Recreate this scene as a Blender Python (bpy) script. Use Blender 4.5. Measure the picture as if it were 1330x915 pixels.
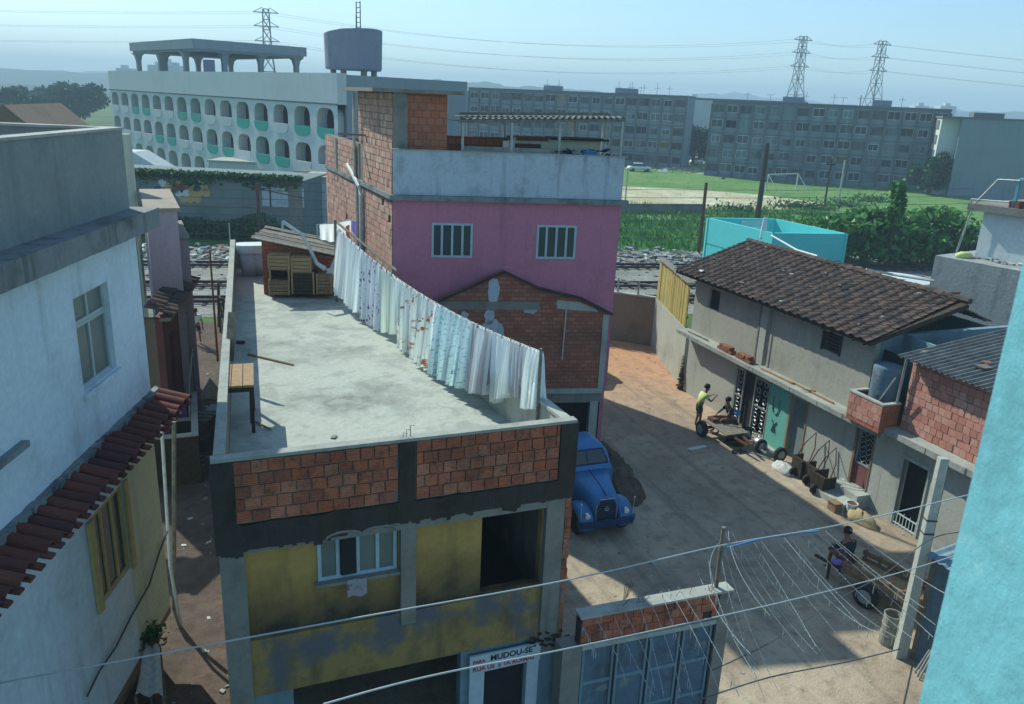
import bpy, bmesh, math, random
from mathutils import Vector, Matrix, noise
R = math.radians
rnd = random.Random(7)
for o in list(bpy.data.objects): bpy.data.objects.remove(o)
S = bpy.context.scene
COL = S.collection
# ------------------------------------------------------------------ camera, sky, sun, exposure
H = 11.0; FPX = 1040.0; PITCH = R(17.5); ROLL = R(2.5); CX, CY = 665.0, 457.5
vF = Vector((0, math.cos(PITCH), -math.sin(PITCH))); R0 = Vector((1, 0, 0)); U0 = Vector((0, math.sin(PITCH), math.cos(PITCH)))
vR = R0*math.cos(ROLL)+U0*math.sin(ROLL); vU = -R0*math.sin(ROLL)+U0*math.cos(ROLL)
cd = bpy.data.cameras.new('camera'); cam = bpy.data.objects.new('camera', cd); COL.objects.link(cam)
m = Matrix((vR, vU, -vF)).transposed().to_4x4(); m.translation = (0, 0, H); cam.matrix_world = m
cd.sensor_width = 36; cd.lens = 36*FPX/1330; cd.clip_start = .1; cd.clip_end = 6000
cd.dof.use_dof = True; cd.dof.focus_distance = 24; cd.dof.aperture_fstop = 5.0
S.camera = cam
SUN_AZ = -45.0; SUN_EL = 40.0
w = bpy.data.worlds.new('World'); S.world = w; w.use_nodes = True
nt = w.node_tree; nt.nodes.clear()
sky = nt.nodes.new('ShaderNodeTexSky'); sky.sky_type = 'NISHITA'; sky.sun_disc = False
sky.sun_elevation = R(SUN_EL); sky.sun_rotation = R(SUN_AZ); sky.air_density = 1.0; sky.dust_density = .6; sky.ozone_density = 3.0; sky.altitude = 0
bg = nt.nodes.new('ShaderNodeBackground'); bg.inputs[1].default_value = .14
ow = nt.nodes.new('ShaderNodeOutputWorld')
# thin high cloud veil in the sky
tc = nt.nodes.new('ShaderNodeTexCoord'); mp = nt.nodes.new('ShaderNodeMapping'); mp.inputs['Scale'].default_value = (1.2, 1.2, 5)
nz = nt.nodes.new('ShaderNodeTexNoise'); nz.inputs['Scale'].default_value = 2.2; nz.inputs['Detail'].default_value = 6
cr = nt.nodes.new('ShaderNodeValToRGB'); cr.color_ramp.elements[0].position = .42; cr.color_ramp.elements[1].position = .75
cr.color_ramp.elements[1].color = (.3, .3, .3, 1)
mx = nt.nodes.new('ShaderNodeMix'); mx.data_type = 'RGBA'; mx.inputs[7].default_value = (5.6, 6.4, 7.0, 1)
nt.links.new(tc.outputs['Generated'], mp.inputs[0]); nt.links.new(mp.outputs[0], nz.inputs[0]); nt.links.new(nz.outputs[0], cr.inputs[0])
nt.links.new(cr.outputs[0], mx.inputs[0]); nt.links.new(sky.outputs[0], mx.inputs[6]); tn = nt.nodes.new('ShaderNodeMix'); tn.data_type = 'RGBA'; tn.blend_type = 'MULTIPLY'; tn.inputs[0].default_value = 1; tn.inputs[7].default_value = (.80, .95, 1.0, 1)
nt.links.new(mx.outputs[2], tn.inputs[6]); nt.links.new(tn.outputs[2], bg.inputs[0]); nt.links.new(bg.outputs[0], ow.inputs[0])
sd = bpy.data.lights.new('sun', 'SUN'); sun = bpy.data.objects.new('sun', sd); COL.objects.link(sun)
sd.energy = 4.4; sd.angle = R(.6); sd.color = (1, .98, .86)
sdir = Vector((math.sin(R(SUN_AZ))*math.cos(R(SUN_EL)), math.cos(R(SUN_AZ))*math.cos(R(SUN_EL)), math.sin(R(SUN_EL))))
sun.rotation_euler = sdir.to_track_quat('Z', 'Y').to_euler(); sun.location = (0, 0, 60)
S.view_settings.view_transform = 'Standard'; S.view_settings.look = 'None'; S.view_settings.gamma = 1; S.view_settings.exposure = .36
S.render.engine = 'CYCLES'
S.cycles.max_bounces = 6; S.cycles.volume_bounces = 0
# ------------------------------------------------------------------ geometry helpers
def ray(u, v): return vF+vR*((u-CX)/FPX)-vU*((v-CY)/FPX)
def at(u, v, z=0.0):
    d = ray(u, v); t = (z-H)/d.z; return Vector((d.x*t, d.y*t, z))
def aty(u, v, y):
    d = ray(u, v); t = y/d.y; return Vector((d.x*t, y, H+d.z*t))
class Fr:
    """vertical plane frame: x to the right along the facade, y into the building, z up"""
    def __init__(s, x, y, az): s.o = Vector((x, y, 0)); s.az = az; s.ex = Vector((math.sin(R(az)), math.cos(R(az)), 0)); s.ey = Vector((-s.ex.y, s.ex.x, 0)); s.rz = 90-az
    def px(s, u, v, off=0.0):
        d = ray(u, v); o = Vector((0, 0, H)); P = s.o+s.ey*off
        t = (P-o).dot(s.ey)/d.dot(s.ey); q = o+d*t; return ((q-s.o).dot(s.ex), q.z)
    def loc(s, P): q = Vector(P)-s.o; return Vector((q.dot(s.ex), q.dot(s.ey), q.z))
    def W(s, x, y, z=0): return s.o+s.ex*x+s.ey*y+Vector((0, 0, z))
def setp(o, **k):
    for a, b in k.items():
        if b is not None: o[a] = b
def thing(name, label, cat, loc, rz=0.0, group=None):
    o = bpy.data.objects.new(name, None); COL.objects.link(o); o.location = loc; o.rotation_euler = (0, 0, rz); o.empty_display_size = .3
    setp(o, label=label, category=cat, group=group); return o
class MB:
    def __init__(s): s.v = []; s.f = []; s.m = []; s.c = 0; s.sm = []; s.smooth = False
    def face(s, pts):
        n = len(s.v); s.v += [tuple(p) for p in pts]; s.f.append(tuple(range(n, n+len(pts)))); s.m.append(s.c); s.sm.append(s.smooth)
    def mesh(s, vs, fs):
        n = len(s.v); s.v += [tuple(p) for p in vs]
        for f in fs: s.f.append(tuple(n+i for i in f)); s.m.append(s.c); s.sm.append(s.smooth)
    def box(s, x0, x1, y0, y1, z0, z1, M=None, bottom=True):
        v = [Vector(p) for p in ((x0, y0, z0), (x1, y0, z0), (x1, y1, z0), (x0, y1, z0), (x0, y0, z1), (x1, y0, z1), (x1, y1, z1), (x0, y1, z1))]
        if M: v = [M@p for p in v]
        f = [(4, 5, 6, 7), (0, 1, 5, 4), (1, 2, 6, 5), (2, 3, 7, 6), (3, 0, 4, 7)]
        if bottom: f.append((3, 2, 1, 0))
        s.mesh(v, f); return s
    def beam(s, a, b, w, h=None, up=(0, 0, 1)):
        a = Vector(a); b = Vector(b); h = h or w; d = (b-a); L = d.length; d.normalize()
        u = Vector(up)
        if abs(d.dot(u)) > .98: u = Vector((0, 1, 0))
        r = d.cross(u).normalized(); u = r.cross(d)
        vs = [p+r*sx*w/2+u*sz*h/2 for p in (a, b) for sx, sz in ((-1, -1), (1, -1), (1, 1), (-1, 1))]
        s.mesh(vs, [(0, 1, 2, 3), (7, 6, 5, 4), (0, 4, 5, 1), (1, 5, 6, 2), (2, 6, 7, 3), (3, 7, 4, 0)]); return s
    def tube(s, pts, r, n=6, cap=True):
        pts = [Vector(p) for p in pts]; rs = r if isinstance(r, (list, tuple)) else [r]*len(pts); rings = []
        for i, p in enumerate(pts):
            d = (pts[min(i+1, len(pts)-1)]-pts[max(i-1, 0)]).normalized()
            u = Vector((0, 0, 1)) if abs(d.z) < .95 else Vector((1, 0, 0))
            a = d.cross(u).normalized(); b = a.cross(d)
            rings.append([p+(a*math.cos(t)+b*math.sin(t))*rs[i] for t in [2*math.pi*k/n for k in range(n)]])
        s.loft(rings, cap); return s
    def loft(s, rings, cap=True, closed=True):
        n = len(rings[0]); vs = [p for r_ in rings for p in r_]; fs = []
        for i in range(len(rings)-1):
            for k in range(n if closed else n-1):
                k2 = (k+1) % n; fs.append((i*n+k, i*n+k2, (i+1)*n+k2, (i+1)*n+k))
        if cap: fs.append(tuple(range(n-1, -1, -1))); fs.append(tuple((len(rings)-1)*n+k for k in range(n)))
        s.mesh(vs, fs); return s
    def lathe(s, prof, c=(0, 0, 0), n=16, axis='z', M=None):
        rings = []
        for r_, h in prof:
            ring = []
            for k in range(n):
                t = 2*math.pi*k/n; p = Vector((r_*math.cos(t), r_*math.sin(t), h))
                if axis == 'x': p = Vector((h, r_*math.cos(t), r_*math.sin(t)))
                if axis == 'y': p = Vector((r_*math.cos(t), h, r_*math.sin(t)))
                p = p+Vector(c)
                ring.append(M@p if M else p)
            rings.append(ring)
        s.loft(rings); return s
    def prism(s, poly, z0, z1):
        n = len(poly); vs = [(x, y, z0) for x, y in poly]+[(x, y, z1) for x, y in poly]
        s.mesh(vs, [tuple(range(n-1, -1, -1)), tuple(range(n, 2*n))]+[(k, (k+1) % n, n+(k+1) % n, n+k) for k in range(n)]); return s
    def panel(s, O, ex, th, L, z0, z1, holes=()):
        """wall of length L from O along ex, thickness vector th, with rectangular holes (x0,x1,z0,z1)"""
        O = Vector(O); ex = Vector(ex); th = Vector(th)
        xs = sorted({0, L, *[h[0] for h in holes], *[h[1] for h in holes]}); zs = sorted({z0, z1, *[h[2] for h in holes], *[h[3] for h in holes]})
        xs = [x for x in xs if 0 <= x <= L]; zs = [z for z in zs if z0 <= z <= z1]
        def solid(i, j):
            if i < 0 or j < 0 or i >= len(xs)-1 or j >= len(zs)-1: return False
            cx = (xs[i]+xs[i+1])/2; cz = (zs[j]+zs[j+1])/2
            return not any(h[0] < cx < h[1] and h[2] < cz < h[3] for h in holes)
        P = lambda x, z, t: O+ex*x+th*t+Vector((0, 0, z))
        for i in range(len(xs)-1):
            for j in range(len(zs)-1):
                if not solid(i, j): continue
                a, b, c, d = xs[i], xs[i+1], zs[j], zs[j+1]
                s.face([P(a, c, 0), P(b, c, 0), P(b, d, 0), P(a, d, 0)]); s.face([P(b, c, 1), P(a, c, 1), P(a, d, 1), P(b, d, 1)])
                if not solid(i-1, j): s.face([P(a, c, 1), P(a, c, 0), P(a, d, 0), P(a, d, 1)])
                if not solid(i+1, j): s.face([P(b, c, 0), P(b, c, 1), P(b, d, 1), P(b, d, 0)])
                if not solid(i, j-1): s.face([P(a, c, 1), P(b, c, 1), P(b, c, 0), P(a, c, 0)])
                if not solid(i, j+1): s.face([P(a, d, 0), P(b, d, 0), P(b, d, 1), P(a, d, 1)])
        return s
    def build(s, name, mat, parent=None, label=None, kind=None, recalc=False):
        me = bpy.data.meshes.new(name); me.from_pydata(s.v, [], s.f)
        mats = mat if isinstance(mat, (list, tuple)) else [mat]
        for q in mats: me.materials.append(q)
        me.polygons.foreach_set('material_index', s.m); me.polygons.foreach_set('use_smooth', s.sm)
        uv = me.uv_layers.new(name='uv'); me.update()
        vs = me.vertices
        for p in me.polygons:
            n = p.normal
            if abs(n.z) > .75:
                for li in p.loop_indices: c = vs[me.loops[li].vertex_index].co; uv.data[li].uv = (c.x, c.y)
            else:
                t = Vector((-n.y, n.x, 0)).normalized()
                for li in p.loop_indices: c = vs[me.loops[li].vertex_index].co; uv.data[li].uv = (c.dot(t), c.z)
        if recalc:
            b = bmesh.new(); b.from_mesh(me); bmesh.ops.remove_doubles(b, verts=b.verts, dist=1e-5); bmesh.ops.recalc_face_normals(b, faces=b.faces); b.to_mesh(me); b.free()
        o = bpy.data.objects.new(name, me); COL.objects.link(o)
        if parent: o.parent = parent
        setp(o, label=label, kind=kind); return o
def single(mb, name, mat, label, cat, group=None, kind=None, smooth=False, loc=(0, 0, 0), rz=0):
    o = mb.build(name, mat); setp(o, label=label, category=cat, group=group, kind=kind); o.location = loc; o.rotation_euler = (0, 0, rz); return o
def dup(root, loc, rz, label=None, group=None, scale=None):
    r = root.copy(); COL.objects.link(r); r.location = loc; r.rotation_euler = (0, 0, rz)
    if scale: r.scale = (scale,)*3
    if label: r['label'] = label
    if group: r['group'] = group
    for ch in root.children:
        c = ch.copy(); COL.objects.link(c); c.parent = r
        for g in ch.children: d = g.copy(); COL.objects.link(d); d.parent = c
    return r
# ------------------------------------------------------------------ materials
def N(nt, t, **k):
    n = nt.nodes.new(t)
    for a, b in k.items(): setattr(n, a, b)
    return n
TINT = (.92, 1.0, 1.0)
def C(c): return (c[0]*TINT[0], c[1]*TINT[1], c[2]*TINT[2], 1)
def newmat(name, rough=.9, metal=0.0, spec=.3):
    m = bpy.data.materials.new(name); m.use_nodes = True; b = m.node_tree.nodes['Principled BSDF']
    b.inputs['Roughness'].default_value = rough; b.inputs['Metallic'].default_value = metal; b.inputs['Specular IOR Level'].default_value = spec
    return m, m.node_tree, b
def mixc(nt, fac, a, b, blend='MIX'):
    x = N(nt, 'ShaderNodeMix', data_type='RGBA', blend_type=blend)
    for s, v in ((0, fac), (6, a), (7, b)):
        if hasattr(v, 'is_linked') or hasattr(v, 'links'): nt.links.new(v, x.inputs[s])
        else: x.inputs[s].default_value = v
    return x.outputs[2]
def ramp(nt, src, p0, p1, v0=0., v1=1.):
    r = N(nt, 'ShaderNodeMapRange'); nt.links.new(src, r.inputs[0]); r.inputs[1].default_value = p0; r.inputs[2].default_value = p1; r.inputs[3].default_value = v0; r.inputs[4].default_value = v1
    return r.outputs[0]
def noi(nt, vec, scale, detail=5, rough=.55, sc=None):
    if sc:
        mp = N(nt, 'ShaderNodeMapping'); mp.inputs['Scale'].default_value = sc; nt.links.new(vec, mp.inputs[0]); vec = mp.outputs[0]
    n = N(nt, 'ShaderNodeTexNoise'); n.inputs['Scale'].default_value = scale; n.inputs['Detail'].default_value = detail; n.inputs['Roughness'].default_value = rough
    nt.links.new(vec, n.inputs[0]); return n.outputs[0]
def vecs(nt):
    t = N(nt, 'ShaderNodeTexCoord'); return t.outputs['Object'], t.outputs['UV']
def bump(nt, b, h, dist=.02, st=.6):
    n = N(nt, 'ShaderNodeBump'); n.inputs['Distance'].default_value = dist; n.inputs['Strength'].default_value = st; nt.links.new(h, n.inputs['Height']); nt.links.new(n.outputs[0], b.inputs['Normal'])
def plain(name, c, rough=.8, metal=0., var=.25, scale=6., spec=.3):
    m, nt, b = newmat(name, rough, metal, spec); ob, uv = vecs(nt)
    n = noi(nt, ob, scale, 4); f = ramp(nt, n, .3, .7)
    d = tuple(x*(1-var) for x in c)
    nt.links.new(mixc(nt, f, C(d), C(c)), b.inputs[0]); return m
def plaster(name, c, dirt=(.10, .10, .09), amt=.5, scale=.7, streak=.5, bmp=.5, low=None, patches=None):
    """painted render: blotches, fine grain, vertical rain streaks; low=(z0,z1) soot band rising from z0"""
    m, nt, b = newmat(name, .92, spec=.15); ob, uv = vecs(nt)
    big = noi(nt, ob, scale, 6, .65); fine = noi(nt, ob, 9, 5, .7); st = noi(nt, ob, 1.0, 4, .6, (2.6, 2.6, .22))
    c2 = tuple(x*.82 for x in c)
    col = mixc(nt, ramp(nt, fine, .3, .7), C(c2), C(c))
    col = mixc(nt, ramp(nt, big, .5, .78, 0, amt), col, C(dirt))
    col = mixc(nt, ramp(nt, st, .55, .8, 0, streak), col, C(dirt))
    if low:
        sp = N(nt, 'ShaderNodeSeparateXYZ'); nt.links.new(ob, sp.inputs[0])
        ad = N(nt, 'ShaderNodeMath', operation='MULTIPLY_ADD'); nt.links.new(big, ad.inputs[0]); ad.inputs[1].default_value = (low[1]-low[0])*1.4; nt.links.new(sp.outputs[2], ad.inputs[2])
        w_ = (low[1]-low[0])
        col = mixc(nt, ramp(nt, ad.outputs[0], low[0]+w_*.75, low[1]+w_*.55, low[2], 0), col, C(dirt))
    if patches:
        pn = noi(nt, ob, patches[1], 5, .6); col = mixc(nt, ramp(nt, pn, patches[2]-.02, patches[2]+.07), col, C(patches[0]))
    nt.links.new(col, b.inputs[0])
    mxn = N(nt, 'ShaderNodeMath', operation='ADD'); nt.links.new(big, mxn.inputs[0]); nt.links.new(fine, mxn.inputs[1])
    bump(nt, b, mxn.outputs[0], .03*bmp, .5); return m
def brick(name, c1, c2, mort, bw=.22, bh=.11, ms=.012, dirt=.35, dcol=(.06, .06, .055), off=.5):
    m, nt, b = newmat(name, .9, spec=.15); ob, uv = vecs(nt)
    t = N(nt, 'ShaderNodeTexBrick'); nt.links.new(uv, t.inputs[0]); t.offset = off
    t.inputs['Scale'].default_value = 1; t.inputs['Brick Width'].default_value = bw; t.inputs['Row Height'].default_value = bh; t.inputs['Mortar Size'].default_value = ms; t.inputs['Mortar Smooth'].default_value = .3; t.inputs['Bias'].default_value = -.1
    t.inputs['Color1'].default_value = C(c1); t.inputs['Color2'].default_value = C(c2); t.inputs['Mortar'].default_value = C(mort)
    big = noi(nt, ob, .9, 6, .65); fine = noi(nt, ob, 14, 4, .7)
    col = mixc(nt, ramp(nt, fine, .2, .8, 0, .35), t.outputs[0], C(tuple(x*.5 for x in c1)))
    col = mixc(nt, ramp(nt, big, .45, .75, 0, dirt), col, C(dcol)); nt.links.new(col, b.inputs[0])
    inv = N(nt, 'ShaderNodeMath', operation='MULTIPLY_ADD'); nt.links.new(t.outputs[1], inv.inputs[0]); inv.inputs[1].default_value = -1; nt.links.new(fine, inv.inputs[2])
    bump(nt, b, inv.outputs[0], .015, .7); return m
def island(name, cols, rough=.85, dirt=.3, dcol=(.05, .05, .045), dscale=1.2, bmp=.4, spec=.2, trans=0., ribs=False):
    """colour varies per separate piece (brick, tile, leaf)"""
    m, nt, b = newmat(name, rough, spec=spec); ob, uv = vecs(nt)
    g = N(nt, 'ShaderNodeNewGeometry'); r = N(nt, 'ShaderNodeValToRGB'); nt.links.new(g.outputs['Random Per Island'], r.inputs[0])
    e = r.color_ramp.elements; e[0].position = 0; e[0].color = C(cols[0]); e[1].position = 1; e[1].color = C(cols[-1])
    for i, c in enumerate(cols[1:-1]): x = e.new((i+1)/(len(cols)-1)); x.color = C(c)
    big = noi(nt, ob, dscale, 5, .65); fine = noi(nt, ob, 18, 3, .6)
    col = mixc(nt, ramp(nt, fine, .25, .75, 0, .3), r.outputs[0], C(tuple(x*.55 for x in cols[0])))
    col = mixc(nt, ramp(nt, big, .45, .75, 0, dirt), col, C(dcol)); nt.links.new(col, b.inputs[0])
    if ribs:
        wv = N(nt, 'ShaderNodeTexWave', bands_direction='Y'); wv.inputs['Scale'].default_value = 10; wv.inputs['Distortion'].default_value = .6; nt.links.new(uv, wv.inputs[0]); ad = N(nt, 'ShaderNodeMath', operation='ADD'); nt.links.new(wv.outputs[1], ad.inputs[0]); nt.links.new(fine, ad.inputs[1]); bump(nt, b, ad.outputs[0], .012, .8)
        sm = noi(nt, ob, 5, 6, .75); col = mixc(nt, ramp(nt, sm, .5, .7, 0, .75), col, C((.05, .035, .03))); nt.links.new(col, b.inputs[0])
    elif bmp: bump(nt, b, fine, .01*bmp, .5)
    if trans:
        tr = N(nt, 'ShaderNodeBsdfTranslucent'); nt.links.new(col, tr.inputs[0]); ms = N(nt, 'ShaderNodeMixShader'); ms.inputs[0].default_value = trans
        nt.links.new(b.outputs[0], ms.inputs[1]); nt.links.new(tr.outputs[0], ms.inputs[2]); nt.links.new(ms.outputs[0], nt.nodes['Material Output'].inputs[0])
    return m
M = {}
M['white_blue'] = plaster('white_paint', (.68, .75, .82), (.20, .23, .24), .55, .6, .45)
M['grey_render'] = plaster('grey_render', (.30, .31, .30), (.12, .12, .115), .6, .5, .45)
M['cornice'] = plaster('cornice_cement', (.25, .26, .26), (.025, .028, .028), 1.0, 1.3, .8)
M['cream'] = plaster('cream_paint_and_bounce', (.62, .62, .50), (.25, .24, .2), .4, .7, .3)
M['concrete'] = plaster('concrete', (.27, .25, .22), (.055, .05, .045), .7, 1.0, .5, 1)
M['concrete_light'] = plaster('concrete_light', (.45, .45, .41), (.12, .12, .1), .6, .9, .4, 1)
M['black_cement'] = plaster('black_cement', (.062, .052, .045), (.014, .012, .012), .8, 1.6, .6, 1.2)
M['terrace'] = plaster('terrace_cement', (.47, .48, .42), (.10, .105, .095), 1.0, .62, .0, 1.4, patches=((.34, .345, .31), 2.0, .55))
M['yellow'] = plaster('yellow_paint', (.50, .31, .10), (.055, .045, .035), .55, 1.1, .5, .5, low=(3.15, 4.35, 1.0))
M['yellow_band'] = plaster('yellow_worn', (.34, .23, .085), (.05, .045, .04), 1.0, 1.3, .9, 1.0, patches=((.13, .13, .14), .9, .54))
M['pink'] = plaster('pink_paint', (.58, .205, .29), (.22, .10, .13), .6, .6, .5)
M['pink_pale'] = plaster('pink_pale', (.46, .37, .42), (.2, .17, .18), .4, .8, .3)
M['white_dirty'] = plaster('white_dirty', (.50, .56, .62), (.09, .10, .11), .8, 1.1, .9)
M['grey_stained'] = plaster('grey_stained', (.33, .35, .35), (.07, .075, .08), .95, .8, .8, 1, patches=((.5, .52, .5), .9, .62))
M['white'] = plaster('white_wash', (.62, .66, .66), (.25, .27, .27), .35, .7, .3)
M['house_wall'] = plaster('house_render', (.40, .38, .32), (.15, .14, .12), .6, .6, .35)
M['house_low'] = plaster('house_render_low', (.44, .43, .38), (.18, .17, .15), .6, .5, .35)
M['green_paint'] = plaster('green_paint', (.16, .46, .38), (.09, .16, .15), .4, .9, .3)
M['turq'] = plaster('turquoise_paint', (.12, .62, .62), (.08, .4, .42), .3, .4, .12)
M['turq_wall'] = plaster('turquoise_wall', (.17, .43, .48), (.09, .22, .25), .7, 2.6, .5, .6, patches=((.28, .48, .50), 3.2, .64))
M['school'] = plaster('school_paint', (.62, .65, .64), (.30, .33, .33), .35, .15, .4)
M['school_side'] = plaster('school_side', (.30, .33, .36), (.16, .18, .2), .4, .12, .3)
M['school_green'] = plain('school_green', (.03, .36, .28), .7, var=.1)
M['school_in'] = plain('school_inside', (.16, .17, .17), .9, scale=.4)
M['tank'] = plaster('tank_cement', (.26, .28, .34), (.1, .11, .13), .4, .5, .3)
M['block'] = plaster('block_shaded', (.24, .29, .33), (.13, .15, .16), .6, .10, .6)  # shade on facades and gable put into a darker colour
M['block_end'] = plaster('block_end', (.60, .61, .58), (.25, .26, .26), .4, .15, .5)  # paler copy for block ends, sunlight put into the colour
M['block_fin'] = plaster('block_fin', (.15, .165, .17), (.07, .08, .08), .5, .3, .3)
M['maroon'] = plaster('maroon_wall', (.22, .085, .08), (.06, .04, .04), .5, 1.0, .4)
M['brown_wall'] = plaster('brown_wall', (.27, .20, .15), (.09, .07, .05), .6, .7, .3)
M['ledge'] = plaster('ledge_cement', (.38, .38, .34), (.12, .12, .11), .6, 1.3, .4, 1)
M['mural'] = plaster('mural_wall', (.20, .25, .25), (.06, .09, .07), .6, .3, .6)
M['dark'] = plain('room_shade', (.022, .022, .024), .9)  # near-black colour stands in for shade inside rooms and openings
M['glass'] = plain('window_glass', (.05, .065, .07), .12, var=.3, scale=1.5, spec=.6)
M['glass_pale'] = plain('frosted_pane', (.16, .19, .17), .35, var=.35, scale=1.2, spec=.5)
M['frame_blue'] = plain('blue_frame', (.40, .52, .58), .6, var=.2)
M['frame_alu'] = plain('pale_frame', (.45, .49, .49), .5, var=.2)
M['frame_yellow'] = plain('yellow_frame', (.55, .40, .17), .6, var=.25)
M['wood'] = plain('old_wood', (.32, .19, .11), .85, var=.5, scale=12)
M['wood_grey'] = plain('grey_wood', (.25, .22, .18), .9, var=.5, scale=9)
M['wood_dark'] = plain('dark_wood', (.07, .05, .035), .9, var=.5, scale=9)
M['wood_light'] = plain('light_wood', (.40, .25, .13), .85, var=.35, scale=14)
M['planks'] = island('yellow_planks', [(.30, .23, .07), (.45, .36, .12), (.38, .28, .09), (.5, .42, .17)], .9, .3, dscale=1.5)
M['iron'] = plain('dark_iron', (.05, .045, .04), .7, .3, var=.4)
M['rust'] = plain('rusty_iron', (.16, .075, .045), .85, .1, var=.5, scale=10)
M['galv'] = plain('galvanised', (.42, .44, .44), .5, .5, var=.3)
M['pvc'] = plain('pale_pipe', (.55, .58, .55), .6, var=.3)
M['wire'] = plain('pale_wire', (.42, .46, .47), .6, var=.1)
M['wire_dark'] = plain('dark_wire', (.08, .09, .1), .7, var=.1)
M['string'] = plain('pale_string', (.40, .43, .43), .8, var=.1)
M['rubber'] = plain('rubber', (.03, .03, .03), .85, var=.4)
M['chrome'] = plain('chrome', (.6, .6, .6), .2, .9, var=.1)
M['lampglass'] = plain('headlamp_glass', (.75, .78, .75), .1, var=.1, spec=.8)
M['blue_paint'] = plaster('blue_car_paint', (.03, .19, .44), (.16, .19, .20), .6, 1.8, .4, .15); M['blue_paint'].node_tree.nodes['Principled BSDF'].inputs['Roughness'].default_value = .42; M['blue_paint'].node_tree.nodes['Principled BSDF'].inputs['Specular IOR Level'].default_value = .5
M['navy'] = plain('dark_blue_paint', (.015, .05, .13), .5, var=.3)
M['white_car'] = plain('white_car_paint', (.7, .72, .72), .35, var=.05)
M['brick_geo'] = island('hollow_bricks', [(.44, .12, .06), (.60, .19, .10), (.52, .15, .08), (.64, .25, .15), (.32, .10, .065), (.56, .17, .095)], .9, .5, (.05, .04, .035), 1.5, 1, ribs=True)
M['brick_pale'] = island('pale_hollow_bricks', [(.44, .24, .18), (.60, .34, .26), (.52, .27, .20), (.64, .44, .34), (.42, .24, .20), (.58, .3, .22)], .9, .45, (.16, .12, .10), 1.2, 1)
M['brick_right'] = island('pink_hollow_bricks', [(.42, .16, .12), (.58, .27, .20), (.50, .2, .15), (.62, .34, .27), (.52, .22, .16), (.38, .17, .14)], .9, .3, (.18, .12, .10), 1.2, 1)
M['mortar'] = plaster('mortar', (.26, .22, .18), (.09, .08, .07), .6, 1.2, .2, 1)
M['mortar_dark'] = plaster('mortar_dark', (.07, .055, .045), (.03, .03, .03), .6, 1.2, .2, 1)
M['brick_small'] = brick('small_bricks', (.38, .115, .07), (.52, .20, .13), (.20, .12, .09), .24, .125, .014, .6, (.06, .04, .035))
M['brick_shed'] = brick('shed_bricks', (.40, .12, .075), (.48, .15, .09), (.2, .09, .06), .22, .12, .012, .4)
M['brick_red'] = brick('red_bricks', (.42, .13, .07), (.52, .18, .10), (.2, .12, .09), .24, .2, .014, .5)
M['tile'] = island('roof_tiles', [(.085, .055, .045), (.13, .085, .065), (.06, .045, .04), (.16, .10, .075), (.10, .075, .065), (.055, .045, .042), (.12, .09, .08), (.19, .12, .085)], .95, .55, (.04, .038, .035), 1.0, 1)
M['tile_red'] = island('awning_tiles', [(.13, .045, .035), (.18, .06, .045), (.10, .04, .035), (.22, .08, .055)], .9, .5, (.035, .03, .03), 2.2, 1)
M['tile_pale'] = island('pale_tiles', [(.30, .27, .22), (.36, .3, .24), (.22, .2, .17), (.42, .37, .3)], .9, .4, (.06, .06, .05), 1.5, 1)
M['asbestos'] = plain('corrugated_grey', (.16, .17, .17), .9, var=.55, scale=3)
M['asbestos_light'] = plain('corrugated_light', (.36, .38, .36), .8, var=.35, scale=2)
M['asbestos_dull'] = plain('dull_sheet', (.22, .23, .21), .9, var=.5, scale=1.5)
M['sign'] = plain('sign_board', (.50, .58, .64), .7, var=.15)
M['ink'] = plain('black_lettering', (.02, .03, .03), .8, var=.1)
M['ink_red'] = plain('red_lettering', (.42, .05, .05), .8, var=.1)
M['panel_blue'] = plaster('blue_worn_sheet', (.13, .19, .25), (.07, .055, .045), 1.0, 1.6, .9, .6, patches=((.22, .24, .24), 2.2, .6))
M['wall_blue'] = plaster('pale_blue_wall', (.20, .30, .35), (.1, .13, .15), .6, 1.2, .5)
M['skin'] = plain('skin', (.24, .12, .075), .6, var=.1)
M['hair'] = plain('hair', (.012, .01, .01), .7, var=.1)
M['c_yellow'] = plain('yellow_shirt', (.62, .66, .25), .9, var=.15)
M['c_dark'] = plain('dark_cloth', (.025, .03, .035), .9, var=.2)
M['c_green'] = plain('dark_green_cloth', (.02, .06, .045), .9, var=.2)
M['c_white'] = plain('white_cloth', (.60, .68, .74), .9, var=.15)
M['c_blue'] = plain('blue_cloth', (.08, .25, .5), .9, var=.2)
M['c_purple'] = plain('purple_cloth', (.25, .16, .5), .9, var=.2)
M['c_red'] = plain('red_brown_cloth', (.22, .07, .06), .9, var=.2)
M['sack'] = plain('sackcloth', (.42, .32, .17), .95, var=.3)
M['sack_white'] = plain('white_sack', (.6, .58, .55), .95, var=.35, scale=12)
M['white_plastic'] = plain('white_plastic', (.6, .66, .66), .5, var=.15)
M['tin'] = plain('rusty_drum', (.36, .34, .28), .7, var=.6, scale=5)
M['leaf'] = island('broad_leaves', [(.02, .10, .02), (.05, .19, .04), (.10, .29, .06), (.17, .40, .09), (.03, .13, .03)], .45, 0, trans=.35, bmp=0, spec=.4)
M['leaf_far'] = island('far_leaves', [(.014, .06, .025), (.025, .09, .035), (.045, .13, .045), (.02, .07, .03)], .8, 0, trans=.15, bmp=0)
M['leaf_ivy'] = island('ivy_leaves', [(.012, .06, .015), (.03, .12, .025), (.08, .20, .045), (.02, .08, .02)], .7, 0, trans=.2, bmp=0)
M['blade'] = island('grass_blades', [(.03, .15, .025), (.06, .22, .04), (.10, .28, .06), (.05, .17, .05)], .8, 0, trans=.3, bmp=0)
M['bark'] = plain('bark', (.08, .06, .045), .95, var=.4)
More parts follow.
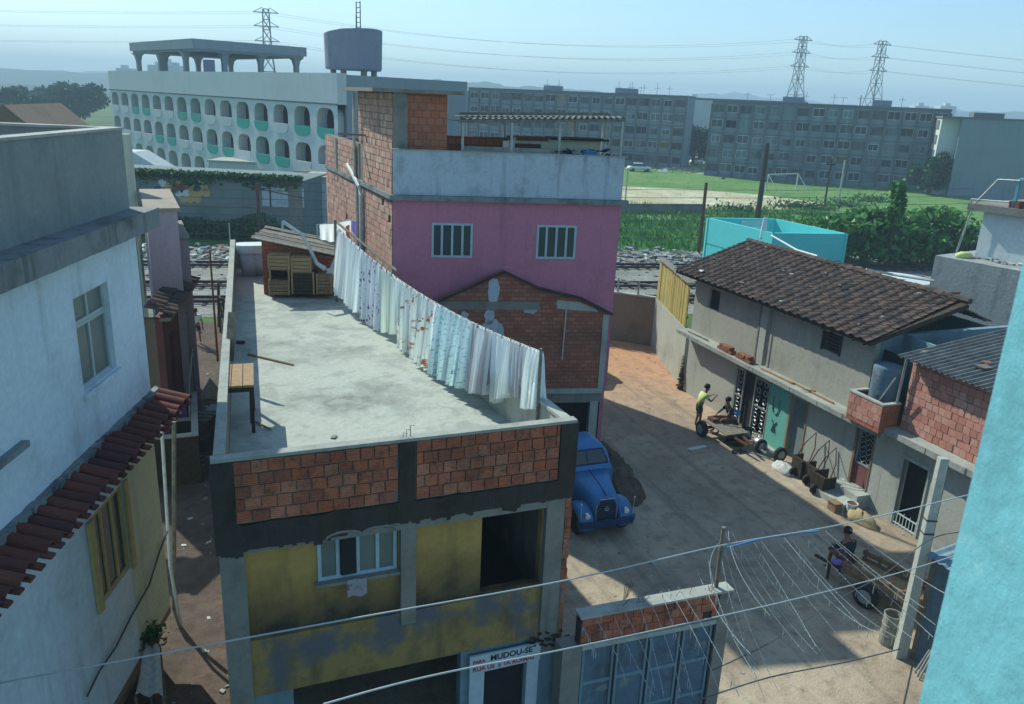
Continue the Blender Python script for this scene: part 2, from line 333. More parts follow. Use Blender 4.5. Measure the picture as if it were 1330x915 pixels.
M['litter'] = island('litter_bits', [(.5, .5, .48), (.2, .18, .16), (.32, .3, .28), (.62, .64, .62), (.12, .1, .09), (.3, .2, .15), (.15, .25, .27), (.4, .38, .34)], .85, .2, bmp=0)
M['rubble'] = island('brick_rubble', [(.30, .12, .07), (.22, .09, .06), (.36, .17, .10)], .9, .3, bmp=0)
M['rail'] = plain('rail_steel', (.07, .055, .05), .6, .4, var=.3)
def cloth(name, base, spots=None, stripes=None, sc=9, thr=.62):
    m, nt, b = newmat(name, .95, spec=.1); ob, uv = vecs(nt); col = C(base)
    if spots:
        d = ramp(nt, noi(nt, uv, sc, 3, .5, (1.3, .8, 1)), .56, .62)
        nn = noi(nt, uv, 1.6, 2); mk = N(nt, 'ShaderNodeMath', operation='MULTIPLY'); nt.links.new(d, mk.inputs[0]); nt.links.new(ramp(nt, nn, thr-.14, thr-.08), mk.inputs[1]); col = mixc(nt, mk.outputs[0], col, C(spots))
    if stripes:
        wv = N(nt, 'ShaderNodeTexWave', bands_direction='X'); wv.inputs['Scale'].default_value = 2.6; wv.inputs['Distortion'].default_value = .4; nt.links.new(uv, wv.inputs[0]); col = mixc(nt, ramp(nt, wv.outputs[1], .72, .8, 0, .8), col, C(stripes))
    if isinstance(col, tuple): b.inputs[0].default_value = col
    else: nt.links.new(col, b.inputs[0])
    tr = N(nt, 'ShaderNodeBsdfTranslucent'); ms = N(nt, 'ShaderNodeMixShader'); ms.inputs[0].default_value = .6
    if isinstance(col, tuple): tr.inputs[0].default_value = col
    else: nt.links.new(col, tr.inputs[0])
    nt.links.new(b.outputs[0], ms.inputs[1]); nt.links.new(tr.outputs[0], ms.inputs[2]); nt.links.new(ms.outputs[0], nt.nodes['Material Output'].inputs[0]); return m
M['cl_white'] = cloth('sheet_white', (.97, .97, .97)); M['cl_purple'] = cloth('sheet_purple', (.90, .90, .94), (.25, .08, .22), sc=13, thr=.60)
M['cl_orange'] = cloth('sheet_orange', (.92, .92, .90), (.5, .15, .06), sc=12, thr=.60); M['cl_teal'] = cloth('sheet_teal', (.84, .92, .94), (.36, .60, .63), sc=24, thr=.4)
M['cl_stripe'] = cloth('sheet_stripe', (.90, .90, .92), None, (.45, .40, .44)); M['cl_cream'] = cloth('sheet_cream', (.92, .93, .86)); M['cl_or'] = cloth('cloth_orange', (.5, .14, .03)); M['cl_blue'] = cloth('cloth_blue', (.16, .14, .42))
M['cl_pink'] = cloth('rag_pink', (.62, .64, .75), (.55, .12, .2), sc=14, thr=.45)
# ground materials
def ground_mat():
    m, nt, b = newmat('soil', .97, spec=.08); ob, uv = vecs(nt)
    n1 = noi(nt, ob, .05, 7, .6); n2 = noi(nt, ob, 1.5, 6, .65)
    col = mixc(nt, ramp(nt, n1, .4, .6), C((.05, .10, .035)), C((.09, .17, .05))); col = mixc(nt, ramp(nt, n2, .3, .7, 0, .5), col, C((.14, .15, .08)))
    nt.links.new(col, b.inputs[0]); bump(nt, b, n2, .05, .4); return m
def yard_mat():
    m, nt, b = newmat('packed_earth', .96, spec=.12); ob, uv = vecs(nt)
    n1 = noi(nt, ob, .28, 7, .62); n2 = noi(nt, ob, 2.6, 7, .7); n3 = noi(nt, ob, 22, 4, .7); rt = N(nt, 'ShaderNodeMapping'); rt.inputs['Rotation'].default_value = (0, 0, R(-20)); nt.links.new(ob, rt.inputs[0]); n4 = noi(nt, rt.outputs[0], .9, 5, .7, (1, .3, 1)); n5 = noi(nt, rt.outputs[0], 1.0, 3, .5, (2.6, .09, 1))
    col = mixc(nt, ramp(nt, n1, .38, .62), C((.34, .255, .185)), C((.50, .40, .29)))
    sp = N(nt, 'ShaderNodeSeparateXYZ'); nt.links.new(ob, sp.inputs[0])
    ad = N(nt, 'ShaderNodeMath', operation='MULTIPLY_ADD'); nt.links.new(n1, ad.inputs[0]); ad.inputs[1].default_value = 9; nt.links.new(sp.outputs[1], ad.inputs[2])
    col = mixc(nt, ramp(nt, ad.outputs[0], 31, 39), col, C((.54, .27, .15)))
    col = mixc(nt, ramp(nt, n4, .5, .72, 0, .55), col, C((.22, .17, .13)))
    col = mixc(nt, ramp(nt, n5, .55, .68, 0, .45), col, C((.17, .14, .11)))
    col = mixc(nt, ramp(nt, n2, .48, .72, 0, .7), col, C((.16, .12, .09)))
    col = mixc(nt, ramp(nt, n3, .55, .8, 0, .35), col, C((.6, .55, .46))); nt.links.new(col, b.inputs[0])
    a = N(nt, 'ShaderNodeMath', operation='ADD'); nt.links.new(n2, a.inputs[0]); nt.links.new(n3, a.inputs[1]); bump(nt, b, a.outputs[0], .04, .5); return m
def gen_ground(name, c1, c2, c3, s1, s2, t=.5):
    m, nt, b = newmat(name, .97, spec=.1); ob, uv = vecs(nt); n1 = noi(nt, ob, s1, 6, .65); n2 = noi(nt, ob, s2, 6, .7)
    col = mixc(nt, ramp(nt, n1, t-.12, t+.12), C(c1), C(c2)); col = mixc(nt, ramp(nt, n2, .45, .75), col, C(c3)); nt.links.new(col, b.inputs[0]); bump(nt, b, n2, .06, .6); return m
M['ground'] = ground_mat(); M['yard'] = yard_mat()
M['gravel'] = gen_ground('ballast', (.20, .19, .16), (.32, .31, .28), (.12, .11, .09), .4, 5)
M['alley'] = gen_ground('alley_earth', (.15, .105, .085), (.10, .075, .062), (.07, .05, .045), .8, 4)
M['bank'] = gen_ground('bank_soil', (.04, .13, .03), (.07, .18, .045), (.03, .08, .03), .25, 2)
M['field'] = gen_ground('field_grass', (.07, .18, .045), (.13, .25, .07), (.22, .25, .11), .09, .35, .5)
M['bare'] = gen_ground('bare_field', (.62, .54, .42), (.42, .36, .22), (.22, .30, .11), .15, .5, .5)
M['mound'] = gen_ground('dark_earth', (.11, .075, .055), (.17, .12, .085), (.05, .038, .03), 1.2, 5)
M['hill'] = gen_ground('wooded_hill', (.02, .06, .05), (.04, .09, .07), (.12, .14, .13), .01, .05, .5)
# ------------------------------------------------------------------ ground, railway, field, hills
def sheet(name, poly, z, mat, sub=0, amp=0, seed=0):
    mb = MB(); mb.face([(x, y, z) for x, y in poly]); o = mb.build(name, mat, kind='structure'); return o
mb = MB(); mb.face([(-1500, -60, 0), (2000, -60, 0), (2000, 2600, 0), (-1500, 2600, 0)]); mb.build('ground', M['ground'], kind='structure')
RZ = Fr(-19.9, 50.3, 79.0)       # railway frame: x along the line, y away
def rp(x, y, z): return tuple(RZ.W(x, y, z))
def rpoly(name, x0, x1, y0, y1, z, mat, n=40, jit=0, seed=0):
    r = random.Random(seed); a = [(x0+(x1-x0)*i/n, y0+(r.uniform(-jit, jit) if 0 < i < n else 0)) for i in range(n+1)]; b = [(x0+(x1-x0)*i/n, y1+(r.uniform(-jit, jit) if 0 < i < n else 0)) for i in range(n+1)]
    mb = MB()
    for i in range(n): mb.face([rp(*a[i], z), rp(*a[i+1], z), rp(*b[i+1], z), rp(*b[i], z)])
    return mb.build(name, mat, kind='structure')
# yard: gently uneven packed earth
mb = MB(); nx, ny = 60, 90; X0, X1, Y0, Y1 = -4.0, 16.0, -3.0, 38.2
def yz(x, y): return .008+.05*max(0, noise.noise(Vector((x*.35, y*.35, 0))))*1.0+.012*noise.noise(Vector((x*1.9, y*1.9, 3)))**2
vs = [(X0+(X1-X0)*i/nx, Y0+(Y1-Y0)*j/ny, yz(X0+(X1-X0)*i/nx, Y0+(Y1-Y0)*j/ny)) for j in range(ny+1) for i in range(nx+1)]
mb.smooth = True; mb.mesh(vs, [(j*(nx+1)+i, j*(nx+1)+i+1, (j+1)*(nx+1)+i+1, (j+1)*(nx+1)+i) for j in range(ny) for i in range(nx)]); mb.build('dirt_yard', M['yard'], kind='structure')
sheet('dirt_alley', [(-9, -3), (-3.9, -3), (-4.1, 9.8), (-9.6, 26.3), (-13.5, 37.5), (-22, 37.5), (-14, 26), (-9, 14)], .006, M['alley'])
rpoly('gravel_bed', -60, 60, -12.5, 6.5, .010, M['gravel'], jit=.0)
rpoly('far_ground', -90, 14, 6.5, 46, .014, M['bank'])
rpoly('grass_bank', 14, 120, 6.5, 33, .014, M['bank'])
mb = MB(); P = [at(700, 283), at(1400, 300), at(1400, 205), at(560, 190)]
mb.face([(8, 82, .02), (150, 70, .02), (170, 140, .02), (60, 175, .02), (8, 152, .02)]); mb.build('grass_field', M['field'], kind='structure')
r = random.Random(3); bx = []
for k in range(40):
    t = 2*math.pi*k/40; q = 1+.28*noise.noise(Vector((math.cos(t)*1.5, math.sin(t)*1.5, 5))); bx.append((20+18*math.cos(t)*q, 103+10.5*math.sin(t)*q, .026))
mb = MB(); mb.face(bx); mb.build('bare_earth_pitch', M['bare'], kind='structure')
mb = MB(); mb.face([(-60, 150, .024), (60, 176, .024), (60, 182, .024), (-60, 156, .024)]); mb.build('far_road', M['gravel'], kind='structure')
# rails and sleepers
def track(y, name):
    t = thing('railway_track', name, 'railway track', RZ.W(20, y, 0), R(11))
    for k in (-.5, .5):
        b = MB(); b.box(-60, 60, k-.035, k+.035, .10, .22); b.box(-60, 60, k-.07, k+.07, .07, .10); b.build('rail', M['rail'], t)
    b = MB()
    for i in range(150): b.box(-60+i*.8, -60+i*.8+.2, -.95, .95, .015, .07)
    b.build('sleepers', M['wood_dark'], t)
track(0.2, 'far railway track beside the heaped rubbish, running behind the buildings')
track(-9.3, 'near railway track just behind the yard wall and the terrace')
track(-5.6, 'middle railway track in stony ballast between two others')
# rubbish strewn on the ballast
mb = MB(); r = random.Random(11)
def bit(mb, x, y, z, s, r, fl=.5):
    Mx = Matrix.Translation((x, y, z)) @ Matrix.Rotation(r.uniform(0, 6.3), 4, 'Z') @ Matrix.Rotation(r.uniform(-fl, fl), 4, 'X')
    a, b, c = s*r.uniform(.5, 1.4), s*r.uniform(.4, 1.1), s*r.uniform(.08, .5)
    v = [Mx @ Vector((sx*a*r.uniform(.6, 1), sy*b*r.uniform(.6, 1), sz*c)) for sz in (0, 1) for sx, sy in ((-1, -1), (1, -1), (1, 1), (-1, 1))]
    mb.mesh(v, [(0, 3, 2, 1), (4, 5, 6, 7), (0, 1, 5, 4), (1, 2, 6, 5), (2, 3, 7, 6), (3, 0, 4, 7)])
for i in range(3400):
    far = r.random() < .68; y = r.gauss(3.9, 1.6) if far else r.uniform(-11.5, 3); x = r.uniform(-12, 38)
    p = rp(x, min(y, 9), 0); hz = .03+(.35*max(0, 1-abs(y-5)/4) if far else 0)*abs(noise.noise(Vector((x*.5, y*.5, 0))))*2
    bit(mb, p[0], p[1], hz, r.choice((.08, .12, .18, .28)) if far else r.choice((.05, .08, .12)), r)
single(mb, 'rubbish', M['litter'], 'pale rubbish and rubble strewn along the railway ballast', 'rubbish', kind='stuff')
# stones, chips and scraps in the yard and the alley
mb = MB(); r = random.Random(5)
for i in range(700):
    x = r.uniform(1, 11); y = r.uniform(12.5, 37); bit(mb, x, y, yz(x, y)-.005, r.choice((.015, .02, .03, .05)), r, .2)
for i in range(110):
    s = r.uniform(0, 20); p = Vector((-5.0-s*.36, 11.5+s, 0)); bit(mb, p.x+r.uniform(-.9, .9), p.y, .008, r.choice((.02, .04, .07)), r, .3)
single(mb, 'debris', M['litter'], 'small stones and scraps scattered over the bare earth', 'debris', kind='stuff')
# hills on the horizon
def hills(x0, x1, y, hts, seed, mat, z0=0):
    n = 160; mb = MB(); mb.smooth = True; rows = []
    for j, (dy, k) in enumerate(((0, 0), (60, .55), (140, .9), (220, 1.), (420, .6), (600, 0))):
        row = []
        for i in range(n+1):
            t = i/n; x = x0+(x1-x0)*t; h = hts(t)*(.8+.35*noise.noise(Vector((x*.006, seed, j*.2)))+.16*noise.noise(Vector((x*.03, seed, j))))+noise.noise(Vector((x*.11, seed, j)))*1.6
            row.append((x, y+dy+12*noise.noise(Vector((x*.02, j, seed))), max(-.5, h*k)))
        rows.append(row)
    mb.mesh([p for r_ in rows for p in r_], [(j*(n+1)+i, j*(n+1)+i+1, (j+1)*(n+1)+i+1, (j+1)*(n+1)+i) for j in range(5) for i in range(n)])
    return mb.build('hills', mat, kind='structure')
hills(-900, 100, 900, lambda t: 24+8*math.sin(t*9), 1, M['hill'])
hills(100, 1500, 1000, lambda t: 14+22*max(0, min(1, (t-.25)*3)), 2, M['hill'])
hills(-700, 1100, 420, lambda t: 8+3*math.sin(t*21), 4, M['hill'])
hills(-1000, 1600, 1700, lambda t: 40+12*math.sin(t*13), 6, M['hill'])
# ------------------------------------------------------------------ shared window builder
def window(parent, name, O, ex, th, wd, ht, z, frame, glass, nv=2, nh=1, fw=.05, depth=.06, inset=.04, glass_in=.03):
    """frame with nv columns and nh rows of panes; O lower-left on the wall face (ex along, th inward)"""
    O = Vector(O); ex = Vector(ex); th = Vector(th); up = Vector((0, 0, 1))
    def bx(mb, a, b, c, d, t0, t1):
        v = [O+ex*x+up*(z+zz)+th*t for t in (t0, t1) for x, zz in ((a, c), (b, c), (b, d), (a, d))]
        mb.mesh(v, [(0, 1, 2, 3), (7, 6, 5, 4), (0, 4, 5, 1), (1, 5, 6, 2), (2, 6, 7, 3), (3, 7, 4, 0)])
    mb = MB(); bx(mb, 0, wd, 0, fw, inset, inset+depth); bx(mb, 0, wd, ht-fw, ht, inset, inset+depth); bx(mb, 0, fw, fw, ht-fw, inset, inset+depth); bx(mb, wd-fw, wd, fw, ht-fw, inset, inset+depth)
    for i in range(1, nv): c = wd*i/nv; bx(mb, c-fw*.5, c+fw*.5, fw, ht-fw, inset+.004, inset+depth-.004)
    for j in range(1, nh): c = ht*j/nh; bx(mb, fw, wd-fw, c-fw*.4, c+fw*.4, inset+.008, inset+depth-.008)
    f = mb.build(name, frame, parent); g = MB(); bx(g, fw*.5, wd-fw*.5, fw*.5, ht-fw*.5, inset+glass_in, inset+glass_in+.006); g.build('pane', glass, f); return f
EX = Vector((1, 0, 0)); EY = Vector((0, 1, 0)); EZ = Vector((0, 0, 1))
def brickwork(mb, O, ex, out, L, z0, z1, bw, bh, r, gap=.012, depth=.03, ragged=0., holes=(), jit=.006):
    """individual bricks proud of a wall face; O at wall face, out = outward normal"""
    O = Vector(O); ex = Vector(ex); out = Vector(out); row = 0; z = z0
    while z < z1-.03:
        h = min(bh*r.uniform(.96, 1.04), z1-z); x = -(row % 2)*bw*.5*r.uniform(.7, 1.1)
        while x < L-.02:
            wb = bw*r.uniform(.9, 1.08); a = max(x, 0)+gap/2; b = min(x+wb, L)-gap/2; x += wb
            if b-a < .04: continue
            cx, cz = (a+b)/2, z+h/2
            if any(q[0] < cx < q[1] and q[2] < cz < q[3] for q in holes) or r.random() < ragged: continue
            d = depth+r.uniform(-jit, jit)*1.5; s = r.uniform(-.006, .006)
            v = [O+ex*px+EZ*(pz+s*(1 if px > cx else -1))+out*t for t in (0, d) for px, pz in ((a, z+gap/2), (b, z+gap/2), (b, z+h-gap/2), (a, z+h-gap/2))]
            mb.mesh(v, [(4, 5, 6, 7), (0, 1, 5, 4), (1, 2, 6, 5), (2, 3, 7, 6), (3, 0, 4, 7)])
        z += h; row += 1
# ================================================================== unfinished house with roof terrace
A = Fr(-3.97, 9.82, 68.2)
T = thing('unfinished_house', 'two-storey unfinished house with yellow walls, brick parapet and flat cement roof terrace', 'house', A.o, R(A.rz))
FLa, FRa = Vector((0, 0, 0)), Vector((5.4, 0, 0)); BLa, BRa = A.loc((-9.45, 26.2, 0)), A.loc((-6.0, 27.3, 0))
def lerp(a, b, t): return a+(b-a)*t
hs = [(.9, 3.62, -1, 2.16), (4.02, 4.78, -1, 1.80), (1.34, 2.56, 3.98, 4.74), (3.93, 4.98, 3.24, 4.68)]
# front wall layer (recessed yellow infill, openings)
b = MB(); b.panel((0.02, .10, 0), EX, EY*.15, 5.36, 3.2, 4.95, [(h[0]-.02, h[1]-.02, h[2], h[3]) for h in hs[2:]]); b.build('upper_front_wall', M['yellow'], T)
b = MB(); b.panel((.02, .06, 0), EX, EY*.2, 5.36, 0, 2.2, [(h[0]-.02, h[1]-.02, h[2], h[3]) for h in hs[:2]]); b.build('lower_front_wall', M['wall_blue'], T)
b = MB(); b.box(.02, 5.38, .012, .25, 2.2, 3.2); b.build('balcony_band', M['yellow_band'], T)
b = MB(); b.box(-.02, .32, -.03, .3, 0, 4.92); b.build('column', M['concrete'], T)
b = MB(); b.box(2.58, 2.82, -.028, .2, 3.0, 4.70); b.build('column', M['concrete'], T)
b = MB(); b.box(5.0, 5.32, -.03, .3, 1.9, 4.92); b.build('column', M['concrete'], T)
b = MB(); b.box(.32, 5.0, -.022, .25, 4.70, 4.92); b.build('beam', M['concrete'], T)
b = MB(); brickwork(b, (5.325, .02, 0), EX, -EY, .13, 3.3, 5.15, .14, .19, random.Random(9), depth=.05); b.box(5.325, 5.45, .022, .3, 1.9, 5.15); b.build('brick_edge', [M['brick_geo']], T)
# black mortar beam with ragged edge and brick parapet
b = MB(); n = 90; r = random.Random(2)
for i in range(n):
    x0 = -.06+5.5*i/n; x1 = -.06+5.5*(i+1)/n; t = (noise.noise(Vector((i*.16, 0, 0)))+.5*noise.noise(Vector((i*.5, 8, 0))))*.17+r.uniform(-.02, .02); u_ = noise.noise(Vector((i*.2, 4, 0)))*.05
    b.box(x0, x1, -.05+abs(t)*.15, .12, 4.84-max(0, t)*1.2-(0.08 if i < 30 else 0), 5.17+u_)
for xx, ww in ((-.06, .30), (2.55, .25), (5.16, .30)): b.box(xx, xx+ww, -.045, .12, 5.15, 6.15)
b.build('black_mortar_band', M['black_cement'], T)
b = MB(); r = random.Random(4)
brickwork(b, (.24, .0, 0), EX, -EY, 2.30, 5.19, 6.15, .222, .192, r, gap=.02, depth=.03); b.build('parapet_bricks', M['brick_geo'], T); b = MB()
brickwork(b, (2.81, .0, 0), EX, -EY, 2.34, 5.19, 6.15, .222, .192, r, gap=.02, depth=.03); b.build('parapet_bricks', M['brick_geo'], T)
def wallpoly(mb, p, q, th, z0, z1):
    p = Vector(p); q = Vector(q); d = (q-p).normalized(); nrm = Vector((d.y, -d.x, 0))*th
    v = [p, q, q-nrm, p-nrm]; mb.prism([(a.x, a.y) for a in v], z0, z1)
b = MB(); b.box(-.02, 5.4, 0.0, .12, 5.17, 6.15); wallpoly(b, (0, .12, 0), BLa, -.13, 0, 6.12); b.build('side_wall', M['mortar'], T)
b = MB(); wallpoly(b, (0.0, .12, 0), BLa, -.15, 6.121, 6.2); b.box(-.04, 5.43, -.04, .125, 6.152, 6.20); b.build('parapet_coping', M['ledge'], T)
b = MB(); wallpoly(b, FRa+Vector((0, .3, 0)), BRa, .13, 0, 5.25); wallpoly(b, BLa, BRa, -.12, 0, 6.1); b.build('rear_wall', M['concrete'], T)
b = MB(); q0 = FRa+Vector((0, .13, 0)); wallpoly(b, q0, lerp(FRa, BRa, .99), .12, 5.252, 6.12); b.build('right_parapet', M['concrete_light'], T)
b = MB(); wallpoly(b, q0+Vector((0.02, 0, 0)), lerp(FRa, BRa, .99)+Vector((.02, 0, 0)), .17, 6.121, 6.17); b.build('parapet_coping', M['concrete_light'], T)
b = MB(); nx, ny = 26, 60; rows = []
for j in range(ny+1):
    t = .004+.99*j/ny; a = lerp(FLa+Vector((.1, .1, 0)), BLa, t); c = lerp(FRa+Vector((-.12, .1, 0)), BRa, t)
    for i in range(nx+1):
        p = lerp(a, c, i/nx); p.z = 5.252+.012*noise.noise(p*1.3)+.006*noise.noise(p*5); rows.append(p)
b.smooth = True; b.mesh(rows, [(j*(nx+1)+i, j*(nx+1)+i+1, (j+1)*(nx+1)+i+1, (j+1)*(nx+1)+i) for j in range(ny) for i in range(nx)])
b.smooth = False; b.prism([(a.x, a.y) for a in (Vector((.15, .3, 0)), Vector((5.2, .3, 0)), BRa+Vector((-.2, -.2, 0)), BLa+Vector((.2, -.2, 0)))], 4.95, 5.22); b.build('roof_terrace', M['terrace'], T)
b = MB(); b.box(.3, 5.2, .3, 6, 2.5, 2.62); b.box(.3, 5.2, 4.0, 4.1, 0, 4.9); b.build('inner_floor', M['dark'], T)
wn = window(T, 'window', (1.34, .04, 0), EX, EY, 1.2, .76, 3.98, M['frame_blue'], M['glass_pale'], nv=4, fw=.055)
b = MB(); b.box(1.68, 1.91, .04, .10, 4.04, 4.69); b.build('open_gap_shade', M['dark'], wn)  # dark box painting the shade seen through the open pane
b = MB(); b.box(1.30, 2.57, -.03, .10, 3.93, 3.98); b.build('window_sill', M['concrete'], T)
b = MB(); 
for k in range(6):
    t = k/5*math.pi; 
for k, cx in enumerate((1.72, 2.25)):
    pts = [(cx+.26*math.cos(math.pi*i/8), -.035, 4.74+.09*math.sin(math.pi*i/8)) for i in range(9)]; b.tube(pts, .022, 6)
b.build('window_arch', M['concrete'], T)
b = MB(); 
for k in (-.05, .0, .06): b.tube([(2.68+k, .04, 6.15), (2.68+k, .04, 6.32+k), (2.74+k, .04, 6.30+k)], .006, 5)
b.build('reinforcing_bars', M['rust'], T)
# white door frame under the balcony
for x, ww in ((3.76, .26), (4.80, .22)):
    b = MB(); b.box(x, x+ww, -.02, .05, 0, 1.80); b.build('door_post', M['sign'], T)
b = MB(); b.box(4.02, 4.80, .1, .14, 0, 1.78); b.build('door', M['dark'], T)
b = MB(); r = random.Random(8)
for k in range(26): x = 5.0+r.gauss(.05, .16); z = 2.15+r.gauss(0, .07); bit(b, x, -.06+r.uniform(-.05, .05), z, .05, r)
b.build('broken_cement', M['black_cement'], T, kind='stuff')
# balcony rag
rg = MB(); n = 8
for i in range(n):
    for j in range(5):
        pass
rg = MB(); rows = []
for j in range(6):
    for i in range(9): rows.append((1.74+.30*i/8, -.055-.015*math.sin(i*1.1+j*.4)-.01*j, 4.0-.26*j/5+.012*math.sin(i*.9)))
rg.smooth = True; rg.mesh(rows, [(j*9+i, j*9+i+1, (j+1)*9+i+1, (j+1)*9+i) for j in range(5) for i in range(8)])
single(rg, 'cloth', M['cl_pink'], 'small pink and blue printed cloth hanging out of the yellow house window', 'cloth', loc=A.o, rz=R(A.rz))
# sign MUDOU-SE
sg = thing('notice_board', 'white hand-lettered notice board reading MUDOU-SE above the dark shop door', 'sign', A.W(3.74, -.035, 0), R(A.rz))
b = MB(); b.box(0, 1.28, -.03, .01, 1.79, 2.13); b.build('board', M['sign'], sg)
def text(s, x, z, size, mat, parent, y=-.034, shear=0, name='lettering', sx=1.0):
    cu = bpy.data.curves.new('t', 'FONT'); cu.body = s; cu.size = size; cu.extrude = .0015; cu.shear = shear; cu.offset = .004
    o = bpy.data.objects.new('t', cu); COL.objects.link(o); bpy.context.view_layer.update(); dg = bpy.context.evaluated_depsgraph_get()
    me = bpy.data.meshes.new_from_object(o.evaluated_get(dg)); bpy.data.objects.remove(o); me.materials.clear(); me.materials.append(mat)
    o = bpy.data.objects.new(name, me); COL.objects.link(o); o.parent = parent; o.location = (x, y, z); o.rotation_euler = (R(90), 0, 0); o.scale = (sx, 1, 1); return o
text('MUDOU-SE', .36, 1.985, .155, M['ink'], sg, sx=.98); text('PARA', .05, 1.985, .09, M['ink_red'], sg)
text('RUA US  E 1A ROIMAS', .05, 1.83, .13, M['ink_red'], sg, sx=.88)
# ================================================================== garage with brick lintel beside it
Gp = at(745, 800, 2.8); G = Fr(Gp.x+.12, Gp.y, 70.0)
T = thing('gate_wall', 'wall of worn blue sheet doors under a broken brick lintel beside the yellow house', 'gate wall', G.o, R(G.rz))
b = MB(); r = random.Random(14); b.box(0, 2.72, 0, .16, 2.18, 2.72); b.build('lintel_wall', M['mortar_dark'], T)
b = MB(); brickwork(b, (.02, -.002, 0), EX, -EY, 2.68, 2.26, 2.76, .2, .17, r, ragged=.05); b.build('lintel_bricks', M['brick_geo'], T)
b = MB(); b.box(-.3, 0.06, -.03, .3, 0, 2.2); b.box(2.70, 2.95, -.06, .2, 0, 2.765); b.build('pier', M['concrete'], T)
b = MB(); b.box(.05, 2.72, -.05, .05, 2.13, 2.22); b.box(-.02, 2.97, -.07, .2, 2.77, 2.81); b.build('beam', M['concrete_light'], T)
for k in range(4):
    x = .09+k*.655
    d = MB(); d.box(x, x+.61, .03, .06, 0.05, 2.12); ds = d.build('door_panel', M['panel_blue'], T)
    d = MB(); d.box(x, x+.045, .0, .032, .05, 2.12); d.box(x+.565, x+.61, .0, .032, .05, 2.12); d.box(x+.045, x+.565, .004, .032, 1.35, 1.42); d.box(x+.045, x+.565, .004, .032, .6, .67); d.build('panel_frame', M['wall_blue'], ds)
    d = MB(); d.box(x+.612, x+.652, -.01, .08, 0, 2.12); d.build('mullion', M['iron'], T)
b = MB()
for k in range(5): b.tube([(.9+.03*k, .2+.02*k, 2.8), (.9+.04*k, .2, 3.12+.05*(k % 2))], .006, 5)
for k in range(14): x = r.uniform(0, 2.7); b.tube([(x, .05, 2.8), (x+r.uniform(-.1, .1), -.02, 2.95+r.uniform(0, .12))], .005, 4)
b.build('reinforcing_bars', M['rust'], T)
# ================================================================== pink house
Pk = Fr(-3.61, 23.21, 80.8)
T = thing('pink_house', 'tall pink-fronted house with raw brick side, white parapet and rooftop stair tower', 'house', Pk.o, R(Pk.rz))
LB = Pk.loc((-7.35-.3, 31.9+.5, 0)); Wd = 6.78; RB = LB+Vector((6.9, .5, 0))
hp = [(1.12, 2.33, 6.45, 7.47), (4.25, 5.46, 6.45, 7.47)]
b = MB(); b.panel((0, 0, 0), EX, EY*.2, Wd, 2.3, 8.12, hp); b.build('front_wall', M['pink'], T)
b = MB(); wallpoly(b, (0, .2, 0), LB, -.18, 0, 8.12); b.build('side_wall', M['mortar'], T)
b = MB(); r = random.Random(21); sdx = (LB-Vector((0, .2, 0))); Ls = sdx.length; sdx.normalize(); outn = Vector((-sdx.y, sdx.x, 0))
brickwork(b, (0, .02, 0), sdx, outn, Ls, 0.2, 8.05, .26, .195, r, gap=.02, depth=.035, ragged=.008)
brickwork(b, (0, .02, 0), sdx, outn, 3.5, 8.25, 9.5, .25, .195, r, gap=.02, depth=.035)
brickwork(b, sdx*4.75, sdx, outn, Ls-4.75, 8.25, 9.4, .25, .195, r, gap=.02, depth=.035); b.build('side_bricks', M['brick_pale'], T)
b = MB(); wallpoly(b, (Wd, .2, 0), RB, .18, 0, 8.12); wallpoly(b, LB, RB, -.18, 0, 9.3); b.build('rear_wall', M['pink'], T)
b = MB(); b.panel((0, .005, 0), EX, EY*.15, Wd, 8.26, 9.5); b.build('front_parapet', M['white_dirty'], T)
b = MB(); wallpoly(b, (0, .16, 0), LB, -.15, 8.26, 9.4); wallpoly(b, (Wd, .16, 0), RB, .15, 8.26, 9.4); b.build('side_parapet', M['mortar'], T)
b = MB(); b.box(-.04, Wd+.06, -.02, .17, 9.5, 9.53); b.build('parapet_coping', M['concrete_light'], T)
b = MB(); n = 60
for i in range(n):
    x0 = -.1+7.06*i/n; b.box(x0, x0+7.06/n, -.16-.01*noise.noise(Vector((i*.3, 0, 0))), .1, 8.115+.02*noise.noise(Vector((i*.4, 2, 0))), 8.255)
wallpoly(b, (-.1, -.05, 0), LB+Vector((-.1, 0, 0)), -.2, 8.12, 8.25); b.build('cornice', M['cornice'], T)
b = MB(); b.prism([(0.1, .15), (Wd-.1, .15), (RB.x-.1, RB.y-.1), (LB.x+.1, LB.y-.1)], 8.14, 8.3); b.build('roof_slab', M['concrete'], T)
for h in hp:
    b = MB(); b.box(h[0], h[1], .9, .95, h[2]-.3, h[3]+.3); wn = window(T, 'window', (h[0], 0, 0), EX, EY, 1.21, 1.02, h[2], M['frame_blue'], M['glass'], nv=4, fw=.065, inset=-.02)
    b.build('dark_backing', M['dark'], wn)  # near-black sheet standing in for the unlit room behind the panes
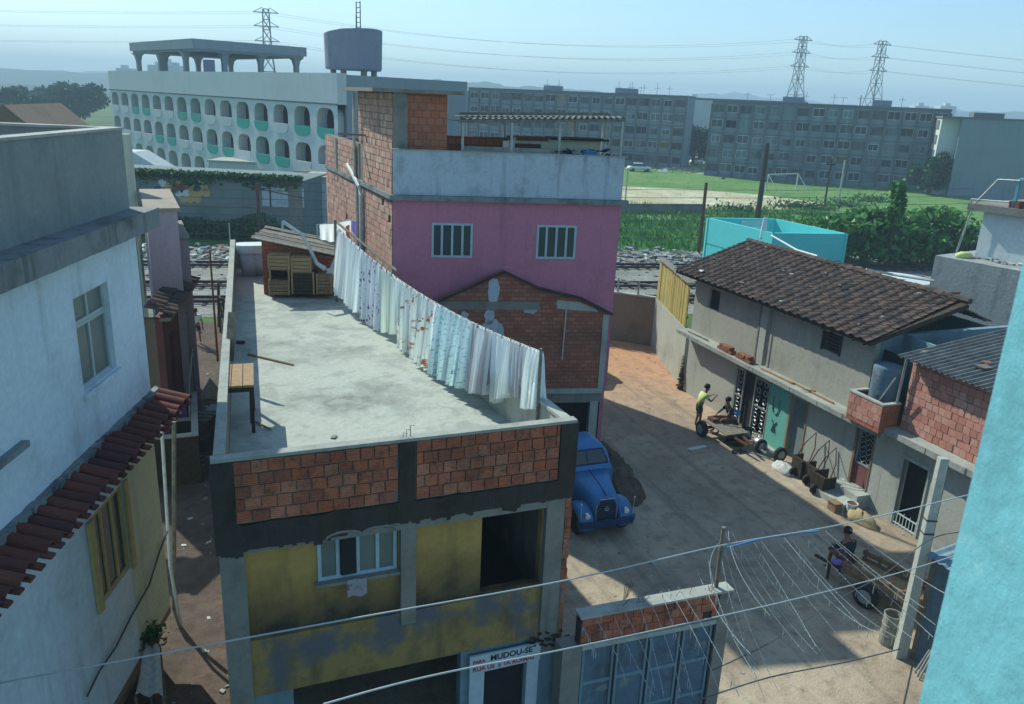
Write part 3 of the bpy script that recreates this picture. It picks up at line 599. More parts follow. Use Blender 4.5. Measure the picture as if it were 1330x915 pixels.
# stair tower on the roof
b = MB(); b.panel((.12, .3, 0), EX, EY*.15, 1.42, 8.3, 11.05); b.build('tower_front', M['brick_red'], T)
b = MB(); b.box(.02, .42, .28, .46, 8.3, 11.05); b.build('tower_pier', M['concrete'], T)
ts = Vector((.02, .46, 0)); te = ts+sdx*4.3
b = MB(); wallpoly(b, ts, te, -.16, 8.3, 11.05); wallpoly(b, Vector((1.54, .45, 0)), te+Vector((1.5, 0, 0)), .15, 8.3, 11.05); wallpoly(b, te, te+Vector((1.5, 0, 0)), -.15, 8.3, 11.05); b.build('tower_wall', M['mortar'], T)
b = MB(); brickwork(b, ts+outn*.0, sdx, outn, 4.25, 8.3, 11.03, .25, .195, r, gap=.02, depth=.03); b.build('tower_bricks', M['brick_pale'], T)
b = MB(); v = [Vector((-.55, .12, 0)), Vector((2.0, .12, 0)), te+Vector((2.0, .3, 0)), te+Vector((-.6, .3, 0))]; b.prism([(p.x, p.y) for p in v], 11.05, 11.15); b.build('tower_slab', M['concrete'], T)
b = MB(); wallpoly(b, (1.56, 2.2, 0), (3.6, 2.3, 0), -.12, 8.3, 9.85); b.build('roof_wall', M['brick_red'], T)
b = MB(); b.box(2.05, 5.2, .9, 1.0, 8.3, 9.62); b.build('roof_kerb', M['concrete_light'], T)
# pipes on the brick side
def sp(t, z, o=.09): return Vector((0, .1, 0))+sdx*t+outn*o+EZ*z
b = MB(); b.tube([sp(5.6, 8.6), sp(3.8, 8.05), sp(3.6, 7.8), sp(3.6, 0)], .075, 8); b.build('drain_pipe', M['pvc'], T)
b = MB(); b.tube([sp(4.5, 11.0), sp(4.5, 8.3), sp(4.3, 8.1), sp(4.2, 3)], .045, 8); b.build('drain_pipe', M['pvc'], T)
b = MB(); b.tube([sp(7.5, 9.4), sp(7.5, 8.3)], .05, 8); b.build('drain_pipe', M['pvc'], T)
b = MB(); b.box(-.0, .0, 0, 0, 0, 0) if 0 else b.tube([sp(3.2, 8.3), sp(3.2, 5)], .02, 5); b.build('cable', M['wire_dark'], T)
b = MB(); b.beam(sp(3.5, 9.7, -.3), sp(3.9, 9.72, .75), .08, .06); b.build('bracket', M['wood_grey'], T)
# rooftop canopy (a shelter with its own posts)
CT = thing('roof_shelter', 'corrugated shelter roof on thin posts standing on the pink house roof', 'shelter', Pk.W(0, 0, 8.3), R(Pk.rz))
def corr(mb, P0, du, dv, pitch=.18, amp=.025, th=.012, ncor=None):
    """corrugated sheet: du = along which the waves repeat, dv = along the ridges"""
    P0 = Vector(P0); du = Vector(du); dv = Vector(dv); n = int(du.length/pitch*6); nn = du.cross(dv).normalized()
    if nn.z < 0: nn = -nn
    vs = []
    for s_ in (1, 0):
        for j in (0, 1):
            for i in range(n+1):
                t = i/n; vs.append(P0+du*t+dv*j+nn*(amp*math.sin(t*du.length/pitch*2*math.pi)+(0 if s_ else -th)))
    k = n+1; fs = []
    for i in range(n): fs += [(i, i+1, k+i+1, k+i), (2*k+i+1, 2*k+i, 3*k+i, 3*k+i+1), (i+1, i, 2*k+i, 2*k+i+1), (k+i, k+i+1, 3*k+i+1, 3*k+i)]
    mb.mesh(vs, fs)
b = MB(); corr(b, (2.0, .35, 2.12), (4.8, 0, .2), (0.0, 1.6, -.06), .18, .016); corr(b, (2.2, 1.9, 2.16), (4.9, 0, .16), (-.2, 1.6, -.05), .18, .016); b.build('sheet_roof', M['asbestos_dull'], CT)
b = MB()
for x, y, z in ((2.0, .35, 2.0), (3.43, .33, 2.06), (4.9, .6, 2.1), (6.72, .34, 2.2), (6.6, 1.7, 2.25), (5.9, 3.1, 2.3), (3.6, 3.1, 2.2), (6.9, 3.2, 2.3), (2.2, 3.1, 2.1)):
    pb = MB(); pb.box(x-.035, x+.035, y-.035, y+.035, 0, z); pb.build('post', M['galv'], CT)
b = MB(); b.beam((1.9, .34, 2.03), (6.8, .34, 2.24), .05, .08); b.beam((2.1, 3.1, 2.2), (7, 3.1, 2.38), .05, .08); b.beam((1.4, .3, 2.07), (2.0, .5, 2.05), .1, .03); b.build('roof_rail', M['wood_grey'], CT)
sh = thing('brick_hut', 'small brown hut with open dark doorway under the rooftop shelter', 'hut', Pk.W(3.6, 1.9, 8.3), R(Pk.rz))
b = MB(); b.panel((0, 0, 0), EX, EY*.1, 2.9, 0, 1.55, [(.15, 1.0, 0.2, 1.4)]); b.build('wall', M['cream'], sh)
b = MB(); b.box(0, 1.05, -.02, 0, 0, .25); b.box(.12, 1.03, .15, .2, 0.2, 1.45); b.box(-.05, 1.2, -.1, .3, 1.5, 1.62); b.build('doorway', M['maroon'], sh)
b = MB(); b.box(1.3, 3.1, -.3, 1.0, 1.56, 1.62); b.build('roof', M['wood_dark'], sh)
r = random.Random(31)
b = MB()
for k in range(30): bit(b, r.uniform(4.9, 6.6), r.uniform(.5, 1.3), r.uniform(1.10, 1.30), r.uniform(.06, .14), r)
single(b, 'junk_pile', M['c_dark'], 'dark tangle of junk piled behind the white parapet under the shelter', 'junk', loc=Pk.W(0, 0, 8.3), rz=R(Pk.rz))
b = MB(); b.box(4.9, 6.7, .4, 1.4, 0, 1.12); single(b, 'roof_tank', M['concrete'], 'low cement water tank behind the right end of the white parapet', 'tank', loc=Pk.W(0, 0, 8.302), rz=R(Pk.rz))
b = MB(); b.box(5.62, 6.0, .3, .62, 1.12, 1.30); b.tube([(5.6, .3, 1.3), (5.75, .28, 1.34), (6.0, .3, 1.3)], .03, 6)
single(b, 'blue_bundle', M['c_blue'], 'small bright blue bundle lying on the rooftop tank', 'bundle', loc=Pk.W(0, 0, 8.30), rz=R(Pk.rz))
b = MB(); 
for k in range(7): b.beam((2.9+.12*k, 1.2, 1.2+.03*k), (3.5+.03*k, 1.3, 1.35+.06*k), .03, .05)
b.box(3.3, 3.45, 1.2, 1.25, 1.0, 1.6); single(b, 'folded_chairs', M['white_plastic'], 'pale slatted boards leaning beside the rooftop hut door', 'boards', loc=Pk.W(0, 0, 8.2), rz=R(Pk.rz))
# ================================================================== small brick house below it
Bh = Fr(-3.61, 23.21, 80.8)
T = thing('brick_house', 'raised red brick house with sloping gable standing on concrete columns below the pink wall', 'house', Bh.W(0, -.45, 0), R(Bh.rz))
b = MB(); prof = [(.6, 2.45), (6.50, 2.45), (6.52, 4.86), (5.6, 5.32), (4.33, 5.62), (3.26, 6.12), (1.33, 5.22), (.6, 4.95)]
b.mesh([(x, 0, z) for x, z in prof]+[(x, .4, z) for x, z in prof], [tuple(range(8)), tuple(range(15, 7, -1))]+[((k+1) % 8, k, 8+k, 8+(k+1) % 8) for k in range(8)]); b.build('gable_wall', M['brick_small'], T)
b = MB(); b.beam((6.62, -.08, 4.86), (5.6, -.08, 5.36), .14, .07); b.beam((5.6, -.08, 5.36), (4.33, -.08, 5.64), .12, .06); b.beam((4.33, -.04, 5.64), (3.26, -.04, 6.14), .1, .05); b.beam((3.26, -.04, 6.14), (1.33, -.04, 5.24), .1, .05); b.build('gable_coping', M['black_cement'], T)
b = MB(); b.box(6.36, 6.54, -.03, .1, 2.45, 4.84); b.build('corner_strip', M['concrete_light'], T)
b = MB(); b.box(.6, 4.35, -.025, .05, 4.98, 5.22); b.build('tie_beam', M['concrete'], T)
b = MB(); r = random.Random(12)
def patch(mb, cx, cz, rx, rz_, seed, y=-.012):
    n = 22; mb.prism([(cx+rx*math.cos(t)*(1+.35*noise.noise(Vector((math.cos(t)*2, math.sin(t)*2, seed)))), cz+rz_*math.sin(t)*(1+.35*noise.noise(Vector((math.cos(t)*2, math.sin(t)*2, seed+5))))) for t in [2*math.pi*k/n for k in range(n)]], 0, 1)
def wpatch(mb, pts, y0=-.012, y1=.01):
    n = len(pts); mb.mesh([(x, y0, z) for x, z in pts]+[(x, y1, z) for x, z in pts], [tuple(range(n)), tuple(range(2*n-1, n-1, -1))]+[((k+1) % n, k, n+k, n+(k+1) % n) for k in range(n)])
def blob(cx, cz, rx, rz_, seed, n=26): return [(cx+rx*math.cos(t)*(1+.4*noise.noise(Vector((math.cos(t)*2, math.sin(t)*2, seed)))), cz+rz_*math.sin(t)*(1+.4*noise.noise(Vector((math.cos(t)*2, math.sin(t)*2, seed+5))))) for t in [2*math.pi*k/n for k in range(n)]]
wpatch(b, blob(2.95, 5.55, .17, .42, 3)); wpatch(b, blob(2.95, 4.15, .36, .5, 7)); wpatch(b, blob(2.85, 4.75, .15, .25, 9)); wpatch(b, blob(2.1, 4.8, .12, .12, 11)); b.build('plaster_patch', M['white_dirty'], T)
b = MB(); wpatch(b, [(4.9, 5.28), (5.6, 5.22), (6.1, 5.02), (6.2, 4.92), (5.4, 4.98), (4.9, 5.02)]); wpatch(b, blob(4.1, 5.0, .25, .14, 2)); b.build('plaster_patch', M['concrete_light'], T)
b = MB(); b.box(4.5, 6.52, -.06, .3, 2.28, 2.44); b.build('beam', M['concrete_light'], T)
b = MB(); b.box(3.5, 6.50, .02, .4, 1.95, 2.28); b.build('beam', M['concrete'], T)
b = MB(); b.box(6.16, 6.42, -.02, .26, 0, 2.0); b.build('column', M['concrete_light'], T)
b = MB(); b.box(4.1, 4.35, -.02, .26, 0, 2.3); b.build('column', M['concrete_light'], T)
b = MB(); b.box(4.6, 6.6, .45, .6, 0, 2.5); b.build('inner_wall', M['dark'], T)  # near-black sheet painting the shade under the raised house
b = MB(); b.tube([(5.15, -.06, 3.4), (5.18, -.06, 5.0)], .02, 6); b.build('conduit', M['pvc'], T)
# dark earth heap under it
b = MB(); b.smooth = True; n = 40; rows = []
for j in range(n+1):
    for i in range(n+1):
        x = (i/n-.5)*2; y = (j/n-.5)*2; q = max(0, 1-x*x-y*y); z = (.75*q**.7)*(1+.3*noise.noise(Vector((x*2, y*2, 0))))+.12*noise.noise(Vector((x*6, y*6, 1)))*(q > 0)+.05*noise.noise(Vector((x*14, y*14, 1)))*(q > 0)
        rows.append((x*.95*(1+.25*noise.noise(Vector((y*2.3, 3, 0)))), y*2.3*(1+.15*noise.noise(Vector((x*2.3, 8, 0)))), max(-.02, z-.02+.10*(q > 0)*noise.noise(Vector((x*9, y*16, 4))))))
b.mesh(rows, [(j*(n+1)+i, j*(n+1)+i+1, (j+1)*(n+1)+i+1, (j+1)*(n+1)+i) for j in range(n) for i in range(n)])
single(b, 'earth_mound', M['mound'], 'dark mound of earth heaped beside the column behind the blue truck', 'earth mound', loc=(3.0, 22.6, 0), rz=R(14))
# ================================================================== tile-roofed house on the right
Q = Fr(7.04, 30.65, 159.2)
T = thing('tiled_house', 'long two-storey house with dark clay tile roof facing the earth yard', 'house', Q.o, R(Q.rz))
LQ = 10.35
low = [(3.2, 5.2, -.1, 2.15), (6.30, 7.05, -.1, 2.12), (9.28, 9.90, .45, 2.28)]
b = MB(); b.panel((0, 0, 0), EX, EY*.18, LQ, 0, 2.45, low); b.build('lower_wall', M['house_low'], T)
up = [(.97, 1.65, 3.75, 4.5), (7.2, 8.0, 4.02, 4.62)]
b = MB(); b.panel((0, .02, 0), EX, EY*.18, 9.3, 2.45, 4.98, up); b.build('upper_wall', M['house_wall'], T)
b = MB(); b.panel((0, 6.0, 0), EX, -EY*.18, LQ, 0, 4.6); b.panel((0, .19, 0), EY, EX*.18, 5.8, 0, 4.75); b.panel((9.3, .21, 0), EY, -EX*.18, 5.8, 2.6, 5.0); b.panel((10.34, .19, 0), EY, -EX*.18, 5.8, 0, 2.44); b.build('end_wall', M['wall_blue'], T)
b = MB(); b.mesh([(0, .1, 4.7), (0, 5.9, 4.7), (0, 2.7, 5.7), (.15, .1, 4.7), (.15, 5.9, 4.7), (.15, 2.7, 5.7)], [(0, 1, 2), (5, 4, 3)]); b.build('gable', M['house_wall'], T)
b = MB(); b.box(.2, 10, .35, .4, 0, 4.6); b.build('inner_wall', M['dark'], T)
b = MB(); nb = 50; r = random.Random(41)
for i in range(nb):
    x0 = -.2+10.75*i/nb; b.box(x0, x0+10.75/nb, -.52+.02*noise.noise(Vector((i*.5, 0, 0))), .02, 2.45+.001*i/nb, 2.60)
b.build('ledge', M['ledge'], T)
b = MB(); b.box(4.2, 4.55, -.035, .03, 2.6, 4.9); b.build('pilaster', M['house_low'], T)
b = MB(); b.box(4.12, 4.19, -.05, .03, 2.6, 4.75); b.tube([(4.75, -.03, 2.65), (4.75, -.03, 4.6)], .02, 6); b.build('down_pipe', M['wood_grey'], T)
b = MB()
for k in range(5): b.box(7.2+.04, 8.0-.04, .03+.0*k, .07, 4.06+.11*k, 4.12+.11*k)
b.box(7.18, 7.24, -.02, .08, 4.0, 4.64); b.box(7.96, 8.02, -.02, .08, 4.0, 4.64); b.build('shutter', M['wood_dark'], T)
b = MB(); b.box(.97, 1.65, .12, .16, 3.75, 4.5); b.build('window', M['dark'], T)
# main gate: ornamental iron leaves and a dark gap
def scroll_gate(T, x0, x1, z0, z1, y=.05, mat='iron', seed=0, name='iron_gate'):
    b = MB(); r = random.Random(seed)
    for x in (x0, x1-.05): b.box(x, x+.05, y-.02, y+.03, z0, z1)
    for z in (z0, (z0+z1)/2, z1-.05): b.box(x0+.05, x1-.05, y-.015, y+.025, z, z+.045)
    nx_ = max(1, int((x1-x0)/.28)); nz_ = int((z1-z0)/.28)
    for i in range(nx_):
        for j in range(nz_):
            cx = x0+.05+(x1-x0-.1)*(i+.5)/nx_; cz = z0+(z1-z0)*(j+.5)/nz_; rr = .12
            pts = [(cx+rr*(1-.12*k/3)*math.cos(k*.7+j), y, cz+rr*(1-.12*k/3)*math.sin(k*.7+j)) for k in range(11)]; b.tube(pts, .014, 4)
    g = b.build(name, M[mat], T); return g
scroll_gate(T, 3.22, 3.72, .02, 2.13, .02, 'galv', 1); scroll_gate(T, 4.35, 5.18, .02, 2.13, .0, 'galv', 2)
b = MB(); b.box(3.75, 4.3, .12, .2, 0, 2.13); b.build('doorway', M['dark'], T)
b = MB(); b.panel((5.2, -.012, 0), EX, EY*.03, 1.08, 0, 2.2); b.build('green_wall_patch', M['green_paint'], T, label='pale green painted strip of wall between gate and doorway')
b = MB(); pts = [(5.6+.16*math.cos(t), -.03, 1.45+.26*math.sin(t)) for t in [math.pi+math.pi*k/9 for k in range(10)]]; b.tube([(5.44, -.03, 1.8)]+pts+[(5.76, -.03, 1.75)], .018, 5)
for a in (-.5, 0, .5): b.tube([(5.62, -.03, .85), (5.62+.2*math.sin(a), -.03, .55)], .018, 5)
b.tube([(5.5, -.03, .95), (5.62, -.03, .8), (5.74, -.03, .95)], .018, 5); b.build('wall_mark', M['mural'], T)
b = MB(); b.box(6.22, 6.30, -.02, .1, 0, 2.15); b.box(7.05, 7.10, -.02, .1, 0, 2.15); b.build('door_frame', M['wood_light'], T)
b = MB(); b.box(6.33, 7.02, .12, .16, 0, 2.1); b.build('door', M['mural'], T)
# red panelled door with iron upper half and steps
b = MB(); b.box(9.20, 9.28, -.03, .12, .40, 2.30); b.box(9.90, 9.95, -.02, .12, .40, 2.30); b.build('door_frame', M['wood'], T)
d = MB(); d.box(9.29, 9.89, .05, .09, .46, 1.12); dd = d.build('door', M['maroon'], T, label='door with dark red lower panel and scrolled iron upper half')
d = MB(); d.box(9.29, 9.89, .03, .10, 1.12, 1.17); d.box(9.29, 9.33, .03, .1, 1.17, 2.27); d.box(9.85, 9.89, .03, .1, 1.17, 2.27)
for k in range(7):
    z = 1.25+k*.14; pts = [(9.35+.5*i/12, .06, z+.05*math.sin(i*1.1+k)) for i in range(13)]; d.tube(pts, .011, 4)
d.build('iron_grille', M['galv'], dd); d = MB(); d.box(9.28, 9.9, .16, .2, .46, 2.28); d.build('backing', M['dark'], dd)
b = MB(); b.box(9.0, 10.1, -.45, 0, 0, .42); b.box(9.0, 10.1, -.95, -.452, 0, .22); b.build('steps', M['concrete_light'], T)
# sunk pane of ledge shadow line things: bricks on the ledge etc come later. roof
def tile_slope(mb, P0, du, dv, tw=.19, tl=.24, r=random.Random(1), arc=.055):
    """P0 eave corner, du along the eave, dv up the slope; individual half-round tiles"""
    P0 = Vector(P0); du = Vector(du); dv = Vector(dv); nn = du.cross(dv).normalized(); nn = nn if nn.z > 0 else -nn
    nu = int(du.length/tw); nv = int(dv.length/tl); eu = du/nu; ev = dv/nv; eun = eu.normalized(); evn = ev.normalized()
    for j in range(nv):
        for i in range(nu):
            a = P0+eu*i+ev*j+nn*(r.uniform(0, .014)); ja = r.uniform(-.012, .012); L = ev.length*1.18
            ring = []
            for e, lift in ((0, .035), (1, .0)):
                row = []
                for k in range(5):
                    t = k/4; row.append(a+eu*(t*1.02)+eun*(ja*(1-2*e))+evn*(L*e-.02)+nn*(math.sin(t*math.pi)*arc*(1 if i % 2 == 0 else -.5)+lift))
                ring.append(row)
            low_ = [p-nn*.02 for p in ring[0]]
            mb.mesh(ring[0]+ring[1]+low_, [(k, k+1, 5+k+1, 5+k) for k in range(4)]+[(10+k, 10+k+1, k+1, k) for k in range(4)])
b = MB(); r = random.Random(77); E0 = Vector((-.75, -.52, 4.86)); E1 = Vector((9.55, -.52, 4.96)); Rg0 = Q.loc(at(978, 315, 6.3)); Rg1 = Q.loc(at(1268, 400, 6.3))
Rg0 = Vector((E0.x-.05, 2.75, 5.94)); Rg1 = Vector((E1.x+.25, 2.65, 6.0))
tile_slope(b, E0, E1-E0, Rg0-E0, r=r); 
b.build('tile_roof', M['tile'], T)
b = MB(); tile_slope(b, Vector((E1.x-1.6, 6.1, 4.7)), Vector((E0.x-E1.x+1.6, 0, 0)), Vector((.3, -3.35, 1.24)), r=r); b.build('tile_roof', M['tile'], T)
b = MB()
for i in range(34):
    t = i/34; p = lerp(Rg0, Rg1, t); q = lerp(Rg0, Rg1, (i+1.1)/34); b.tube([p+Vector((0, 0, .03+r.uniform(0, .02))), q+Vector((0, 0, .05))], .09, 7)
b.build('ridge_tiles', M['tile'], T)
b = MB(); b.beam(E0+Vector((0.05, .1, -.07)), E1+Vector((0, .1, -.07)), .06, .1)
for i in range(24): x = -.6+i*.43; b.beam((x, -.45, 4.82), (x, 2.6, 5.83), .06, .08)
b.mesh([E0+Vector((0, 0.03, -.005)), E1+Vector((0, .03, -.005)), Rg1+Vector((0, 0, -.03)), Rg0+Vector((0, 0, -.03))], [(0, 1, 2, 3)])
for k in (0, 1): 
    e = (E1 if k else E0); g = (Rg1 if k else Rg0); b.beam(e+Vector((0, .05, -.08)), g+Vector((0, 0, -.10)), .05, .1)
b.build('rafters', M['wood_dark'], T)
# orange patched tiles at the back slope edge
b = MB()
for k in range(16): bit(b, 4.3+k*.33+r.uniform(-.1, .1), 2.85+r.uniform(-.1, .3), 5.97+r.uniform(0, .06), r.uniform(.09, .2), r, .3)
b.build('loose_tiles', M['rubble'], T, kind='stuff')
b = MB(); rr_ = random.Random(6)
for k in range(34): 
    s_, t_ = rr_.random(), rr_.random(); p = lerp(lerp(E0, E1, s_), lerp(Rg0, Rg1, s_), t_); bit(b, p.x, p.y, p.z+.06, rr_.uniform(.03, .08), rr_, .4)
b.build('fallen_mortar', M['litter'], T, kind='stuff')
# brick balcony box at the near end of the ledge
T2 = T
b = MB(); b.box(9.30, 10.55, -.62, -.54, 2.72, 3.42); b.box(9.30, 9.38, -.54, .0, 2.72, 3.42); b.box(10.47, 10.55, -.54, .0, 2.72, 3.42); b.box(9.30, 10.55, -.62, 1.0, 2.603, 2.72); b.build('balcony_box', M['brick_red'], T2)
b = MB(); brickwork(b, (9.30, -.62, 0), EX, -EY, 1.25, 2.74, 3.40, .21, .19, random.Random(3), depth=.012); brickwork(b, (9.30, -.0, 0), -EY, -EX, .62, 2.74, 3.40, .21, .19, random.Random(5), depth=.012); b.build('balcony_bricks', M['brick_right'], T2)
b = MB(); b.box(9.27, 10.58, -.65, -.52, 3.42, 3.47); b.box(9.27, 9.40, -.52, 0, 3.42, 3.47); b.box(10.45, 10.58, -.52, 0, 3.42, 3.47); b.build('balcony_coping', M['concrete_light'], T2)
b = MB(); b.box(9.3, 10.6, 1.0, 1.1, 2.6, 5.0); b.build('recess_wall', M['wall_blue'], T2)
b = MB(); b.smooth = True; b.lathe([(.38, 0), (.42, .04), (.42, 1.55), (.40, 1.6), (.1, 1.66)], n=26); o = single(b, 'water_barrel', M['panel_blue'], 'grey blue water barrel standing in the brick balcony under the tiled eave', 'barrel', loc=Q.W(9.85, .1, 2.722))
# ---- brick upstairs neighbour with corrugated roof
N2 = Fr(*Q.W(10.36, 0, 0).xy, 159.2)
T = thing('corrugated_roof_house', 'house with pink raw brick upper wall under a grey corrugated roof', 'house', N2.o, R(N2.rz))
b = MB(); b.panel((0, 0, 0), EX, EY*.18, 5.5, 0, 2.6, [(.68, 1.50, .02, 2.02)]); b.build('lower_wall', M['house_low'], T)
b = MB(); b.panel((.3, .05, 0), EX, EY*.18, 5.2, 2.75, 4.9); b.panel((.3, .22, 0), EY, EX*.15, 4, 2.75, 5.0); b.build('upper_wall', M['mortar'], T)
b = MB(); brickwork(b, (.3, .05, 0), EX, -EY, 5.1, 2.78, 4.9, .215, .2, random.Random(15), gap=.016, depth=.03, ragged=.004); b.build('upper_bricks', M['brick_right'], T)
b = MB(); nb = 30
for i in range(nb): x0 = .18+5.3*i/nb; b.box(x0, x0+5.3/nb, -.42+.02*noise.noise(Vector((i*.7, 9, 0))), .06, 2.601, 2.77)
b.build('floor_slab', M['ledge'], T)
b = MB(); corr(b, (.12, -.42, 4.86), (6.0, 0, .02), (.35, 4.3, .75), .18, .03); b.build('corrugated_roof', M['asbestos'], T)
b = MB(); b.beam((.2, -.2, 4.82), (5.5, -.2, 4.84), .06, .08); b.build('roof_beam', M['wood_dark'], T)
b = MB(); b.box(.60, .68, -.03, .1, 0, 2.1); b.box(1.5, 1.56, -.03, .1, 0, 2.1); b.box(.60, 1.56, -.035, .1, 2.02, 2.12); b.build('door_frame', M['concrete_light'], T)
b = MB(); b.box(.5, 1.7, .25, .3, 0, 2.3); b.build('doorway', M['dark'], T)
b = MB()
for k in range(8): x = .70+.11*k; b.tube([(x, -.0, .02), (x, -.0, .42+.05*(k % 2))], .012, 5)
b.box(.68, 1.5, -.012, .012, .38, .41); b.box(.68, 1.5, -.012, .012, .08, .11); b.build('low_gate', M['white_plastic'], T)
b = MB(); b.tube([(.12, -.1, 2.75), (.2, -.12, 4.85)], .035, 8); b.build('down_pipe', M['galv'], T)
b = MB(); b.beam((-.5, -.25, 3.0), (.12, -.3, 4.2), .035); b.build('prop', M['galv'], T)
for i, (x, y, m_) in enumerate(((1.75, .9, 'rubble'), (2.0, .5, 'litter'))):
    b = MB(); bit(b, 0, 0, 0, .22, random.Random(i+2), .1); single(b, 'tile_fragment', M[m_], ('orange' if i == 0 else 'pale grey')+' broken tile lying on the corrugated roof', 'tile', loc=N2.W(x, y, 5.02), rz=R(N2.rz))
# ================================================================== white building on the left
Wf = Fr(-6.52, 13.55, -4.0)
T = thing('white_building', 'large bluish white building with grey rooftop wall and clay tile awning', 'building', Wf.o, R(Wf.rz))
b = MB(); b.panel((-14, 0, 0), EX, EY*.22, 14.02, 5.45, 8.62, [(14-2.42, 14-1.25, 6.57, 8.0)]); b.panel((.02, .22, 0), EY, -EX*.22, 7, 1.0, 8.62); b.build('upper_wall', M['white_blue'], T)
b = MB(); b.panel((-14, .03, 0), EX, EY*.22, 12.5, 1.15, 5.45, [(14-2.7, 14-1.5, 3.0, 4.6)]); b.build('lower_wall', M['white_blue'], T)
b = MB(); b.panel((-1.5, .03, 0), EX, EY*.22, 1.5, 1.15, 5.45); b.build('lower_wall', M['cream'], T)  # cream stretch: reflected light near the corner put into the wall colour
b = MB(); b.panel((-14, .5, 0), EX, EY*.22, 14.0, 0, 1.2); b.box(-14, .0, .03, .5, 1.0, 1.15); b.build('base_wall', M['brown_wall'], T)
b = MB(); nb = 70
for i in range(nb): x0 = -14+14.4*i/nb; b.box(x0, x0+14.4/nb, -.30+.02*noise.noise(Vector((i*.4, 0, 7))), .3, 8.62+.01*noise.noise(Vector((i*.4, 3, 7))), 8.95)
b.box(.02, .4, .3, 7, 8.62, 8.95); b.build('cornice', M['cornice'], T)
b = MB(); b.panel((-14, .12, 0), EX, EY*.2, 14.2, 8.95, 10.25); b.panel((.2, .32, 0), EY, -EX*.2, 7, 8.95, 10.25); b.build('roof_wall', M['grey_render'], T)
b = MB(); b.box(-14, .22, .09, .35, 10.25, 10.29); b.box(-.05, .22, .35, 7.3, 10.25, 10.29); b.build('roof_wall_coping', M['concrete_light'], T)
b = MB(); b.box(-14, 0, .35, 7, 8.8, 9.0); b.box(-14, -1, 6.9, 7.1, 0, 9.9); b.build('roof_slab', M['concrete'], T)
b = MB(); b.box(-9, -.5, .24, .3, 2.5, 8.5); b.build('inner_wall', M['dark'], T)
b = MB(); b.box(-2.46, -1.21, -.07, .05, 6.46, 6.56); b.build('window_sill', M['white_blue'], T)
# window: two fixed top lights over two tall panes
wn = window(T, 'window', (-2.42, 0, 0), EX, EY, 1.17, .98, 6.57, M['frame_alu'], M['glass_pale'], nv=2, fw=.05, inset=.08)
wn = window(T, 'window', (-2.42, 0, 0), EX, EY, 1.17, .44, 7.555, M['frame_alu'], M['glass_pale'], nv=2, fw=.05, inset=.08)
b = MB(); b.box(-5.6, -4.2, -.10, .0, 6.5, 6.58); b.build('window_sill', M['cornice'], T)
wn = window(T, 'window', (-2.68, .03, 0), EX, EY, 1.16, 1.58, 3.01, M['frame_yellow'], M['glass'], nv=3, fw=.07, inset=.02)
b = MB(); b.box(-2.86, -2.70, -.04, .02, 3.0, 4.6); b.build('shutter', M['frame_yellow'], T)
b = MB(); b.box(-1.5, -1.38, -.03, .02, 2.95, 4.62); b.build('shutter', M['frame_yellow'], T)
b = MB(); r = random.Random(5)
for i in range(44):
    x = .2-.245*i; z = 5.60+r.uniform(-.02, .02); L = .62+r.uniform(-.05, .04); dz = -.17+r.uniform(-.015, .015); rings = []
    for e in (0, .5, 1):
        ring = []
        for k in range(9):
            t = math.pi*k/8; rr2 = .105+.015*e; ring.append(Vector((x+rr2*math.cos(t), .02-L*e, z+dz*e+rr2*.85*math.sin(t))))
        for k in range(8, -1, -1):
            t = math.pi*k/8; rr2 = .088+.015*e; ring.append(Vector((x+rr2*math.cos(t), .02-L*e, z+dz*e+rr2*.85*math.sin(t)-.004)))
        rings.append(ring)
    b.loft(rings)
b.build('awning_tiles', M['tile_red'], T)
b = MB()
for i in range(43):
    x = .2-.245*i-.1225; b.mesh([(x-.07, .02, 5.60), (x+.07, .02, 5.60), (x+.06, -.66, 5.44), (x-.06, -.66, 5.44), (x-.07, .02, 5.55), (x+.07, .02, 5.55), (x+.06, -.66, 5.41), (x-.06, -.66, 5.41)], [(0, 1, 2, 3), (7, 6, 5, 4), (3, 2, 6, 7), (0, 3, 7, 4), (1, 5, 6, 2)])
b.build('channel_tiles', M['tile_red'], T)
b = MB()
for i in range(300):
    x = .25-10.9*r.random(); b.box(x-.08, x+.08, -.10*r.random()-.02, .01, 5.60, 5.665+.035*r.random())
b.build('mortar_fillet', M['cornice'], T)
b = MB(); pts = [Wf.px(u, v, -.02) for u, v in ((217, 690), (207, 715), (193, 760), (170, 800), (150, 840), (128, 872), (112, 905))]; b.tube([(x, -.03, z) for x, z in pts], .018, 5); b.build('hanging_cable', M['wire_dark'], T)
# pale poles at its corner, tiled lean-to, awning cloth
for i, (u0, v0, u1, v1, rr) in enumerate(((209, 540, 221, 735, .035), (226, 548, 226, 790, .045))):
    p = aty(u0, v0, 15.0); q = aty(u1, v1, 14.4); q2 = Vector((q.x+.1, q.y, 0)); b = MB(); b.tube([p, q, q2], rr, 7)
    single(b, 'wooden_pole', M['wood_grey'] if i else M['pvc'], ('grey upright pole standing in the alley by the white building' if i else 'pale thin pole leaning on the corner of the white building'), 'pole')
b = MB(); p = [at(188, 838, 1.3), at(207, 838, 1.35), at(212, 905, 1.1), at(176, 905, 1.1)]
rows = []
for j in range(7):
    for i in range(7):
        q = lerp(lerp(p[0], p[1], i/6), lerp(p[3], p[2], i/6), j/6); q.z += .05*math.sin(i*1.7)+.03*math.sin(j*1.3); rows.append(q)
b.smooth = True; b.mesh(rows, [(j*7+i, j*7+i+1, (j+1)*7+i+1, (j+1)*7+i) for j in range(6) for i in range(6)]); o = single(b, 'awning_cloth', M['sack_white'], 'pale cloth awning stretched below the white building in the alley', 'awning')
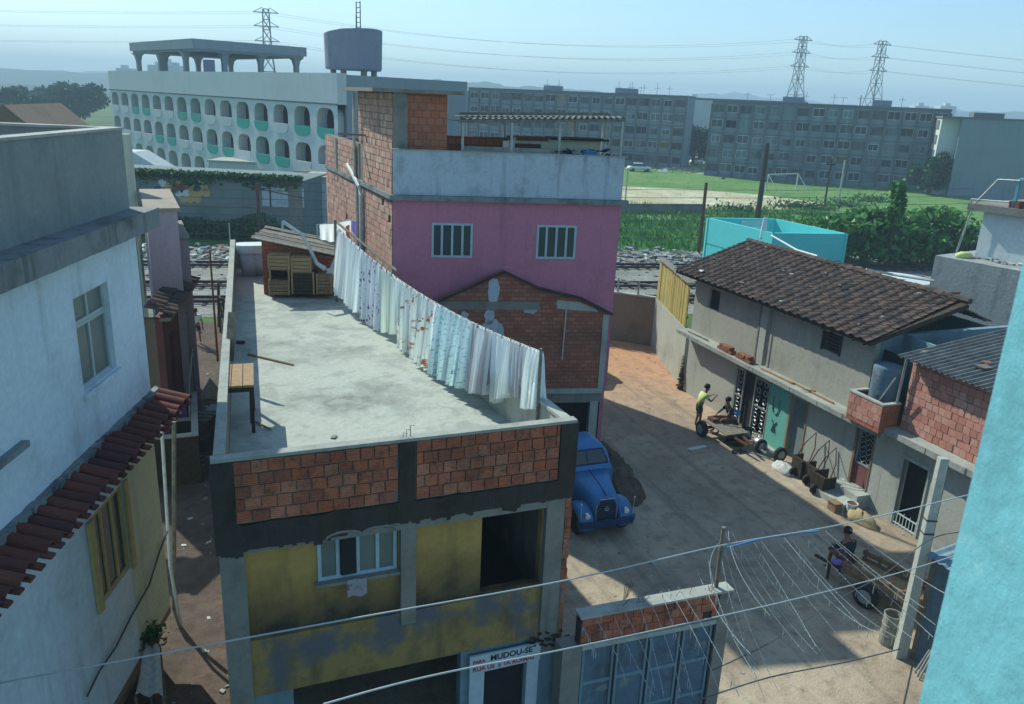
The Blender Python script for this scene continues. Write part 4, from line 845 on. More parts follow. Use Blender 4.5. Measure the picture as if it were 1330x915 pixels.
for q in p:
    b = MB(); b.tube([q, (q.x, q.y, 0)], .03, 5); b.build('awning_post', M['wood_grey'], o)
b = MB(); r = random.Random(55); c0 = at(195, 825, 1.4)
for k in range(260):
    v = Vector((r.gauss(0, .10), r.gauss(0, .13), r.gauss(0, .09))); a = r.uniform(0, 6.28); e = Vector((math.cos(a), math.sin(a), r.uniform(-.5, .5)))*.05; f_ = Vector((-math.sin(a), math.cos(a), r.uniform(-.6, .6)))*.03; q = c0+v; b.face([q-e, q+f_, q+e, q-f_])
pl = single(b, 'potted_plant', M['leaf_ivy'], 'small leafy plant above the cloth awning in the alley', 'plant')
b = MB(); b.lathe([(.12, 0), (.17, .3), (.15, .3)], (c0.x, c0.y, c0.z-.35), 10); b.tube([(c0.x, c0.y, 0), (c0.x, c0.y, c0.z-.35)], .05, 6); b.build('pot', M['rubble'], pl)
# roof block behind the white building
bb = aty(75, 135, 26)
T = thing('roof_gable_house', 'dull brown roof gable and parapet just behind the white building', 'house', (-22, 26, 0), R(10))
b = MB(); b.box(-6, 9, 0, .3, 0, 9.35); b.build('parapet_wall', M['cream'], T)
b = MB(); b.mesh([(3.9, -.1, 8.5), (7.2, -.1, 8.5), (5.3, -.1, 10.15), (3.9, 5, 8.5), (7.2, 5, 8.5), (5.3, 5, 10.15)], [(0, 1, 2), (5, 4, 3), (0, 2, 5, 3), (1, 4, 5, 2)]); b.build('gable', M['brown_wall'], T)
# ================================================================== houses down the alley
T = thing('pale_pink_house', 'narrow pale pink house squeezed behind the white building by the alley', 'house', (-10.35, 24.3, 0), R(26))
b = MB(); b.box(-.85, .02, 0, 5, 0, 7.35); b.box(.02, .35, 1.2, 5, 0, 6.25); b.build('wall', M['pink_pale'], T)
b = MB(); b.box(-.9, .1, -.08, 5, 7.35, 7.45); b.box(-.05, .40, 1.15, 5, 6.25, 6.32); b.build('roof_edge', M['tile_pale'], T)
T = thing('maroon_house', 'low maroon house with narrow tiled eave beside the littered alley', 'house', (-10.05, 22.0, 0), R(90+12.5))
b = MB(); b.panel((0, 0, 0), EX, EY*.2, 4.4, 0, 4.6, [(.7, 1.4, 2.2, 3.9)]); b.build('wall', M['maroon'], T)
b = MB(); b.box(.4, 1.6, .22, .3, 1, 4.5); b.build('doorway', M['brown_wall'], T)
b = MB(); tile_slope(b, Vector((-.3, -.35, 4.75)), Vector((4.9, 0, 0)), Vector((0, .7, .25)), .2, .27, random.Random(2)); b.build('eave_tiles', M['tile'], T)
b = MB(); b.box(-.3, 4.6, -.3, 0, 4.6, 4.68); b.panel((0, .2, 0), EY, EX*.2, 1.2, 0, 4.6); b.build('end_wall', M['brown_wall'], T)
T = thing('lean_to_roof', 'pale tiled lean-to roof wedged between the white building and the maroon house', 'roof', (-11.0, 19.2, 0), R(12))
b = MB(); tile_slope(b, Vector((-1.3, 0, 4.3)), Vector((1.6, 0, 0)), Vector((0, 2.6, 1.1)), .26, .36, random.Random(8)); b.build('tiles', M['tile_pale'], T)
b = MB(); b.beam((.36, -.05, 4.33), (.36, 2.6, 5.45), .14, .1); b.build('barge_board', M['white_plastic'], T)
b = MB(); b.box(-1.3, .3, .1, .25, 0, 4.2); b.build('wall', M['brown_wall'], T)
for i, (u, v) in enumerate(((190, 330),)):
    T = thing('orange_house', 'sliver of worn orange wall between the white cornice and the pale pink house', 'house', (-10.9, 22.6, 0), R(12))
    b = MB(); b.box(-1.6, -.02, 0, .3, 0, 7.25); b.build('wall', M['rust'], T)
    b = MB(); wpatch(b, blob(-.5, 6.6, .25, .6, 4), -.012, .02); b.build('plaster_patch', M['cream'], T)
# enclosure, rail, tables and clutter in the alley
e0 = at(250, 645); T = thing('brick_enclosure', 'dark brown walled enclosure with pale cement rims in the alley', 'enclosure', (at(257, 566, 1.5).x, at(257, 566, 1.5).y, 0), R(22))
b = MB(); b.box(-1.5, 0, 0, .15, 0, 1.5); b.box(-.15, 0, .15, 3.4, 0, 1.5); b.box(-1.5, -.15, 1.6, 1.75, 0, 1.35); b.box(-1.5, -.15, 3.4, 3.55, 0, 1.5); b.build('wall', M['wood_dark'], T)
b = MB(); b.box(-1.52, .02, -.02, .17, 1.5, 1.55); b.box(-.17, .02, .17, 3.57, 1.5, 1.55); b.box(-1.5, -.17, 1.58, 1.77, 1.35, 1.40); b.build('rim', M['concrete_light'], T)
b = MB(); b.box(-1.4, -.3, 2.3, 2.9, .9, 1.6); b.build('trough', M['c_purple'], T)
rl = thing('stair_rail', 'pale metal handrail over steps beside the maroon house', 'handrail', (-9.7, 22.4, 0), R(108))
b = MB(); b.tube([(0, 0, 1.0), (1.2, 0, 2.2), (3.2, 0, 2.6)], .03, 6)
for x, z in ((0, 1.0), (.5, 1.5), (1.2, 2.2), (2.2, 2.4), (3.2, 2.6)): b.tube([(x, 0, 0), (x, 0, z)], .025, 6)
b.build('rail', M['galv'], rl)
b = MB()
for k in range(5): b.box(.2+.45*k, .65+.45*k, .0, .5, 0, .25*(k+1))
b.build('steps', M['brown_wall'], rl)
r = random.Random(17)
stuff = [('plank_stack', 'pale planks leaning on the alley fence', 'planks'), ('rag_heap', 'orange and pale rags heaped on the alley floor', 'rags'), ('crate', 'broken grey crate tipped over in the alley', 'crate')]
b = MB(); 
for k in range(6): b.beam((-11.2+.12*k, 27.0, .2), (-11.0+.13*k, 28.6, 1.1+.05*k), .12, .03)
single(b, 'plank_stack', M['wood_grey'], 'grey planks leaning together against the terrace wall in the alley', 'planks')
b = MB()
for k in range(26): bit(b, -11.9+r.gauss(0, .3), 26.8+r.gauss(0, .4), .3+r.uniform(0, .5), .16, r)
single(b, 'rag_heap', M['c_white'], 'pale heap of rags and paper on the alley floor', 'rags')
b = MB()
for k in range(10): bit(b, -12.3+r.gauss(0, .15), 27.2+r.gauss(0, .2), .5+r.uniform(0, .3), .12, r)
single(b, 'orange_rag', M['cl_or'], 'small orange rag on the heap in the alley', 'rag')
b = MB(); 
for k in range(3): b.box(-10.6, -9.6, 23.6+k*.3, 23.8+k*.3, .75, .8)
b.box(-10.6, -10.5, 23.6, 24.4, 0, .75); b.box(-9.7, -9.6, 23.6, 24.4, 0, .75); single(b, 'bench_table', M['wood_grey'], 'rough grey plank table standing in the alley', 'table')
b = MB(); b.box(-10.2, -9.5, 25.0, 25.5, 0, .55); b.box(-10.25, -9.45, 24.95, 25.55, .55, .6); single(b, 'wash_tub', M['wall_blue'], 'pale blue tub with dark rim in the alley', 'tub')
fn = thing('wire_fence', 'thin post and wire fence running along the edge of the railway behind the terrace', 'fence', (-14.5, 37.6, 0), R(11))
for k in range(7):
    b = MB(); b.tube([(-6+2.2*k, 0, 0), (-6+2.2*k, 0, 1.9)], .045, 6); b.build('post', M['wood_dark'], fn)
b = MB()
for z in (.4, .8, 1.2, 1.6, 1.85): b.tube([(-6, 0, z), (7.2, 0, z)], .012, 4)
b.build('strands', M['wire'], fn)
f2 = thing('alley_fence', 'dark leaning wooden fence along the terrace side of the alley', 'fence', (-10.9, 29.5, 0), R(113))
for k in range(9): b = MB(); b.tube([(k*1.0, .1*math.sin(k), 0), (k*1.0+.1*math.sin(k*3), 0, 2.1+.3*math.sin(k*2))], .05, 6); b.build('post', M['wood_dark'], f2)
b = MB(); b.beam((0, 0, 1.7), (8, 0, 1.8), .06); b.beam((0, 0, .9), (8, 0, 1.0), .06); b.build('rail', M['wood_dark'], f2)
# ================================================================== school
Sc = Fr(-59.3, 120.1, 138.4)
T = thing('school', 'long pale modernist school with rows of rounded openings and green parapets', 'school', Sc.o, R(Sc.rz))
Ls = 65.6; nS = 15
def rounded_plate(mb, x0, x1, z0, z1, cx, cz, rx, rz_, y0, y1, n=20, p=3.2):
    """rectangular cell with a superellipse hole"""
    def se(t): c, s_ = math.cos(t), math.sin(t); return (cx+rx*abs(c)**(2/p)*(1 if c > 0 else -1), cz+rz_*abs(s_)**(2/p)*(1 if s_ > 0 else -1))
    ts = [2*math.pi*k/n for k in range(n)]; inner = [se(t) for t in ts]; outer = []
    for t in ts:
        c, s_ = math.cos(t), math.sin(t); k = min(((x1-cx) if c > 0 else (cx-x0))/max(abs(c), 1e-6), ((z1-cz) if s_ > 0 else (cz-z0))/max(abs(s_), 1e-6)); outer.append((cx+c*k, cz+s_*k))
    # make sure the corners are covered
    import bisect
    corners = [(x1, z1), (x0, z1), (x0, z0), (x1, z0)]; cang = [math.atan2(z-cz, x-cx) % (2*math.pi) for x, z in corners]
    ts2 = sorted(ts+cang); inner = [se(t) for t in ts2]; outer = []
    for t in ts2:
        c, s_ = math.cos(t), math.sin(t); k = min(((x1-cx) if c > 0 else (cx-x0))/max(abs(c), 1e-6), ((z1-cz) if s_ > 0 else (cz-z0))/max(abs(s_), 1e-6)); outer.append((cx+c*k, cz+s_*k))
    n = len(ts2); vs = [(x, y0, z) for x, z in outer]+[(x, y0, z) for x, z in inner]+[(x, y1, z) for x, z in inner]; fs = []
    for k in range(n): k2 = (k+1) % n; fs += [(k, k2, n+k2, n+k), (n+k, n+k2, 2*n+k2, 2*n+k)]
    mb.mesh(vs, fs)
rowz = [(6.75, 9.95), (3.55, 6.75), (.2, 3.55)]; cw = Ls/nS
b = MB()
for (z0, z1) in rowz:
    for i in range(nS): rounded_plate(b, i*cw, (i+1)*cw, z0, z1, (i+.5)*cw, (z0+z1)/2-.05, cw*.355, 1.33, 0, 1.0)
b.box(0, Ls, 0, .9, 9.95, 12.5); b.box(0, Ls, 0, .9, 0, .2); b.build('facade', M['school'], T)
b = MB(); b.box(-.05, Ls+.05, -.08, 0, 9.9, 10.02); b.build('string_course', M['block_fin'], T)
b = MB(); b.box(.3, Ls-.3, 4.2, 4.4, 0, 9.9); b.box(.3, Ls-.3, 1.0, 4.2, 6.6, 6.8); b.box(.3, Ls-.3, 1.0, 4.2, 3.4, 3.6)
for i in range(1, nS): b.box(i*cw-.1, i*cw+.1, 3.4, 4.2, .2, 9.9)
b.build('inner_wall', M['school_in'], T)
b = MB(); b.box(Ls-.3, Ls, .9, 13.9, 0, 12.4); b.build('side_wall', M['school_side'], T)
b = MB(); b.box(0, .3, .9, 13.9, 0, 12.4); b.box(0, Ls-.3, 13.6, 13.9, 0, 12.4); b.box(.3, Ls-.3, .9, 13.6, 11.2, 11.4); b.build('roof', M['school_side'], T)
gr = {0: [2, 3, 6, 7, 10, 11, 13, 14], 1: [4, 5, 8, 9, 11, 12]}
for rI, (z0, z1) in enumerate(rowz[:2]):
    for i in range(nS):
        g = i in gr[rI]; b = MB(); rx = cw*.355; cx = (i+.5)*cw; cz = (z0+z1)/2-.05; pts = []
        for k in range(13):
            t = math.pi+math.pi*k/12; c, s_ = math.cos(t), math.sin(t); pts.append((cx+rx*.99*abs(c)**(2/3.2)*(1 if c > 0 else -1), cz-.38-(1.33-.38)*.99*abs(s_)**(2/3.2)))
        nn_ = len(pts); b.mesh([(x, -.06, z) for x, z in pts]+[(x, .1, z) for x, z in pts], [tuple(range(nn_)), tuple(range(2*nn_-1, nn_-1, -1))]+[((k+1) % nn_, k, nn_+k, nn_+(k+1) % nn_) for k in range(nn_)])
        b.build('parapet_panel', M['school_green'] if g else M['school'], T, label='green parapet panel' if g else None)
        if i > 4:
            b = MB(); b.box(cx-rx*.7, cx+rx*.7, 3.9, 4.18, z0+1.1, z1-.4); b.build('inner_window', M['glass'], T)
# rooftop pavilion
cn = Sc.px(250, 62); d = ray(250, 57)
T = thing('roof_pavilion', 'flat concrete canopy on tapered columns on the school roof', 'canopy', Sc.W(0, 0, 11.4), R(Sc.rz))
xc = Sc.px(250, 60, 1.5)[0]; xl = Sc.px(168, 60, 1.5)[0]; zt = Sc.px(250, 50, 1.5)[1]-11.4; zb = Sc.px(250, 66, 1.5)[1]-11.4
dl = 26.0
for yy in [x*.5 for x in range(10, 120)]:
    P_ = Sc.W(xc, 1.5+yy, 16); q = P_-Vector((0, 0, H)); u_ = CX+FPX*q.dot(vR)/q.dot(vF)
    if u_ > 398: dl = yy; break
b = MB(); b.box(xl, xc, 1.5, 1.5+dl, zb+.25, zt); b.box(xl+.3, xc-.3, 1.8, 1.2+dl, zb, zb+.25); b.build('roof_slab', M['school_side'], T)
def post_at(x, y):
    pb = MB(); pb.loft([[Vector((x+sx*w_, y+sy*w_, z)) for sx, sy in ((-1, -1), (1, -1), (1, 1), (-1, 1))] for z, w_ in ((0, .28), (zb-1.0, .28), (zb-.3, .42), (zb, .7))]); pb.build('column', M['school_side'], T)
for u_ in (179.6, 208.5, 241): post_at(Sc.px(u_, 75, 2.2)[0], 2.2)
for k in (.28, .6, .93): post_at(xc-1.0, 1.5+dl*k); post_at(xl+1.5, 1.5+dl*k)
b = MB(); b.box(xc-1.6, xc-.5, 3.2, 4.2, .8, 2.6); b.build('roof_box', M['tank'], T)
# water tank on the school roof
wp = Sc.px(459, 90, 0); ty = 6.0; tx = None
for k in range(400):
    x = Ls-12+k*.05; P_ = Sc.W(x, ty, 14); q = P_-Vector((0, 0, H)); u_ = CX+FPX*q.dot(vR)/q.dot(vF)
    if u_ > 459: tx = x; break
tx = tx or Ls-4
T = thing('water_tank', 'round grey concrete water tank standing on the corner of the school roof', 'water tank', Sc.W(tx, ty, 11.4), R(Sc.rz))
b = MB(); rings = []
for z, rr in ((1.6, 2.55), (1.75, 2.65), (4.9, 2.72)):
    rings.append([Vector((rr*math.cos(t), rr*math.sin(t), z+(.35*math.cos(t-.2) if z > 4 else 0))) for t in [2*math.pi*k/32 for k in range(32)]])
rings.append([Vector((1.2*math.cos(t), 1.2*math.sin(t), 5.25)) for t in [2*math.pi*k/32 for k in range(32)]]); b.loft(rings); b.build('tank_body', M['tank'], T)
b = MB()
for k in range(6): t = k*math.pi/3; b.box(1.9*math.cos(t)-.2, 1.9*math.cos(t)+.2, 1.9*math.sin(t)-.2, 1.9*math.sin(t)+.2, 0, 1.6)
b.build('support', M['concrete'], T)
b = MB()
for sx in (-.35, .35): b.tube([(1.0+sx, 0, 5.1), (1.0+sx, 0, 7.6)], .05, 5)
for k in range(6): b.tube([(.65, 0, 5.4+k*.42), (1.35, 0, 5.4+k*.42)], .035, 4)
b.build('ladder', M['iron'], T)
b = MB(); b.tube([(2.3, -1, 4.5), (2.3, -1, 6.3)], .05, 5); b.build('mast', M['iron'], T)
# ================================================================== apartment slabs beyond the field
def block(name, label, fr, L, Hh, nb, seed, depth=11, x_lo=0, end='block_end', nfl=5):
    T = thing('apartment_block', label, 'apartment block', fr.o, R(fr.rz)); r = random.Random(seed)
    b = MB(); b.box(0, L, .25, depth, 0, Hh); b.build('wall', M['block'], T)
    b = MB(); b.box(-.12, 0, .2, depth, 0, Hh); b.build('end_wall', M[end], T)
    b = MB(); cw = L/nb
    for i in range(nb+1): x = i*cw; b.box(x-.12, x+.12, -.28, .25, 0, Hh-.3)
    b.box(0, L, -.1, depth+.1, Hh, Hh+.35); b.build('fins', M['block_fin'], T)
    b = MB()
    for k in range(1, nfl): b.box(.13, L-.13, .18, .25, k*Hh/nfl-.1, k*Hh/nfl+.02)
    b.build('floor_bands', M['block_fin'], T)
    fh = Hh/nfl; protos = []
    for kind in range(5):
        f = MB(); w_, h_ = ((1.7, 1.15), (1.3, 1.0), (1.9, 1.25), (1.6, 1.1), (1.4, .9))[kind]; f.panel((-w_/2-.08, -.05, 0), EX, EY*.1, w_+.16, -.08, h_+.08, [(.08, w_/2+.05, 0, h_), (w_/2+.11, w_+.08, 0, h_)])
        g = MB(); g.box(-w_/2, w_/2, .0, .04, 0, h_); protos.append((f, g, w_, h_))
    cache = {}
    for k in range(nfl):
        for i in range(nb):
            kind = r.choice((0, 0, 1, 2, 3, 4)); mt = r.choice(('frame_alu', 'block_fin', 'block', 'white_plastic', 'block_fin', 'block_end')); gm = r.choice(('glass', 'glass', 'dark', 'glass_pale'))
            if r.random() < .05: mt, gm = 'frame_yellow', 'frame_yellow'
            key = (kind, mt, gm)
            if key not in cache: fo = protos[kind][0].build('window', M[mt], T); go = protos[kind][1].build('pane', M[gm], fo); cache[key] = (fo, go); new = (fo, go)
            else:
                fo = cache[key][0].copy(); COL.objects.link(fo); go = cache[key][1].copy(); COL.objects.link(go); go.parent = fo
            fo.location = ((i+.5)*cw+r.uniform(-.1, .1), .25, k*fh+.85)
    b = MB()
    for k in range(5):
        x = L*(k+.5)/5+r.uniform(-2, 2); wd = r.uniform(2, 4.5)
        if k in (1, 3): b.box(x, x+wd, 3, 7, Hh+.35, Hh+1.3)
    for k in range(9): x = r.uniform(1, L-1); b.tube([(x, 4, Hh), (x, 4, Hh+r.uniform(1.5, 2.6))], .04, 4); b.tube([(x-.6, 4, Hh+1.5), (x+.6, 4, Hh+1.5)], .03, 4)
    b.build('roof_huts', M['block'], T)
    return T
K1 = Fr(31.52, 139.9, 109); block('a', 'long grey apartment block in the centre right beyond the football field', K1, 35.8, 12.0, 16, 1)
K2 = Fr(30.2, 153.7, 109); K2 = Fr(*K2.W(-43.5, 0, 0).xy, 109); block('b', 'long grey apartment block partly hidden behind the pink house roof shelter', K2, 43.3, 12.6, 19, 2)
K3 = Fr(63.4, 121.0, 109)
T = thing('apartment_block', 'end apartment block at far right with blank grey gable and lit stair windows', 'apartment block', K3.o, R(K3.rz))
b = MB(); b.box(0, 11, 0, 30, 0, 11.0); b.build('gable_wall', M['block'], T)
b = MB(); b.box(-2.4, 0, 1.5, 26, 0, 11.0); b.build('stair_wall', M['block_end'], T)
for k in range(5):
    for i in range(3):
        f = MB(); f.box(-2.5, -2.38, 3+i*7.5, 7+i*7.5, .8+k*2.15, 2.1+k*2.15); f.build('window', M['block_fin'], T)
b = MB(); b.box(-2.6, 11.2, -.1, 30, 11.0, 11.3); b.box(2, 6, 4, 8, 11.3, 12.0); b.build('roof_edge', M['block_fin'], T)
K4 = Fr(*K1.W(36.5, 3, 0).xy, 109)
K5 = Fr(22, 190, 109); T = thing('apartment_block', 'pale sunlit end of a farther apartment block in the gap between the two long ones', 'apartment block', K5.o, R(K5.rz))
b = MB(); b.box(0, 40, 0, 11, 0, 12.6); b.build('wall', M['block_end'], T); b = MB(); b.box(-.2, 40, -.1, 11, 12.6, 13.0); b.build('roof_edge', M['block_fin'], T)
K6 = Fr(78.5, 124.2, 109); T = thing('apartment_block', 'darker grey block wall at the far right edge beyond the field', 'apartment block', K6.o, R(K6.rz))
b = MB(); b.box(0, 30, 1, 12, 0, 10.9); b.build('wall', M['block'], T); b = MB(); b.box(0, 30, .9, 12, 10.9, 11.2); b.box(3, 8, 3, 7, 11.2, 11.9); b.build('roof_edge', M['block_fin'], T)
# far town blocks on the left skyline
for i, (u, y, wd, hh) in enumerate(((205, 520, 12, 22), (216, 540, 10, 24.5), (226, 560, 12, 23), (160, 560, 9, 20), (1205, 620, 10, 19), (1240, 640, 12, 20), (905, 600, 8, 18))):
    p = aty(u, 100, y); b = MB(); b.box(p.x-wd/2, p.x+wd/2, y, y+10, 0, hh); b.box(p.x-2, p.x+2, y+2, y+5, hh, hh+2)
    single(b, 'tower_block', M['block_end'], ('distant pale flats on the left skyline under the school canopy, ' + ('left', 'middle', 'right', 'isolated')[i] if i < 4 else 'distant pale flats on the right skyline above the apartment roofs, ' + ('near the last block', 'farthest right', 'in the gap')[i-4]), 'flats')
# ================================================================== yard walls
T = thing('yard_wall', 'brown boundary wall closing the far end of the earth yard', 'wall', (4.0, 38.3, 0), R(-31))
P1 = at(780, 440); P2 = at(845, 450); P3 = Vector((7.0, 31.1, 0))
W1 = Fr(P2.x, P2.y, 0); d = (P1-P2); az = math.degrees(math.atan2(-d.x, -d.y))
T.location = P1-(P2-P1).normalized()*3; T.rotation_euler = (0, 0, R(90-az)); L1 = (P2-P1).length+3
b = MB(); b.box(0, L1, 0, .18, 0, 2.35); b.build('wall', M['brown_wall'], T)
b = MB(); b.box(0, L1, -.03, .21, 2.35, 2.42); b.build('coping', M['concrete_light'], T)
b = MB()
for k in range(6): b.box(.6+k*1.0, .68+k*1.0, .05, .13, 2.42, 3.1)
b.box(0, L1, .07, .11, 2.92, 2.97); b.build('top_rail', M['concrete_light'], T)
d = P3-P2; az = math.degrees(math.atan2(d.x, d.y)); YF = Fr(P2.x, P2.y, az)
T = thing('side_wall', 'pale brown wall topped by tall yellow boards beside the tiled house', 'wall', YF.o, R(YF.rz)); L2 = d.length
b = MB(); b.box(0, L2, 0, .18, 0, 2.4); b.build('wall', M['house_wall'], T)
fb = thing('board_fence', 'tall fence of worn yellow vertical boards standing on the yard wall', 'fence', YF.W(0, .02, 2.4), R(YF.rz)); r = random.Random(1)
b = MB(); x = .05
while x < 5.2:
    w_ = r.uniform(.10, .2); b.box(x, x+w_-.012, r.uniform(0, .03), .05+r.uniform(0, .02), 0, 1.75+r.uniform(-.12, .12)+.0*x); x += w_
b.build('boards', M['planks'], fb)
b = MB(); b.box(0, 5.2, .075, .12, .4, .47); b.box(0, 5.2, .075, .12, 1.3, 1.37); b.box(-.1, 5.3, -.1, .25, 1.86, 1.90); b.build('rails', M['wood_grey'], fb)
def brickpile(name, label, loc, n, dims, mat, seed, rz=0, cat='bricks', group=None):
    b = MB(); r = random.Random(seed); nx_, ny_ = n; k = 0
    for z in range(dims):
        for i in range(max(1, nx_-z)):
            for j in range(ny_): 
                o = (r.uniform(-.015, .015), r.uniform(-.015, .015)); b.box((i+z*.5)*.22+o[0], (i+z*.5)*.22+.2+o[0], j*.13+o[1], j*.13+.11+o[1], z*.115, z*.115+.105)
    return single(b, name, mat, label, cat, group, loc=loc, rz=rz)
p = at(826, 440); 
b = MB(); r = random.Random(9)
for k in range(60): bit(b, r.gauss(0, .42), r.gauss(0, .22), max(0, .42-abs(r.gauss(0, .3))), .14, r, .9)
single(b, 'brick_heap', M['brick_right'], 'loose heap of red bricks against the far brown yard wall', 'bricks', loc=p+Vector((.3, -.3, 0)))
brickpile('brick_stack', 'left stack of red bricks lying on the tiled house ledge', Q.W(2.45, -.42, 2.605), (4, 2), 2, M['rubble'], 1, R(Q.rz), group='brick stacks on the ledge')
brickpile('brick_stack', 'right stack of red bricks lying on the tiled house ledge beside the pilaster', Q.W(3.55, -.42, 2.605), (4, 2), 2, M['rubble'], 2, R(Q.rz), group='brick stacks on the ledge')
b = MB(); b.beam((0, 0, .02), (1.6, .05, .03), .06, .04); b.beam((1.4, .12, .03), (3.4, .1, .03), .06, .04); b.beam((2.2, -.06, .06), (2.5, .2, .06), .04); single(b, 'loose_laths', M['wood_light'], 'thin pale laths lying along the ledge of the tiled house', 'laths', loc=Q.W(4.9, -.3, 2.61), rz=R(Q.rz))
b = MB(); b.beam((0, 0, .02), (1.3, .05, .03), .05, .04); single(b, 'loose_lath', M['wood_grey'], 'short brown lath on the far left end of the house ledge', 'laths', loc=Q.W(.3, -.3, 2.61), rz=R(Q.rz))
b = MB()
for k in range(40): q = k/40; bit(b, 0, 0, q*1.5, .13*(1.2-q), random.Random(k), .6)
single(b, 'broken_corner', M['rust'], 'crumbling reddish brick stub at the far corner of the tiled house', 'brick stub', loc=Q.W(-.22, -.05, 0))
# ================================================================== things on the roof terrace
Ta = lambda x, y, z=5.262: A.W(x, y, z)
def tfloor(u, v): p = at(u, v, 5.262); return p
# shed built of boards and bricks at the terrace end
sp0 = tfloor(343, 382); sp1 = tfloor(436, 384); Sh = Fr(sp0.x, sp0.y, math.degrees(math.atan2(sp1.x-sp0.x, sp1.y-sp0.y))); Lsh = (sp1-sp0).length; zt = 0
T = thing('roof_shed', 'low red brick shed with rough plank roof at the far end of the terrace', 'shed', (sp0.x, sp0.y, 5.262), R(Sh.rz))
hL = Sh.px(343, 313)[1]-5.262; hR = Sh.px(436, 335)[1]-5.262
b = MB(); b.mesh([(0, 0, 0), (Lsh, 0, 0), (Lsh, 0, hR), (0, 0, hL), (0, .15, 0), (Lsh, .15, 0), (Lsh, .15, hR), (0, .15, hL)], [(0, 1, 2, 3), (5, 4, 7, 6), (1, 5, 6, 2), (4, 0, 3, 7), (3, 2, 6, 7)]); b.build('front_wall', M['brick_shed'], T)
b = MB(); b.box(0, .12, .15, 2.0, 0, hL); b.box(Lsh-.12, Lsh, .15, 2.0, 0, hR); b.box(0.12, Lsh-.12, 1.9, 2.0, 0, hR); b.build('side_wall', M['brick_shed'], T)
b = MB(); r = random.Random(19)
for k in range(13): y = -.25+k*.18; b.beam((-.25+r.uniform(-.1, .1), y, hL+.09+r.uniform(0, .05)), (Lsh+.2+r.uniform(-.1, .2), y+r.uniform(-.05, .05), hR+.07+r.uniform(0, .05)), .16, .03)
b.build('roof_planks', M['wood_grey'], T)
def crate(u0, v0, u1, v1, off, label, mat, solid=False, open_=False):
    x0, z0 = Sh.px(u0, v1, off); x1, z1 = Sh.px(u1, v0, off); z0 = max(z0, 5.262); w_ = x1-x0; h_ = z1-z0
    t = thing('wooden_crate', label, 'crate', Sh.W(x0, off, z0), R(Sh.rz), 'wooden crates stacked against the shed')
    b = MB(); n = max(3, int(h_/.09)); 
    if not open_:
        for k in range(n): b.box(0, w_, 0, .02, h_*k/n, h_*(k+.86)/n)
    b.build('front_slats', mat, t) if not open_ else None
    b = MB(); b.box(0, .02, .02, .42, 0, h_); b.box(w_-.02, w_, .02, .42, 0, h_); b.box(.02, w_-.02, .02, .42, 0, .02); b.box(.02, w_-.02, .40, .42, .02, h_); b.box(.0, w_, .0, .42, h_, h_+.015); b.build('box', mat, t)
    b = MB(); b.box(0, .05, -.02, 0, 0, h_); b.box(w_-.05, w_, -.02, 0, 0, h_); b.build('corner_battens', M['wood_light'], t)
crate(349, 365, 376, 383, -.5, 'lowest left brown slatted crate beside the white tub', M['wood']); crate(350, 351, 376, 365, -.5, 'open dark crate on its side between two slatted ones at the left', M['wood_dark'], open_=True)
crate(348, 332, 376, 351, -.5, 'light wooden crate on top of the left stack by the shed', M['wood_light']); crate(379, 354, 408, 382, -.5, 'broad dark weathered crate in the middle against the shed', M['wood_dark'])
crate(378, 335, 404, 354, -.5, 'light wooden crate on top of the broad dark middle one', M['wood_light']); crate(411, 357, 431, 382, -.5, 'narrow brown crate with upright slats at the right end of the row', M['wood'])
# white tub
tp = tfloor(330, 357); b = MB(); b.smooth = True
t = thing('plastic_tub', 'large pale plastic tub with a bright rim left of the shed', 'tub', tp, R(20))
b.loft([[Vector((math.copysign(abs(math.cos(a))**.5, math.cos(a))*w_, math.copysign(abs(math.sin(a))**.5, math.sin(a))*w_*.7, z)) for a in [2*math.pi*k/24 for k in range(24)]] for z, w_ in ((0, .36), (.75, .46))]); b.build('body', M['white_dirty'], t)
b = MB(); b.loft([[Vector((math.copysign(abs(math.cos(a))**.5, math.cos(a))*w_, math.copysign(abs(math.sin(a))**.5, math.sin(a))*w_*.7, z)) for a in [2*math.pi*k/24 for k in range(24)]] for z, w_ in ((.75, .5), (1.0, .5))]); b.build('rim', M['white_plastic'], t)
b = MB(); b.box(-.5, .5, -.4, .4, 0, .25); single(b, 'tub_stand', M['wood_dark'], 'dark block carrying the plastic tub', 'stand', loc=tp-Vector((.2, -.6, 0))) if 0 else None
b = MB(); r = random.Random(23)
for k in range(160): v = Vector((r.gauss(0, .16), r.gauss(0, .14), abs(r.gauss(.25, .15)))); a = r.uniform(0, 6.28); e = Vector((math.cos(a), math.sin(a), r.uniform(-.5, .5)))*.07; f_ = Vector((-math.sin(a), math.cos(a), r.uniform(-.6, .6)))*.035; b.face([v-e, v+f_, v+e, v-f_])
pp = thing('potted_plant', 'small green potted plant in the far left terrace corner', 'plant', tfloor(306, 345), 0); b.build('leaves', M['leaf'], pp)
b = MB(); b.lathe([(.12, 0), (.18, .25), (.16, .25)]); b.build('pot', M['rubble'], pp)
